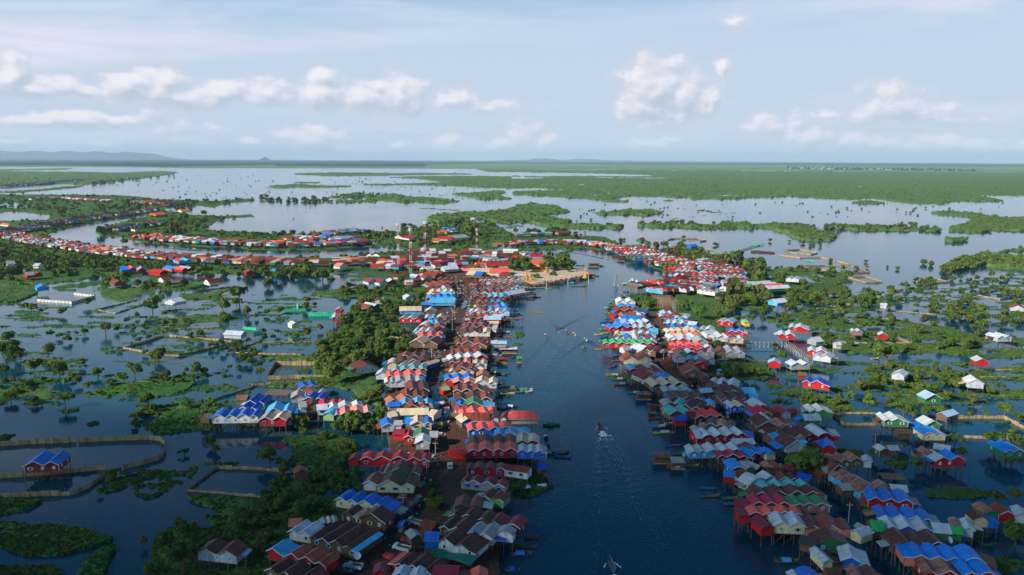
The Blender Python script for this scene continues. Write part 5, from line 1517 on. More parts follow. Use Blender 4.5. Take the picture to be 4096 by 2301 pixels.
# bushes: sampled evenly over the picture wherever green land stands
def scatter(mask, n, r0, r1, protos, seed, zoff=0, maxpx=1e9):
    rs = np.random.RandomState(seed); r, c = np.where(mask); k = rs.randint(0, len(r), n); VS = []; FS = []; off = 0
    for i in k:
        gx = min(GU.shape[1]-2, c[i]); gy = min(GU.shape[0]-2, r[i]); fx, fy = rs.rand(2)
        x = WX[gy, gx]+(WX[gy, gx+1]-WX[gy, gx])*fx; y = WY[gy, gx]+(WY[gy+1, gx]-WY[gy, gx])*fy
        d = math.hypot(x, y); R = r0+(r1-r0)*rs.rand()**1.6
        if d < 900 and not clear(x, y, R*.3): continue
        if H[gy, gx] < .1: continue
        V, Fq = protos[rs.randint(len(protos))]; a = rs.rand()*6.28; cs, sn = math.cos(a), math.sin(a); v = V*R
        v = np.stack([v[:, 0]*cs-v[:, 1]*sn+x, v[:, 0]*sn+v[:, 1]*cs+y, v[:, 2]+H[gy, gx]*.6+zoff], 1); VS.append(v); FS.append(Fq+off); off += len(v)
    return np.concatenate(VS), np.concatenate(FS)
vk = (K['v'] & (H > .15))
patch = fbm(WX/30, WY/30, 3, 77)
V1, F1 = scatter(vk & (GV > 1080) & (patch > .45), 15000, .3, 1.2, BUSHV, 1, -.3)
o = multi('scrub', V1, F1); tag(o, 'low leafy scrub growing through the marsh grass', 'scrub', kind='stuff')
V1, F1 = scatter(vk & (GV > 1080) & (GU > 2800) & (GV < 1680), 6500, .3, 1.1, BUSHV, 11, -.3)
o = multi('reed_scrub', V1, F1); tag(o, 'pale green scrub covering the right marsh', 'scrub', kind='stuff')
V1, F1 = scatter(vk & (GV <= 1080) & (GV > 760), 5200, 1.2, 3.0, FARV, 2, -.3)
V2, F2 = scatter(K['f'] & (H > .5) & (GV > 684), 17000, 1.3, 3.4, FARV, 3, -.9)
o = multi('flooded_scrub', np.concatenate([V1, V2]), np.concatenate([F1, F2+len(V1)])); tag(o, 'bushy crowns packed over the far flooded marsh and islands', 'scrub', kind='stuff')
V1, F1 = scatter((K['g'] | K['h'] | K['v']) & (H > .12) & (GV > 1680) & (GU < 2300), 16000, .18, .8, BUSHV, 14, -.1)
o = multi('reeds', V1, F1); tag(o, 'ragged reeds and weed leaves over the near left mats', 'reeds', kind='stuff')
V1, F1 = scatter((K['g'] | K['h']) & (H > .12) & (GV > 1100), 11000, .2, .7, BUSHV, 4, -.1)
o = multi('weed_tufts', V1, F1); tag(o, 'leafy tufts standing up from the floating weed mats', 'weed', kind='stuff')
# scattered specks of trees on the far lake
rs = np.random.RandomState(9); VS = []; FS = []; off = 0
for _ in range(300):
    px = rs.uniform(600, 2300) if rs.rand() < .75 else rs.uniform(2300, 4300); py = rs.uniform(690, 800)
    if px > 2300: py = rs.uniform(800, 870)
    if inside([(2000,690),(4300,700),(4300,790),(2500,790)], np.array([px]), np.array([py]))[0]: continue
    p = G(px, py, 0); R = rs.uniform(1.6, 4.0)*(.7 if py > 730 else 1); V, Fq = FARV[rs.randint(4)]; v = V*R+np.array([p.x, p.y, 0]); v[:, 2] = v[:, 2]*.75-.3; VS.append(v); FS.append(Fq+off); off += len(v)
o = npmesh('lake_bushes', np.concatenate(VS), np.concatenate(FS), [LEAF]); tag(o, 'scattered single bushes standing in the far lake', 'bushes', kind='stuff')
# palms
PP = [('V2',2110,600,9),('V6',520,240,6),('V6',960,190,7),('V6',985,200,7),('V6',1010,205,7),('V6',1050,215,8),('V6',1030,180,7),('V6',1090,210,7),('V6',940,170,7),('V6',975,160,7),
      ('V6',230,75,8),('V6',260,80,8),('V6',285,85,7),('A2',1590,880,9),('A2',1640,860,9),('A2',1690,870,9),('A2',1740,850,9),('A2',1790,860,9),('A2',1960,870,9),('A2',1840,870,9),('A2',1610,830,8),('A2',1720,830,8),('V4',680,60,7)]
for i, (t, x, y, h) in enumerate(PP):
    p = G(*tp(t, x, y), 1.5); sc = h/9.0
    r = empty('palm_tree', (p.x, p.y, 1), rt.uniform(0, 6.28), sc)
    where = 'above the scrub behind the right bank' if i == 0 else ('beside the red roofed temple hall' if i == 1 else ('in the temple grove on the point' if i < 10 else ('among the far street houses' if i < 13 or i == 22 else 'in the far monastery grove')))
    tag(r, ('tall single pale palm ' if i == 0 else ('young ' if h < 7 else 'tall ')+'palm ')+where+('' if i < 2 else ', '+ordw(i)+' palm'), 'palm tree', None if i < 2 else 'palm trees')
    for nm, me in (('crown', PALM[0]), ('trunk', PALM[1])):
        o = bpy.data.objects.new(nm, me); COL.objects.link(o); o.parent = r
# ---------------------------------------------------------------- fish pens
FE = """
C1 -300,170 0,152 300,130 700,115 770,110|2.2|bamboo fence along the far side of the big left pen
C1 790,112 1100,100 1500,85 1600,100 1655,140 1660,200 1640,260 1590,290|2.2|bamboo fence curving round the big left pen
C1 1590,292 1400,345 1240,385|1.9|bamboo fence closing the big left pen below its curve
C1 1060,385 900,400 480,440 250,455|1.9|bamboo fence running to the blue roofed pen house
C1 240,460 120,466 -300,480|1.9|bamboo fence left of the blue roofed pen house
C1 -300,670 0,668 400,655 700,645 790,622 900,570 1050,460 1070,420|1.7|bamboo fence along the near side of the big left pen
S 748,1966 868,1876 1024,1880 1180,1893|1.3|dark fence along the far side of the pen by the hut
S 748,1966 900,1978 1085,1999 1118,1970 1185,1908|1.1|low fence along the near side of the pen by the hut
S 1070,1518 1080,1500 1104,1462 1366,1463 1384,1476 1384,1492|3.2|tall pale fence of the square pen above the cluster
S 1070,1520 1175,1515 1318,1516|2.6|near fence of the square pen above the cluster
S 1000,1545 1110,1538 1207,1529|1.8|long low fence below the square pen
S 860,1600 1000,1560 1020,1545|1.5|dark net fence left of the small pond
S 492,1395 533,1387 649,1349 677,1347 800,1357 927,1369 925,1376|1.6|far fence of the diamond shaped pen
S 492,1396 637,1423 716,1427 790,1410 925,1378|1.6|near fence of the diamond shaped pen
S 649,1347 645,1322 670,1318 780,1314 876,1311|1.4|fence of the pen behind the diamond
S 394,1240 422,1233 549,1202|1.3|far fence of the narrow upper pen
S 394,1243 462,1256 540,1230 625,1205|1.3|near fence of the narrow upper pen
S 941,1411 967,1391 1024,1374|1.0|left fence of the net enclosure
S 941,1412 1024,1418 1205,1421|1.1|pale lower fence of the net enclosure
S 1024,1371 1180,1372 1250,1368|1.0|upper fence of the net enclosure
S 3261,1350 3350,1350 3590,1358 3645,1378|2.2|far fence of the long pen right of the red houses
S 3645,1378 3580,1378 3510,1380 3400,1377 3291,1374|2.0|near fence of the long pen right of the red houses
S 3500,1359 3530,1377|1.6|cross fence in the long pen
S 3331,1664 3375,1703 3500,1703|1.8|near fence of the weedy pen
S 3331,1664 3383,1656 3500,1656|1.3|far fence of the weedy pen
S 3757,1677 3900,1675 4015,1676 4096,1717 4300,1800|1.6|long fence across the right pond
S 3855,1752 3950,1756 4100,1760 4300,1762|1.5|lower fence below the right pond
S 3138,1004 3200,1001 3271,1014 3243,1021 3160,1012 3138,1004|2.4|tan pen, farthest in the right marsh
S 3110,1022 3200,1034 3280,1032 3400,1060 3395,1068|2.2|long tan fence across the right water
S 3200,1068 3300,1065 3400,1068 3480,1092 3380,1098 3200,1068|2.2|wide tan pen before the right trees
S 3394,1112 3462,1109 3530,1131 3462,1134 3394,1112|2.4|narrow tan pen in the right water
S 3665,1130 3749,1120 3800,1130 3709,1138 3665,1130|2.2|tan pen among the right marsh trees
S 3900,1180 3990,1164 4140,1164 4100,1185 4000,1200 3900,1182|2.0|big tan pen at the right edge
S 3770,1200 3850,1218 3790,1227|1.8|short tan fence among the right trees
S 2670,962 2700,957 2790,956 2826,964 2800,970|2.6|curved tan pen behind the right trees
S 2700,1000 2800,996 2860,1004|2.2|low tan fence behind the right trees
S 1560,1352 1640,1358|2.0|tan fence in front of the left grove
S 790,1166 920,1150 915,1180 800,1180|1.6|brown pen by the white stilt house
S 880,1335 1050,1330|1.2|thin fence above the net enclosure
S 2625,1258 2740,1262|2.6|woven fence under the pole frame
S 4060,1512 3920,1512|1.4|pale bank fence in the right marsh
S 3880,1486 3960,1482 4200,1486|1.2|thin fence by the white right hut
S 3130,1200 3260,1206 3400,1220 3402,1236|1.1|tan bank of the long pond among the right trees
S 3160,1228 3260,1234 3380,1244|1.0|lower tan bank of the long pond among the right trees
S 3420,1262 3520,1276 3600,1280|1.0|short tan bank below the right trees
S 3500,1240 3640,1250 3760,1262|.9|thin tan bank far right of the long pond
S 760,1002 830,1000|1.0|pale fence in the left channel water
"""
def fence(pts, h, label):
    b = MB(); st = MB(); rg = random.Random(len(label)*7)
    for p, q in zip(pts, pts[1:]):
        d = q-p; L_ = d.length; n = max(1, int(L_/2.4)); d.normalize(); nr_ = Vector((-d.y, d.x, 0))
        for i in range(n):
            a = p+d*(L_*i/n); c = p+d*(L_*(i+1)/n); z = h+rg.uniform(-.3, .22); o = .04*(i % 2)
            A_, B_ = a+nr_*o, c+nr_*o
            vs = [(A_.x, A_.y, -.6), (B_.x, B_.y, -.6), (B_.x, B_.y, z), (A_.x, A_.y, z)]; t_ = nr_*.07; vs += [(v[0]+t_.x, v[1]+t_.y, v[2]) for v in vs]
            b.add(vs, [(0, 1, 2, 3), (7, 6, 5, 4), (3, 2, 6, 7), (0, 3, 7, 4), (1, 5, 6, 2)], BAMBOO())
            b.bar((a.x-nr_.x*.1, a.y-nr_.y*.1, -1), (a.x-nr_.x*.1, a.y-nr_.y*.1, z+.35+rg.random()*.5), .045, WOOD())
    o = b.build('bamboo_fence'); tag(o, label, 'fence', 'fish pen fences')
for ln in FE.strip().splitlines():
    a = ln.split('|'); t = a[0].split(); pts = [G(*tp(t[0], *q.split(',')), 0) for q in t[1:]]
    fence(pts, float(a[1])*(.85 if pts[0].y < 300 else (.7 if pts[0].y < 430 else .5)), a[2])
# green nets
NET = mat('green_net', (46, 168, 128), rough=.8, var=.25, scale=.5)
for i, (t, x0, y0, x1, y1, h, lb) in enumerate((('B2',520,290,810,290,2.6,'bright green fishing net left of the red stilt house'),('B2',290,245,500,240,1.6,'low green net among the left marsh trees'),('B2',430,240,425,195,2.2,'steep green net end among the left trees'),
        ('A2',450,1240,590,1235,1.6,'green net in front of the grove beside the far channel'),('B1',2440,420,2572,435,1.6,'green net by the white roofed pen hut'),('A3',2390,960,2530,965,1.6,'green net far out on the right lake'),('B2',-20,470,70,460,1.4,'green net at the net enclosure'),('A4',380,1115,460,1125,1.4,'green net on the tan fence in the right water'))):
    a, c = G(*tp(t, x0, y0)), G(*tp(t, x1, y1)); b = MB(); n = 8
    for j in range(n):
        p, q = a+(c-a)*j/n, a+(c-a)*(j+1)/n; s0, s1 = .12*math.sin(j*2), .12*math.sin((j+1)*2); d = Vector((-(c-a).y, (c-a).x, 0)).normalized()*1.2
        b.add([(p.x, p.y, -.3), (q.x, q.y, -.3), (q.x+d.x*.3, q.y+d.y*.3, h+s1), (p.x+d.x*.3, p.y+d.y*.3, h+s0), (p.x+d.x, p.y+d.y, h*.5), (q.x+d.x, q.y+d.y, h*.5)], [(0, 1, 2, 3), (3, 2, 5, 4)], NET); b.bar((p.x, p.y, -1), (p.x, p.y, h+.4), .04, WOOD())
    tag(b.build('fishing_net'), lb, 'net', 'green fishing nets')
ps = [tp('T2', *q) for q in ((430, 800), (690, 850), (1000, 880), (1300, 890), (1480, 965), (1340, 1140), (1100, 1060), (760, 1000), (600, 860))]
b = MB(); P3 = [G(x, y, 3.6+.5*math.sin(i*1.9)) for i, (x, y) in enumerate(ps)]; cc_ = sum(P3, Vector())/len(P3); cc_.z = 3.3
ring2 = [p+(cc_-p)*.5+Vector((0, 0, -.3*math.sin(i))) for i, p in enumerate(P3)]; n = len(P3)
b.add(P3+ring2+[cc_], [(i, (i+1) % n, n+(i+1) % n, n+i) for i in range(n)]+[(n+i, n+(i+1) % n, 2*n) for i in range(n)], mat('green_shade_net', (24, 116, 92), rough=.8, var=.2)); 
for p in P3: b.bar((p.x, p.y, 0), (p.x, p.y, p.z), .06, WOOD())
tag(b.build('shade_net'), 'big dark green shade net stretched between the near houses', 'shade net')
# ---------------------------------------------------------------- boats
HULLC = dict(b=(52,110,160),g=(58,124,96),w=(206,208,204),n=(120,96,70),c=(98,172,182),y=(190,170,96),r=(168,60,52),d=(70,64,58))
def boat(loc, L_, B_, yaw, hc, label, cover=None, group='boats moored along the banks', cat='boat', crew=0):
    r = empty('boat', (loc.x, loc.y, 0), yaw); tag(r, label, cat, group); hm = mat('hull_paint_'+hc, HULLC[hc], rough=.5, var=.2, scale=1.5, dirt=.3)
    b = MB(); n = 13; ring = []
    for i in range(n):
        t = i/(n-1); x = (t-.5)*L_; w_ = B_/2*(1-abs(2*t-1)**2.6)+.05; sh_ = .30+.55*abs(2*t-1)**3*(1.3 if t > .5 else .8)
        ring.append([(x, -w_, sh_), (x, -w_*.62, -.14), (x, w_*.62, -.14), (x, w_, sh_), (x, w_*.86, sh_-.05), (x, w_*.5, .06), (x, -w_*.5, .06), (x, -w_*.86, sh_-.05)])
    vs = [p for q in ring for p in q]; fs = []
    for i in range(n-1):
        for k in range(8): fs.append((i*8+k, i*8+(k+1) % 8, (i+1)*8+(k+1) % 8, (i+1)*8+k))
    fs += [tuple(range(8))[::-1], tuple((n-1)*8+k for k in range(8))]
    b.add(vs, fs, hm); b.build('hull', r)
    dk = MB(); dk.box((0, 0, .12), (L_*.62, B_*.62, .06), WOOD())
    for k in (-.3, -.1, .12, .3): dk.box((k*L_, 0, .26), (.22, B_*.72, .05), WOOD())
    dk.build('deck', r)
    if cover:
        c = MB(); l0, l1 = -.24*L_, .16*L_; pr = [(B_*.48*math.cos(math.pi*k/6), .42+ .75*math.sin(math.pi*k/6)) for k in range(7)]
        vs = [(l0, a, z) for a, z in pr]+[(l1, a, z) for a, z in pr]+[(l0, a*.94, z-.05) for a, z in pr]+[(l1, a*.94, z-.05) for a, z in pr]
        fs = [(k, k+1, 7+k+1, 7+k) for k in range(6)]+[(14+k, 21+k, 21+k+1, 14+k+1) for k in range(6)]
        c.add(vs, fs, mat('canopy_'+WORD[cover].replace(' ', '_'), PAL[cover], rough=.7, var=.2)); c.build('canopy', r)
    e = MB(); e.box((-L_*.44, 0, .62), (.5, .3, .34), mat('engine_grey', (60, 60, 62), rough=.5)); e.bar((-L_*.44, 0, .5), (-L_*.56, 0, -.2), .03, mat('engine_grey', (60, 60, 62))); e.build('outboard_motor', r)
    return r
def person(loc, yaw, shirt, label, parent=None, z=.2):
    "a seated figure: one continuous body grown round a skeleton"
    me = bpy.data.meshes.new('person'); pts = [(0,0,.12,.15),(0,0,.36,.15),(.01,0,.56,.14),(.02,0,.68,.06),(.03,0,.76,.095),(.03,0,.88,.085),(.02,.19,.58,.06),(.14,.24,.36,.045),(.32,.16,.34,.035),(.02,-.19,.58,.06),(.14,-.24,.36,.045),(.32,-.16,.34,.035),(.06,.1,.12,.09),(.44,.14,.30,.065),(.46,.14,-.02,.05),(.56,.14,-.06,.045),(.06,-.1,.12,.09),(.44,-.14,.30,.065),(.46,-.14,-.02,.05),(.56,-.14,-.06,.045)]
    ed = [(0,1),(1,2),(2,3),(3,4),(4,5),(2,6),(6,7),(7,8),(2,9),(9,10),(10,11),(0,12),(12,13),(13,14),(14,15),(0,16),(16,17),(17,18),(18,19)]
    me.from_pydata([p[:3] for p in pts], ed, [])
    o = bpy.data.objects.new('person', me); COL.objects.link(o); o.location = (loc.x, loc.y, z); o.rotation_euler = (0, 0, yaw)
    o.modifiers.new('skin', 'SKIN')
    for i, p in enumerate(pts): me.skin_vertices[0].data[i].radius = (p[3], p[3]); me.skin_vertices[0].data[i].use_root = (i == 0)
    s_ = o.modifiers.new('sub', 'SUBSURF'); s_.levels = 1; s_.render_levels = 1
    me.materials.append(mat('clothes_'+shirt[0], shirt[1], rough=.9, var=.1)); tag(o, label, 'person'); return o
BL = """
T6 1850 620 330 0 w G white boat with green cover by the timber jetty
T6 1720 665 230 0 g - green boat beside the timber jetty
T6 1930 655 140 0 w - small white boat outside the jetty boats
T6 1560 555 240 0 g - dark green boat above the timber jetty
T6 1370 310 240 0 n - brown boat at the weed mat
T6 1560 975 280 0 d w dark boat with white cover by the coral houses
T6 2400 1350 350 8 g G wide green netted boat by the orange roofed pavilion
T4 2420 665 360 0 b - blue boat moored below the white and blue house
T4 2380 580 340 0 d - dark boat moored beside the blue boat
T4 2080 260 170 90 d w grey cabin boat with white sheet near the white gables
T4 1720 1330 200 95 n w dark boat with white load off the left bank
T2 2240 830 320 0 n - long brown cargo boat at the near left bank
T2 2150 960 350 0 n b boat with blue cover at the near left bank
T2 2020 1220 200 0 b B blue covered boat at the bottom left bank
T2 1700 1240 200 0 g - green boat at the bottom left bank
T2 2320 690 140 0 n - small brown canoe with poles
V3 530 1185 390 0 b - long blue boat with red flag by the right bank
V3 320 740 120 0 w w small white cabin boat by the azure roofs
V3 1080 620 240 0 g - green boat stranded beside the lane
V3 60 440 240 8 n b cargo boat with blue load off the green roofs
V3 240 445 130 0 r - small red boat under the two brown gables
U5 380 745 120 0 w - small white boat by the red hut
U5 240 545 220 0 g r green boat with red load near the floating house
U5 600 1370 260 0 n - thin brown boat off the light blue house
U1 380 1040 430 0 n c open boat with light blue rail by the near right bank
U3 150 1115 330 0 b - blue boat beneath the maroon roofs
U3 120 1000 300 0 g - bright green boat beneath the maroon roofs
U3 300 810 170 0 g - light green boat under the striped roofs
U3 290 870 200 0 n - brown boat under the striped roofs
C3 2000 655 180 0 n - brown boat with bamboo poles off the right bank
C3 1820 350 120 0 y - yellow green boat beside the grey raft
V1 180 750 230 0 n - brown long boat left of the blue roofs
V1 170 940 260 0 n - pale long boat left of the red wall
V1 110 1035 220 0 y - yellow long boat above the green roofs
V1 60 1215 160 0 y - yellow boat behind the green roofs
V1 290 430 180 0 w - white boat beneath the rust brown house
V1 300 520 170 0 y - cream boat beneath the rust brown house
V1 300 265 200 0 c G turquoise boat beside the white gabled hall
V1 290 340 160 0 n - brown boat beside the white gabled hall
V5 1170 440 30 0 n - tiny boat in front of the white raft
V5 1120 200 70 0 n - brown boat near the hyacinth mat
V5 1235 20 110 0 c w light blue covered boat by the long jetty
V6 1240 355 150 0 g - green boat below the promenade wall
V6 1190 325 80 0 g c light green boat behind the larger green boat
V6 1010 365 100 0 g - dark green boat below the promenade steps
V6 960 375 70 0 y - yellow boat below the promenade steps
V6 850 370 160 0 c - light blue boat below the promenade
V6 790 415 30 0 n - canoe off the promenade
V6 740 392 30 0 n - brown canoe close to the blue house
V6 680 384 110 0 w - white boat nearest the blue house
V6 1265 152 80 0 g - green boat at the weed patch behind the grove
V6 1400 162 120 0 d n long dark covered raft boat off the point
V6 1400 255 90 0 b n blue covered boat behind the statue
B3 110 105 130 0 w W white cabin cruiser off the blue gabled house
B3 235 100 110 0 n n brown roofed boat beside the white cruiser
B3 25 640 60 0 w g grey roofed raft boat at the left bank
V7 545 498 80 0 b n blue boat near the round weed mats
V7 520 278 100 0 c c turquoise ferry boat at the far stilt row
V7 205 220 70 0 r n red roofed raft boat at the far stilt row
V7 60 210 40 0 w - pair of white canoes crossing behind the point
V7 10 280 60 0 n n thatched raft boat near the point
B4 45 990 90 0 r - small red boat in the right marsh
B4 1070 718 80 0 y - yellow boat beside the big marsh tree
B4 80 468 70 0 y - thin yellow boat left of the red houses
B4 375 1040 50 60 g - green striped boat under the blue roofed house
U6 120 780 200 0 n - brown boat in the dark lane
"""
for ln in BL.strip().splitlines():
    t = ln.split(None, 7); p = G(*tp(t[0], t[1], t[2]), .1); L_ = float(t[3])/T[t[0]][2]/F*math.hypot(p.length, CAMH)
    if t[4] in ('90', '95', '60'): L_ *= 1.6
    L_ = min(max(L_, 3.5), 22)
    boat(p, L_, min(1.2+.09*L_, 2.6), math.radians(float(t[4]) + (rt.uniform(-5, 5))), t[5], t[7], None if t[6] == '-' else t[6])
# boats under way and their wakes
FOAM = mat('white_foam', (226, 232, 236), rough=.9, var=.1, scale=3)
MOV = [('B3',348,490,100,'n','boat heading this way, leftmost of the six under way',1),('B3',458,430,65,'d','farthest boat under way, dark, in mid river',0),('B3',560,450,150,'n','boat under way with a red and blue load, second from the left',1),
       ('B3',632,475,100,'y','yellow brown boat under way beside the loaded one',1),('B3',746,530,95,'w','white boat under way before the green roofs',1),('B3',726,620,120,'g','green canopied boat under way before the green roofs',0),('B3',893,1410,110,'d','dark boat throwing white spray in mid river',2),('C3',1003,1350,210,'b','teal and brown boat nearest the bottom of the river',2)]
for i, (t, x, y, ln_, hc, lb, fo) in enumerate(MOV):
    p = G(*tp(t, x, y), .1); pl = (p-Vector((0, 0, CAMH))).length; L_ = {0: 6, 1: 6, 2: 8, 3: 7, 4: 6, 5: 7, 6: 8, 7: 10}[i]
    yaw = math.radians(90 if i in (6, 1, 7) else -90)+.05
    boat(p, L_*(.8 if i == 7 else 1), 1.5, yaw, hc, lb, 'G' if i == 5 else None, 'boats under way on the river')
    person(p+Vector((-L_*.3*math.cos(yaw), -L_*.3*math.sin(yaw), 0)), yaw, (('red', (170, 60, 50)), ('blue', (60, 80, 130)), ('dark', (50, 48, 50)))[i % 3], 'person seated at the stern of the '+' '.join(lb.split(',')[0].split(' with')[0].split()[:9]), z=.25)
    if fo or True:
        b = MB(); d = Vector((math.cos(yaw), math.sin(yaw), 0)); rg = random.Random(i); nq = 420 if fo == 2 else (36 if fo else 14)
        for k in range(nq):
            s_ = rg.random()**(1.3)*(9 if fo == 2 else 3.5); w_ = (.25+s_*.24)*(1 if fo == 2 else .7); u = rg.gauss(0, .5)*w_; q = p-d*(L_*.48+s_)+Vector((-d.y, d.x, 0))*u; r_ = (rg.uniform(.12, .5) if fo == 2 else rg.uniform(.05, .2))*(1.2-s_/14)
            b.lathe([(r_, 0), (r_*.8, r_*.35), (r_*.2, r_*.5)], FOAM, 5, (q.x, q.y, 0))
        if fo == 2:
            for sd in (-1, 1):
                for k in range(24): s_ = rg.random()*3; q = p+d*(L_*.18-s_)+Vector((-d.y, d.x, 0))*sd*(.8+s_*.45+rg.random()*.3); r_ = rg.uniform(.05, .16); b.lathe([(r_, 0), (r_*.7, r_*.8), (r_*.1, r_*1.1)], FOAM, 5, (q.x, q.y, 0))
        tag(b.build('foam'), 'white foam behind the '+lb.split(',')[0], 'foam', kind='stuff')
def flecks(c, n, lb):
    b = MB(); rg = random.Random(n)
    for _ in range(n):
        t = rg.random()**1.8; q = c[min(int(t*len(c)), len(c)-1)]; r_ = rg.uniform(.05, .16)*(1-.6*t); b.lathe([(r_, 0), (r_*.7, r_*.3), (.01, r_*.35)], FOAM, 5, (q.x+rg.gauss(0, .35), q.y+rg.gauss(0, 1.2), 0))
    tag(b.build('foam'), lb, 'foam', kind='stuff')
def wake(pts, w0, h, name, lb):
    b = MB(); n = len(pts); L3 = []
    for i, p in enumerate(pts):
        a = pts[min(i+1, n-1)]-pts[max(i-1, 0)]; nr_ = Vector((-a.y, a.x, 0)).normalized(); t = 1-.6*i/n
        j = 1+.3*math.sin(i*1.7)
        L3.append([p-nr_*w0*1.6, p-nr_*w0*.5+Vector((0, 0, h*t*j)), p+nr_*w0*.2-Vector((0, 0, h*.3)), p+nr_*w0*.9+Vector((0, 0, h*.6*t*j)), p+nr_*w0*1.8])
    vs = [tuple(q+Vector((0, 0, .003)) if k not in (0, 4) else (q.x, q.y, -.02)) for l in L3 for k, q in enumerate(l)]
    fs = [(i*5+k, (i+1)*5+k, (i+1)*5+k+1, i*5+k+1) for i in range(n-1) for k in range(4)]
    b.add(vs, fs, WATER); o = b.build(name, smooth=True)
    if o.data.polygons[0].normal.z < 0: o.data.flip_normals()
    tag(o, lb, 'wake', kind='stuff')
def curve(t, pts, n=40):
    P_ = [G(*tp(t, x, y), 0) for x, y in pts]; o = []
    for i in range(n+1):
        u = i/n*(len(P_)-1); k = min(int(u), len(P_)-2); f = u-k; a, b_ = P_[k], P_[k+1]
        m0 = (P_[min(k+1, len(P_)-1)]-P_[max(k-1, 0)])/2; m1 = (P_[min(k+2, len(P_)-1)]-P_[k])/2
        o.append(a*(2*f**3-3*f*f+1)+m0*(f**3-2*f*f+f)+b_*(-2*f**3+3*f*f)+m1*(f**3-f*f))
    return o
WK = [('C3',[(905,60),(1000,240),(1150,470),(1200,650),(1300,880),(1460,1210)]),('C3',[(875,100),(860,300),(885,440),(865,650),(875,900),(860,1200),(830,1440)]),('C3',[(925,60),(1100,330),(1220,550),(1330,830),(1520,1160)]),
      ('B3',[(345,510),(250,620),(120,760),(60,900)]),('B3',[(350,510),(420,590),(560,700),(700,830),(900,930)]),('B3',[(560,480),(480,620),(330,800),(150,980)]),('B3',[(565,480),(640,590),(760,720),(930,880),(1080,960)]),
      ('B3',[(745,540),(650,590),(500,700),(300,900),(140,1100)]),('B3',[(748,540),(830,590),(930,640)]),('B3',[(726,625),(760,720),(860,830),(1000,930)]),('B3',[(458,420),(380,350),(310,260)]),('B3',[(470,415),(580,350),(740,280)]),
      ('B3',[(632,490),(600,600),(540,760),(400,960),(220,1200)]),('B3',[(640,490),(760,640),(900,760),(1060,880)]),('A1',[(1950,1010),(1800,985),(1640,950),(1500,925)]),('A1',[(1950,1015),(1780,1000),(1580,975)]),('A3',[(920,1095),(860,1085),(700,1050),(560,1035)])]
for i, (t, pts) in enumerate(WK[:4]): flecks(curve(t, pts, 90), 260 if i < 3 else 80, 'broken foam along a boat wake in the river')
for t, pts in WK:
    for k in range(3):
        c = curve(t, pts, 60); sh2 = [(q+Vector((k*1.1, k*.5, 0))) for q in c]; wake(sh2, .5, .24, 'wake', 'thin ripple line spreading from a moving boat')

# small boats tied up along both banks
k2 = defaultdict(int); WB = dict(n='brown', d='dark', g='green', b='blue', c='light blue', y='yellow', w='white', r='red')
for (side_, xa, xb) in (('left', 8, 17), ('right', 50, 60)):
    yy = 215.0
    while yy < 760:
        yy += rt.uniform(6, 17)
        # first free water beyond the houses of that bank
        x = None
        for st_ in range(60):
            xx = (28-st_*.8) if side_ == 'left' else (42+st_*.8)
            if not clear(xx, yy, .6): x = xx+(2.2 if side_ == 'left' else -2.2)*rt.uniform(1, 2.0); break
        if x is None or not clear(x, yy, .5): continue
        hc = rt.choice('nndgbcywr'); k2[side_] += 1
        boat(Vector((x, yy, 0)), rt.uniform(4.5, 8.5), rt.uniform(1.1, 1.6), (0 if side_ == 'left' else math.pi)+rt.uniform(-.5, .5), hc, f'small {WB[hc]} boat tied under the {side_} bank houses, {ordw(k2[side_])} nearest', rt.choice((None, None, None, 'w', 'b', 'g', 'y')), f'small boats tied along the {side_} bank')
# ---------------------------------------------------------------- temple point
CONC = mat('pale_concrete', (196, 170, 142), rough=.9, var=.2, scale=.3, dirt=.3, dirtcol=(140, 110, 86)); GOLD = mat('gold_paint', (206, 152, 70), rough=.5, var=.2, spec=.4)
top = [(1960,1092),(1985,1105),(2020,1118),(2080,1130),(2150,1128),(2230,1120),(2300,1108),(2350,1098),(2358,1090),(2320,1082),(2200,1062),(2060,1045),(1960,1050)]
bot = [(1940,1100),(1960,1122),(2010,1140),(2080,1152),(2160,1146),(2240,1136),(2310,1122),(2362,1110),(2376,1096),(2330,1080),(2200,1058),(2060,1040),(1940,1048)]
b = MB(); Tp = [G(x, y, 3.0) for x, y in top]; Bp = [G(x, y, -.5) for x, y in bot]; n = len(Tp)
b.add(Bp+Tp, [(i, (i+1) % n, n+(i+1) % n, n+i) for i in range(n)]+[tuple(range(n, 2*n))], CONC)
o = b.build('embankment'); tag(o, 'tan paved embankment sloping to the river round the temple point', 'embankment')
# stairs down the slope
for i, (x, y, lb) in enumerate(((2115, 1128, 'left'), (2180, 1124, 'middle'), (2240, 1118, 'right'), (2300, 1106, 'outermost'))):
    b = MB(); p = G(x, y, 3.05); q = G(x+14, y+20, -.1)
    for k in range(9):
        c = p+(q-p)*k/8; b.box((c.x, c.y, c.z+.06), (3.2, .9, .3), mat('stair_stone', (120, 92, 74), rough=.9), rz=.35)
    tag(b.build('steps'), f'{lb} dark stone steps down the temple embankment', 'steps', 'embankment steps')
def spire(p, h, name, lb, grp=None, r=None, base=None):
    b = MB(); r = r or h*.2
    b.lathe([(r*1.25, 0), (r*1.25, h*.06), (r*1.05, h*.08), (r*1.05, h*.16), (r*.85, h*.18), (r*.8, h*.3), (r*.62, h*.4), (r*.34, h*.47), (r*.4, h*.5), (r*.2, h*.62), (r*.22, h*.65), (r*.08, h*.85), (r*.02, h)], GOLD, 10, (p.x, p.y, p.z))
    tag(b.build(name), lb, 'spire' if name != 'stupa' else 'stupa', grp)
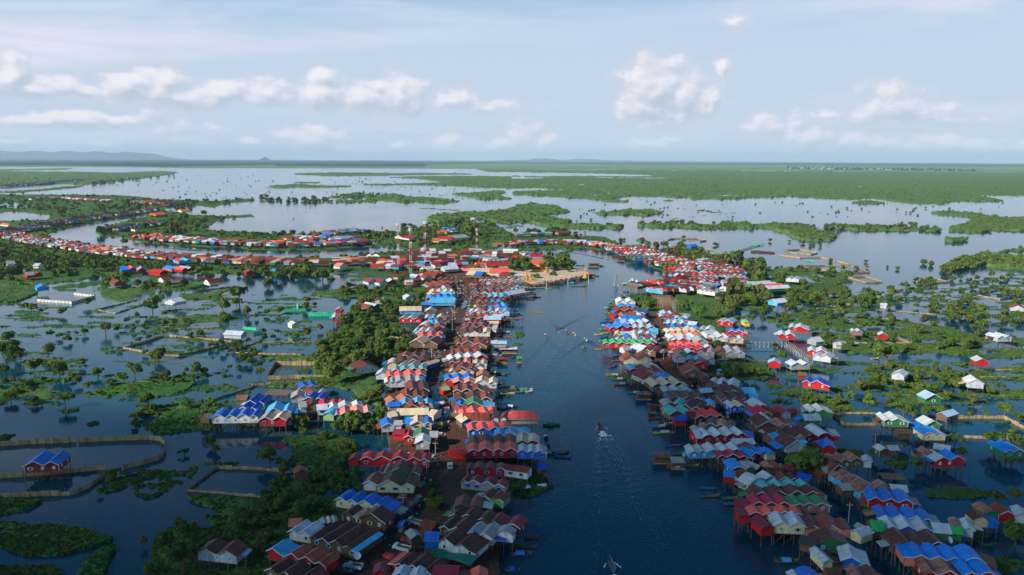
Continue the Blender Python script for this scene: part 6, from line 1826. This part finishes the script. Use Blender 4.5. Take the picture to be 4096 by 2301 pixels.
for i, (x, y, h, lb) in enumerate(((665, 268, 6.2, 'golden stupa on the blue shrine'), (738, 262, 6.8, 'golden stupa behind the row of gold figures'), (865, 165, 4, 'gold spire over the yellow hall'), (935, 222, 5, 'pink gold stupa beside the palm grove'), (1125, 258, 3.4, 'small orange stupa on the promenade'), (1175, 255, 2.8, 'lowest pale stupa on the promenade'))):
    p = G(*tp('V6', x, y), 3 if i != 2 else 9); spire(p, h, 'stupa', lb, None)
b = MB(); p = G(*tp('V6', 672, 275), 3); b.prism([(p.x-3.5, p.y-2.5), (p.x+3.5, p.y-2.5), (p.x+3.5, p.y+2.5), (p.x-3.5, p.y+2.5)], 3, 5.6, wallmat('b')); b.prism([(p.x-3.8, p.y-2.8), (p.x+3.8, p.y-2.8), (p.x+3.8, p.y+2.8), (p.x-3.8, p.y+2.8)], 5.6, 6.0, TRIM()); tag(b.build('shrine'), 'small blue and white shrine base under a golden stupa', 'shrine')
for i in range(34):
    x = 590+i*7.2; y = 300-8*math.sin(i*1.3)+(-6 if i % 2 else 0); p = G(*tp('V6', x, y), 2.8)
    b = MB(); h = 2.4+1.3*abs(math.sin(i*2.1)); b.lathe([(.55, 0), (.6, .3), (.35, .4), (.45, h*.45), (.3, h*.6), (.36, h*.68), (.2, h*.78), (.05, h)], GOLD, 8, (p.x, p.y, p.z))
    tag(b.build('golden_figure'), f'small golden temple figure, {ordw(i+1)} from the left in the gold row', 'figure', 'row of golden figures')
# standing golden statue on its pedestal
p = G(*tp('V6', 1315, 272), 3.0); r = empty('statue', (p.x, p.y, p.z)); tag(r, 'tall golden standing statue on a stepped pedestal at the tip of the point', 'statue')
b = MB(); b.lathe([(2.6, 0), (2.6, .6), (2.1, .7), (2.1, 1.4), (1.6, 1.5), (1.6, 2.3), (1.3, 2.4), (1.35, 3.0), (1.1, 3.2)], GOLD, 14); b.build('pedestal', r)
b = MB(); hh = height_to(p, tp('V6', 0, 163)[1])-3.2-p.z; s = hh/10
def ring_(z, rx, ry, y0=0, n=12): return [(rx*.78*s*math.cos(2*math.pi*k/n), ry*s*math.sin(2*math.pi*k/n)+y0*s, 3.2+z*s) for k in range(n)]
secs = [(0, 1.5, 1.0), (.3, 1.45, .95), (1.5, 1.3, .8), (3, 1.2, .75), (4.3, 1.15, .72), (5.3, 1.1, .65), (6.3, 1.35, .68), (7.2, 1.45, .66), (7.7, 1.2, .55), (7.95, .5, .4), (8.2, .42, .4), (8.5, .58, .56), (8.9, .62, .62), (9.3, .55, .58), (9.6, .35, .4), (9.75, .22, .25), (10, .05, .05)]
vs = []; [vs.extend(ring_(*q)) for q in secs]; fs = [(j*12+k, j*12+(k+1) % 12, (j+1)*12+(k+1) % 12, (j+1)*12+k) for j in range(len(secs)-1) for k in range(12)]
b.add(vs, fs, GOLD)
for sd in (-1, 1):
    b.bar((sd*1.3*s, 0, 3.2+7.1*s), (sd*1.6*s, -.2*s, 3.2+5.1*s), .32*s, GOLD, n=8, r2=.26*s); b.bar((sd*1.6*s, -.2*s, 3.2+5.1*s), (sd*.75*s, -1.1*s, 3.2+5.4*s), .24*s, GOLD, n=8, r2=.15*s); b.bar((sd*.5*s, -.9*s, 3.2+.1*s), (sd*.55*s, -.2*s, 3.2+1*s), .3*s, GOLD, n=8)
b.build('body', r, smooth=True)
LAMP = mat('pale_pink_post', (222, 180, 170), rough=.6); WHITE = mat('white_paint', (226, 228, 230), rough=.5, var=.05)
for i, (x, y0, y1) in enumerate(((945, 285, 255), (958, 297, 268), (1008, 305, 265), (1058, 295, 258), (1108, 292, 250), (1157, 285, 245), (1205, 280, 236), (1215, 240, 200), (1245, 252, 215), (1252, 272, 232), (1270, 258, 216), (1208, 262, 226))):
    p = G(*tp('V6', x, y0), 3.0); h = height_to(p, tp('V6', 0, y1)[1])-3; b = MB(); b.lathe([(.4, 0), (.4, .5), (.26, .6), (.24, h*.8), (.42, h*.84), (.42, h*.93), (.12, h)], LAMP, 8, (p.x, p.y, p.z))
    tag(b.build('promenade_post'), f'pink lantern post, {ordw(i+1)} along the temple promenade from the left', 'post', 'promenade posts')
for i, (x, y0, y1, lb) in enumerate(((668, 368, 280, 'white lamp pole at the foot of the embankment, leftmost'), (935, 358, 290, 'white lamp pole on the embankment, second from the left'), (1145, 325, 248, 'white lamp pole at the embankment steps'), (1344, 312, 236, 'white lamp pole beside the statue'), (905, 118, 15, 'very tall white pole behind the grove'), (1010, 98, 40, 'thin white pole behind the palms'))):
    p = G(*tp('V6', x, y0), 1.0); h = height_to(p, tp('V6', 0, y1)[1])-1; b = MB(); b.bar((p.x, p.y, 0), (p.x, p.y, 1+h), .2, WHITE, n=8, r2=.12); b.box((p.x, p.y-.3, 1+h), (.5, 1.2, .18), WHITE); tag(b.build('lamp_pole'), lb, 'lamp pole', 'white lamp poles')
# ---------------------------------------------------------------- towers
RED = mat('red_paint', (196, 60, 52), rough=.6)
def tower(t, x, y0, y1, w0, w1, lb, segs=7, colors=True, guy=False):
    p = G(*tp(t, x, y0), 1.0); h = height_to(p, tp(t, x, y1)[1]); r = empty('telecom_tower' if colors else 'power_pylon', (p.x, p.y, 0), .4); tag(r, lb, 'tower' if colors else 'pylon', 'lattice towers' if colors else None)
    per = max(2, int(h/segs/max(w0, 1.5))); nn = segs*per
    for s_ in range(segs):
        b = MB(); m = (RED if s_ % 2 == 0 else WHITE) if colors else mat('galvanised_steel', (150, 160, 168), rough=.5)
        for k in range(s_*per, (s_+1)*per):
            z0, z1 = h*k/nn, h*(k+1)/nn; a0 = (w0+(w1-w0)*k/nn)/2; a1 = (w0+(w1-w0)*(k+1)/nn)/2; C0 = [(-a0, -a0), (a0, -a0), (a0, a0), (-a0, a0)]; C1 = [(-a1, -a1), (a1, -a1), (a1, a1), (-a1, a1)]
            rr = .055 if colors else .09
            for q in range(4):
                A, B = C0[q], C0[(q+1) % 4]; A1, B1 = C1[q], C1[(q+1) % 4]
                b.bar((*A, z0), (*A1, z1), rr, m); b.bar((*A, z0), (*B1, z1), rr*.6, m); b.bar((*B, z0), (*A1, z1), rr*.6, m); b.bar((*A1, z1), (*B1, z1), rr*.6, m)
        b.build('lattice_section', r)
    if colors:
        b = MB()
        for q in range(3):
            a = q*2.09; b.box((1.1*math.cos(a), 1.1*math.sin(a), h-1.2), (.35, .5, 2.4), WHITE, rz=a); b.bar((0, 0, h-1.2), (1.1*math.cos(a), 1.1*math.sin(a), h-1.2), .06, WHITE)
        b.lathe([(.7, 0), (.7, .9), (.1, 1.0)], WHITE, 10, (.9, -.6, h*.72)); b.build('antennas', r)
        b = MB(); b.bar((0, 0, h), (0, 0, h+3), .06, RED); b.build('mast_tip', r)
    else:
        b = MB()
        for k in (.62, .76, .9): b.box((0, 0, h*k), (4.5*(1.3-k), .25, .25), mat('galvanised_steel', (150, 160, 168), rough=.5))
        b.build('cross_arm', r)
tower('A2', 1432, 1212, 735, 1.6, 1.2, 'red and white telecom mast with antennas, leftmost of the four tall ones')
tower('A2', 1556, 1312, 785, 1.8, 1.3, 'red and white telecom mast standing in front of the others', 8)
tower('A2', 1700, 1172, 716, 1.7, 1.2, 'red and white telecom mast tallest behind the channel houses', 8)
tower('A2', 2218, 1008, 790, 1.5, 1.1, 'thin red and white mast by the white bank building', 7)
tower('A3', 1042, 1352, 1255, 3.4, .8, 'grey steel pylon standing alone in the river', 5, False)
# ---------------------------------------------------------------- naga bridge heads in the river
for i, (xa, xb, xt, y, yt, lb) in enumerate(((1108, 1198, 1210, 1352, 1305, 'white dragon headed bridge ramp in the river, left one'), (1408, 1262, 1252, 1372, 1310, 'white dragon headed bridge ramp in the river, right one'))):
    a, c, t_ = G(*tp('A3', xa, y), 0), G(*tp('A3', xb, y), 0), G(*tp('A3', xt, y), 0); b = MB(); n = 12; d = (c-a); w_ = 1.6
    for k in range(n):
        u0, u1 = k/n, (k+1)/n; z0, z1 = .5+3.2*u0**3, .5+3.2*u1**3; p, q = a+d*u0, a+d*u1
        b.add([(p.x, p.y-w_, -.3), (q.x, q.y-w_, -.3), (q.x, q.y+w_, -.3), (p.x, p.y+w_, -.3), (p.x, p.y-w_, z0), (q.x, q.y-w_, z1), (q.x, q.y+w_, z1), (p.x, p.y+w_, z0)], [(0, 1, 5, 4), (1, 2, 6, 5), (2, 3, 7, 6), (3, 0, 4, 7), (4, 5, 6, 7)], CONC)
        for sy in (-w_, w_): b.box(((p.x+q.x)/2, p.y+sy, (z0+z1)/2+.35), (d.length/n*.55, .16, .6), WHITE)
    r = b.build('bridge_ramp'); tag(r, lb, 'bridge ramp', 'ruined bridge heads')
    h = height_to(t_, tp('A3', 0, yt)[1]); sg = 1 if i == 0 else -1; m = MB()
    for sy in (-1.3, 1.3):
        m.box((t_.x, t_.y+sy, 2.2), (1.2, .9, 5), WHITE); prv = (t_.x, t_.y+sy, 4.5)
        for k in range(1, 6):
            z = 4.5+(h-4.5)*k/5; nx = (t_.x-sg*.5*math.sin(k*.9), t_.y+sy, z); m.bar(prv, nx, .55*(1.15-k/6), WHITE, n=8, r2=.55*(1.0-k/6)); prv = nx
    m.build('dragon_head', r)
# ---------------------------------------------------------------- poles, walkways, frames
POLE = mat('concrete_pole', (176, 168, 156), rough=.8)
PL_ = [('V4',1418,640,440),('V4',1390,380,180),('V4',1410,420,270),('V4',1385,740,565),('V4',1365,880,690),('V4',1330,930,810),('V5',605,210,60),('V5',545,180,85),('T1',2267,300,40),('T1',1887,640,420),('C2',1480,800,665),('V1',1180,545,420),('V1',1435,1200,1075),('V3',948,260,185),('V3',1052,550,410),('V3',918,100,10),('U1',1620,230,110),('U3',1295,300,190),('V3',1340,720,640),('C4',1070,200,20),('V5',405,450,405),('T3',2278,700,340),('T3',2098,1050,740),('B4',650,710,550),('B2',2000,220,110)]
for i, (t, x, y0, y1) in enumerate(PL_):
    p = G(*tp(t, x, y0), .5); h = min(max(height_to(p, tp(t, x, y1)[1]), 6), 11); b = MB(); b.bar((p.x, p.y, -.5), (p.x, p.y, h), .15, POLE, n=8, r2=.1); b.box((p.x, p.y, h-.7), (1.8, .12, .12), POLE)
    for k in (-.8, 0, .8): b.bar((p.x+k, p.y, h-.64), (p.x+k, p.y, h-.4), .05, TRIM())
    tag(b.build('utility_pole'), f'concrete utility pole with crossarm, {ordw(i+1)} of those listed up {"the dirt road" if p.x < 0 else "the right bank lane"}', 'utility pole', 'utility poles along the streets')
def walkway(pts, w_, z, lb, rail=True):
    b = MB(); 
    for p, q in zip(pts, pts[1:]):
        d = q-p; L_ = d.length; a = math.atan2(d.y, d.x); c = (p+q)/2; b.box((c.x, c.y, z), (L_, w_, .14), WOOD(), rz=a); n = max(1, int(L_/2.2)); nr_ = Vector((-d.y, d.x, 0)).normalized()*w_/2; d.normalize()
        for k in range(n+1):
            m = p+(q-p)*k/n
            for s_ in (-1, 1): e_ = m+nr_*s_; b.bar((e_.x, e_.y, -.8), (e_.x, e_.y, z+(1.0 if rail else 0)), .07, TRIM() if rail else WOOD())
        if rail:
            for s_ in (-1, 1): b.bar((p.x+nr_.x*s_, p.y+nr_.y*s_, z+.9), (q.x+nr_.x*s_, q.y+nr_.y*s_, z+.9), .05, WOOD())
    tag(b.build('footbridge'), lb, 'footbridge', 'timber footbridges')
walkway([G(*tp('B3', 2270, 600)), G(*tp('B4', 0, 605)), G(*tp('B4', 180, 608))], 1.4, 2.2, 'timber footbridge running level to the marsh houses')
walkway([G(*tp('B4', 185, 608)), G(*tp('B4', 280, 670)), G(*tp('B4', 420, 770))], 2.2, 2.4, 'timber footbridge sloping towards the red and white marsh houses')
walkway([G(*tp('V5', 1090, 105)), G(*tp('V5', 1200, 106)), G(*tp('V5', 1300, 100))], 6, 3.0, 'long pale timber jetty on stilts in the river', False)
walkway([G(*tp('T6', 1290, 650)), G(*tp('T6', 1650, 640))], 4.5, 1.6, 'timber jetty beside the green boats', False)
walkway([G(*tp('T7', 950, 420)), G(*tp('T7', 1300, 440))], 7, 2.6, 'timber deck joining the blue roofed cluster', False)
walkway([G(*tp('A3', 2250, 1030)), G(*tp('A3', 2400, 985)), G(*tp('A3', 2530, 950))], 2.2, 1.0, 'thin dark boom crossing the right lake', False)
walkway([G(*tp('B3', 2340, 700)), G(*tp('B3', 2440, 750)), G(*tp('B3', 2572, 760))], 1.6, 1.2, 'low timber walk beside the blue water right of the lane', False)
walkway([G(*tp('U4', 1200, 1110)), G(*tp('U4', 1680, 1130))], 5, 1.6, 'grey plank deck behind the rusty long house', False)
# bamboo pole frame
a0, a1 = G(*tp('V1', 1430, 385), 1), G(*tp('V1', 2010, 500), 1); b = MB(); bw = 26
for i in range(8):
    for j in range(4):
        x = a0.x+(a1.x-a0.x)*i/7; y = a1.y+5+bw*j/3; b.bar((x, y, 0), (x, y, 7), .09, BAMBOO())
for z in (3, 5, 7):
    for j in range(4): y = a1.y+5+bw*j/3; b.bar((a0.x, y, z), (a1.x, y, z), .07, BAMBOO())
    for i in range(8): x = a0.x+(a1.x-a0.x)*i/7; b.bar((x, a1.y+5, z), (x, a1.y+5+bw, z), .07, BAMBOO())
tag(b.build('pole_scaffold'), 'open grid of tall bamboo poles behind the right bank houses', 'scaffold')
# concrete compound wall in the left marsh
pts = [G(*tp('B1', *q), 0) for q in ((375, 140), (725, 165), (955, 100), (745, 75))]; b = MB(); WP = wallmat('W')
for p, q in zip(pts, pts[1:]):
    d = q-p; c = (p+q)/2; b.box((c.x, c.y, .7), (d.length+.3, .3, 1.9), WP, rz=math.atan2(d.y, d.x)); n = int(d.length/3)
    for k in range(n+1): m = p+d*k/n; b.box((m.x, m.y, 1.1), (.4, .4, 2.5), mat('raw_concrete', (150, 148, 142), rough=.9))
tag(b.build('compound_wall'), 'unfinished white concrete wall with posts in the left marsh', 'wall')
# floating cages and rafts
def raft(t, x, y, w_, d_, lb, roof=None):
    p = G(*tp(t, x, y), 0); b = MB(); sc = 1/T[t][2]/F*math.hypot(p.length, CAMH); W_ = w_*sc; D_ = d_
    for k in range(6): b.bar((p.x-W_/2, p.y+D_*k/5, .05), (p.x+W_/2, p.y+D_*k/5, .05), .22, BAMBOO(), n=6)
    b.box((p.x, p.y+D_/2, .34), (W_, D_, .1), WOOD())
    for sx in (-1, 1):
        for k in (0, 1): b.bar((p.x+sx*W_*.45, p.y+D_*k, .3), (p.x+sx*W_*.45, p.y+D_*k, 2.4), .07, WOOD())
    o = b.build('raft'); tag(o, lb, 'raft', 'rafts on the river')
    if roof: 
        c = MB(); c.add([(p.x-W_*.5, p.y-.3, 2.3), (p.x+W_*.5, p.y-.3, 2.3), (p.x+W_*.5, p.y+D_*.5, 2.9), (p.x-W_*.5, p.y+D_*.5, 2.9), (p.x-W_*.5, p.y+D_+.3, 2.3), (p.x+W_*.5, p.y+D_+.3, 2.3)], [(0, 1, 2, 3), (3, 2, 5, 4)], roofmat(roof, 0)); c.build('roof', o)
        w2 = MB(); w2.box((p.x, p.y+D_/2, 1.3), (W_*.8, D_*.7, 1.8), wallmat('n')); w2.build('wall', o)
for q in [('V3',650,1340,300,4.5,'floating hut with rust striped roof and light blue front','z'),('U5',60,530,130,4,'floating hut with brown roof and white sill','k'),('C3',1510,330,170,4.5,'old timber raft boat house with thatch','n'),('C3',1670,385,130,5,'floating hut with grey metal roof','g'),
          ('V5',1145,400,180,6,'floating house with white roof and blue wall','w'),('V5',1255,490,50,3,'tiny green roofed floating stall in open water','e'),('V5',1090,500,110,5,'cluttered brown raft house beside the left bank','r'),('T4',2010,1060,180,5,'blue tarpaulin hut over the bank plants','B'),
          ('V6',1400,165,110,7,'long dark floating shed off the temple point','d'),('V6',1375,262,70,6,'brown roofed floating hut behind the statue','o'),('V7',205,230,70,6,'low brown floating shed at the far stilt row','r'),('B3',1010,885,0+120,3,'fish cage raft by the right weed mat',None),('B3',240,250,120,4,'row of stakes raft in mid river',None),('B3',870,625,70,4,'small raft with potted plants before the green roofs',None)]: raft(*q)
# satellite dishes
DISH = mat('dish_white', (224, 224, 220), rough=.4)
for i, (t, x, y, z, R) in enumerate((('T1',1528,980,5,.9),('U3',217,590,5,.7),('U3',484,588,5,.7),('U5',408,538,4,.6),('U5',450,640,4,.6),('U5',690,1388,3,.7),('U6',737,1115,5,.7),('U6',1175,480,6,.5),('C4',1830,1092,4,.9),('C4',127,105,5,.6),('V1',848,850,6,.8),('V1',1425,1025,5,.8),('V1',358,1085,3,.6),('V2',1655,125,5,.8))):
    p = G(*tp(t, x, y), z); r = empty('satellite_dish', p, .6); tag(r, f'round white satellite dish, {ordw(i+1)} from the bottom left of the town', 'satellite dish', 'satellite dishes on the houses')
    b = MB(); M1 = Matrix.Rotation(math.radians(62), 4, 'X'); b.lathe([(.02, -.22*R), (.5*R, -.12*R), (R, .1*R), (R*.97, .13*R), (.48*R, -.08*R), (.01, -.18*R)], DISH, 14, M=M1); b.build('dish', r)
    b = MB(); b.bar((0, .1, -.1), (0, .2, -z+3.2), .05, POLE); b.build('mast', r)
# ---------------------------------------------------------------- vehicles on the dirt road
TYRE = mat('tyre_rubber', (28, 28, 28), rough=.9); GLASS = mat('dark_glass', (20, 26, 32), rough=.15, spec=.6)
def vehicle(t, x, y, yaw, kind, col, lb):
    p = G(*tp(t, x, y), 1.9); Z = ground_z(p); r = empty(kind, (p.x, p.y, Z), math.radians(yaw)); tag(r, lb, {'pickup_truck': 'truck', 'small_truck': 'truck', 'parked_van': 'van', 'parked_car': 'car', 'motorbike': 'motorbike'}[kind], 'vehicles on the dirt road')
    cm = mat('car_paint_'+'_'.join(map(str, col)), col, rough=.3, var=.04, spec=.5)
    if kind == 'motorbike':
        b = MB(); b.box((0, 0, .62), (1.0, .28, .34), cm); b.box((-.35, 0, .84), (.7, .26, .12), TYRE); b.bar((.5, -.3, 1.05), (.5, .3, 1.05), .03, TYRE); b.bar((.5, 0, 1.05), (.62, 0, .32), .04, TYRE); b.build('body', r)
        for xx in (.62, -.62): w_ = MB(); w_.lathe([(.3, -.06), (.3, .06)], TYRE, 12, M=Matrix.Translation((xx, 0, .3)) @ Matrix.Rotation(math.pi/2, 4, 'X')); w_.build('wheel', r)
        return
    L_, W_ = 4.9, 1.75; b = MB()
    if kind in ('pickup_truck', 'small_truck'):
        b.box((-.1, 0, .72), (L_, W_, .45), cm); b.build('body', r); c = MB(); x0, x1 = (.1, 1.5) if kind == 'pickup_truck' else (1.0, 2.35)
        c.add([(x0, -.8, .94), (x1, -.8, .94), (x1, .8, .94), (x0, .8, .94), (x0+.12, -.7, 1.62), (x1-.35, -.7, 1.62), (x1-.35, .7, 1.62), (x0+.12, .7, 1.62)], [(0, 1, 5, 4), (1, 2, 6, 5), (2, 3, 7, 6), (3, 0, 4, 7), (4, 5, 6, 7)], cm); c.build('cabin', r)
        g = MB(); g.add([(x1-.06, -.7, 1.0), (x1-.06, .7, 1.0), (x1-.33, .64, 1.54), (x1-.33, -.64, 1.54)], [(0, 1, 2, 3)], GLASS); g.build('windscreen', r)
        d = MB()
        for sy in (-1, 1): d.box(((x0-2.5)/2-.0, sy*W_/2*.98, 1.12), (x0+2.4, .07, .42), cm)
        d.box((-2.48, 0, 1.12), (.07, W_, .42), cm); d.box(((x0-2.5)/2, 0, .98), (x0+2.3, W_*.9, .06), WOOD()); d.build('cargo_bed', r)
    else:
        b.box((0, 0, .66), (L_*.9, W_, .55), cm); hgt = 1.9 if kind == 'parked_van' else 1.42; x0, x1 = (-2.1, 1.6) if kind == 'parked_van' else (-1.5, .9)
        b.add([(x0, -.84, .93), (x1, -.84, .93), (x1, .84, .93), (x0, .84, .93), (x0+.25, -.72, hgt), (x1-.5, -.72, hgt), (x1-.5, .72, hgt), (x0+.25, .72, hgt)], [(0, 1, 5, 4), (1, 2, 6, 5), (2, 3, 7, 6), (3, 0, 4, 7), (4, 5, 6, 7)], cm); b.build('body', r)
        g = MB(); g.add([(x1+.02, -.74, 1.0), (x1+.02, .74, 1.0), (x1-.46, .66, hgt-.07), (x1-.46, -.66, hgt-.07)], [(0, 1, 2, 3)], GLASS); g.add([(x0-.02, -.74, 1.0), (x0-.02, .74, 1.0), (x0+.2, .66, hgt-.1), (x0+.2, -.66, hgt-.1)], [(3, 2, 1, 0)], GLASS); g.build('window', r)
    for xx in (-1.5, 1.5):
        for sy in (-.82, .82): w_ = MB(); w_.lathe([(.36, -.11), (.36, .11)], TYRE, 14, M=Matrix.Translation((xx, sy, .36)) @ Matrix.Rotation(math.pi/2, 4, 'X')); w_.build('wheel', r)
    for sy in (-.6, .6): h_ = MB(); h_.box(((2.38 if 'truck' in kind else 2.22), sy, .8), (.06, .28, .16), DISH); h_.build('headlight', r)
def ground_z(p):
    # height of the mud sheet near a point (nearest grid vertex)
    d = (WX-p.x)**2+(WY-p.y)**2; i = np.unravel_index(np.argmin(d), d.shape); a, b_ = i; w2 = H[max(a-1, 0):a+2, max(b_-1, 0):b_+2]; return float(w2.max())+.03
for q in [('T1',1450,1150,168,'pickup_truck',(206,214,220),'silver white pickup truck with open bed on the dirt road'),('T1',2240,860,155,'small_truck',(222,224,226),'white cab truck with a mixed load by the red umbrellas'),('T1',1340,1240,165,'parked_car',(26,32,38),'dark car in the shade below the pickup truck'),
          ('T5',1345,1385,86,'parked_van',(212,196,54),'yellow van on the flooded stretch of road'),('T5',1285,60,80,'small_truck',(120,176,204),'light blue truck near the top of the flooded road'),('V5',460,480,75,'parked_car',(90,150,180),'blue car parked by the left row'),('T1',2450,450,150,'small_truck',(150,156,150),'grey flatbed cart beside the road, right side'),
          ('T1',2450,150,75,'small_truck',(60,110,106),'teal covered truck far up the near road'),('T4',105,850,95,'parked_car',(216,212,206),'small white car in the middle of the road'),('V6',840,282,0,'parked_car',(226,228,230),'white car below the yellow hall, left one'),('V6',908,287,0,'parked_car',(226,228,230),'white car below the yellow hall, right one'),('V6',1070,262,0,'parked_van',(220,222,226),'white van under the promenade trees'),
          ('T1',2255,420,70,'motorbike',(40,60,110),'blue motorbike on the road beside the big brown house'),('T1',1970,700,60,'motorbike',(150,160,180),'silver motorbike parked at the teal awning'),('T1',2070,665,60,'motorbike',(60,100,150),'light blue motorbike nearest the teal awning'),('T3',2460,1080,90,'motorbike',(30,30,34),'black motorbike riding up the road'),('T2',525,880,30,'motorbike',(60,60,70),'grey motorbike by the green shade net')]: vehicle(*q)
# market umbrellas
for i, (t, x, y, c, lb) in enumerate((('T1',2290,700,'R','red umbrella next to the tan stall'),('T1',2010,960,'R','red umbrella on a thin pole beside the road'),('T1',2055,985,'S','orange-red umbrella touching the other'),('T1',1960,1095,'R','red umbrella at the roadside stall, upper'),('T1',1920,1125,'R','red umbrella at the roadside stall, lower'),('V3',1175,395,'b','blue stall umbrella at the lane'),('V3',1180,425,'S','orange stall umbrella at the lane'),('V3',1200,620,'R','red stall umbrella farther down the lane'))):
    p = G(*tp(t, x, y), 3.4); r = empty('umbrella', (p.x, p.y, 1.2)); tag(r, lb, 'umbrella', 'market umbrellas'); b = MB(); b.lathe([(1.3, 2.0), (.9, 2.3), (.05, 2.6)], roofmat(c), 8); b.build('canopy', r); b = MB(); b.bar((0, 0, 0), (0, 0, 2.55), .04, POLE); b.build('pole', r)
# flooded stretches of the road
PUD = [[(1330/5.152+1500, 1440+280/5.152), (1430/5.152+1500, 1440+180/5.152), (1400/5.152+1500, 1440+420/5.152), (1300/5.152+1500, 1440+470/5.152)],
       [tp('T5', *q) for q in ((1150, 560), (1290, 500), (1380, 720), (1520, 920), (1560, 1080), (1470, 1200), (1450, 1340), (1400, 1230), (1260, 1130), (1200, 960), (1170, 780))],
       [tp('B2', *q) for q in ((2060, 170), (2110, 120), (2130, 160), (2070, 230))], [tp('C4', *q) for q in ((590, 640), (760, 760), (900, 1000), (1060, 1200), (1240, 1440), (1000, 1440), (900, 1150), (760, 900), (640, 760))]]
for i, P_ in enumerate(PUD[:3]):
    b = MB(); Q_ = [G(x, y, 1.7) for x, y in P_]; Q2 = []
    for a, c in zip(Q_, Q_[1:]+Q_[:1]):
        for k in range(6): q = a+(c-a)*k/6; Q2.append(Vector((q.x+.5*math.sin(q.y*1.3), q.y+.4*math.sin(q.x*2), 1.74)))
    cen_ = sum(Q2, Vector())/len(Q2); n = len(Q2); b.add(Q2+[cen_], [(k, (k+1) % n, n) for k in range(n)], WATER); o = b.build('flood_water'); 
    if o.data.polygons[0].normal.z < 0: o.data.flip_normals()
    tag(o, None, kind='structure')
# clutter beside the road and under the houses
rg = random.Random(5); b = MB(); CM = [mat('clutter_'+WORD[c].replace(' ', '_'), PAL[c], rough=.8) for c in 'wRbygneuW']
for (x0, y0, x1, y1, n) in ((-34, 190, -40, 330, 150), (-27, 190, -26, 330, 150), (-38, 330, -37, 620, 200), (-28, 330, -28, 620, 200), (88, 200, 92, 430, 200), (80, 300, 84, 620, 200)):
    for k in range(n):
        t = rg.random(); x = x0+(x1-x0)*t+rg.gauss(0, 1.6); y = y0+(y1-y0)*t
        if not clear(x, y, -.3): continue
        s_ = rg.uniform(.2, .8); z = 1.6 if x < 40 else .9; b.box((x, y, z+s_*.3), (s_*rg.uniform(.6, 1.6), s_, s_*.7), rg.choice(CM), rz=rg.random()*3)
tag(b.build('street_clutter'), 'small goods, tubs and scraps strewn along the street edges', 'clutter', kind='stuff')
# stall awnings along both streets
AW = defaultdict(int)
for (xr, yr, name_) in (((-41, -29), (190, 640), 'dirt road'), ((84, 97), (205, 470), 'far lane')):
    for sd in (0, 1):
        yy = yr[0]
        while yy < yr[1]:
            yy += rg.uniform(7, 22); x = xr[sd]+rg.uniform(-1, 1)
            if not clear(x, yy, .2): continue
            c = rg.choice('ubGgyrzwcR'); r = empty('street_awning', (x, yy, 1.2), rg.uniform(-.2, .2)); AW[name_] += 1
            tag(r, f'{WORD[c]} stall awning on posts beside the {name_}, {ordw(AW[name_])} of them', 'awning', 'stall awnings along the streets')
            b = MB(); w_, d_ = rg.uniform(1.2, 2.4), rg.uniform(2, 4); z0, z1 = rg.uniform(2.0, 2.5), rg.uniform(1.7, 2.1); s2 = 1 if sd == 0 else -1
            vs = [(-w_*s2/2, -d_/2, z0), (w_*s2/2, -d_/2, z1), (w_*s2/2, d_/2, z1), (-w_*s2/2, d_/2, z0)]; b.add(vs+[(a, b_, c_-.05) for a, b_, c_ in vs], [(0, 1, 2, 3), (7, 6, 5, 4), (0, 4, 5, 1), (1, 5, 6, 2), (2, 6, 7, 3), (3, 7, 4, 0)], roofmat(c)); b.build('canopy', r)
            for (a, e_) in ((-w_/2+.1, -d_/2+.1), (w_/2-.1, -d_/2+.1), (w_/2-.1, d_/2-.1), (-w_/2+.1, d_/2-.1)): b = MB(); b.bar((a, e_, -.3), (a, e_, z1), .04, WOOD()); b.build('post', r)
            b = MB(); b.box((0, 0, .4), (w_*.6, d_*.7, .8), rg.choice(CM)); b.build('counter', r)
S.render.engine = 'CYCLES'; S.cycles.use_denoising = True
try: S.cycles.denoiser = 'OPENIMAGEDENOISE'
except Exception: pass
S.cycles.max_bounces = 5; S.cycles.diffuse_bounces = 2; S.cycles.glossy_bounces = 3; S.cycles.transparent_max_bounces = 12; S.cycles.volume_bounces = 1
S.view_settings.view_transform = 'Standard'; S.view_settings.look = 'None'; S.view_settings.gamma = 1; S.view_settings.exposure = .36
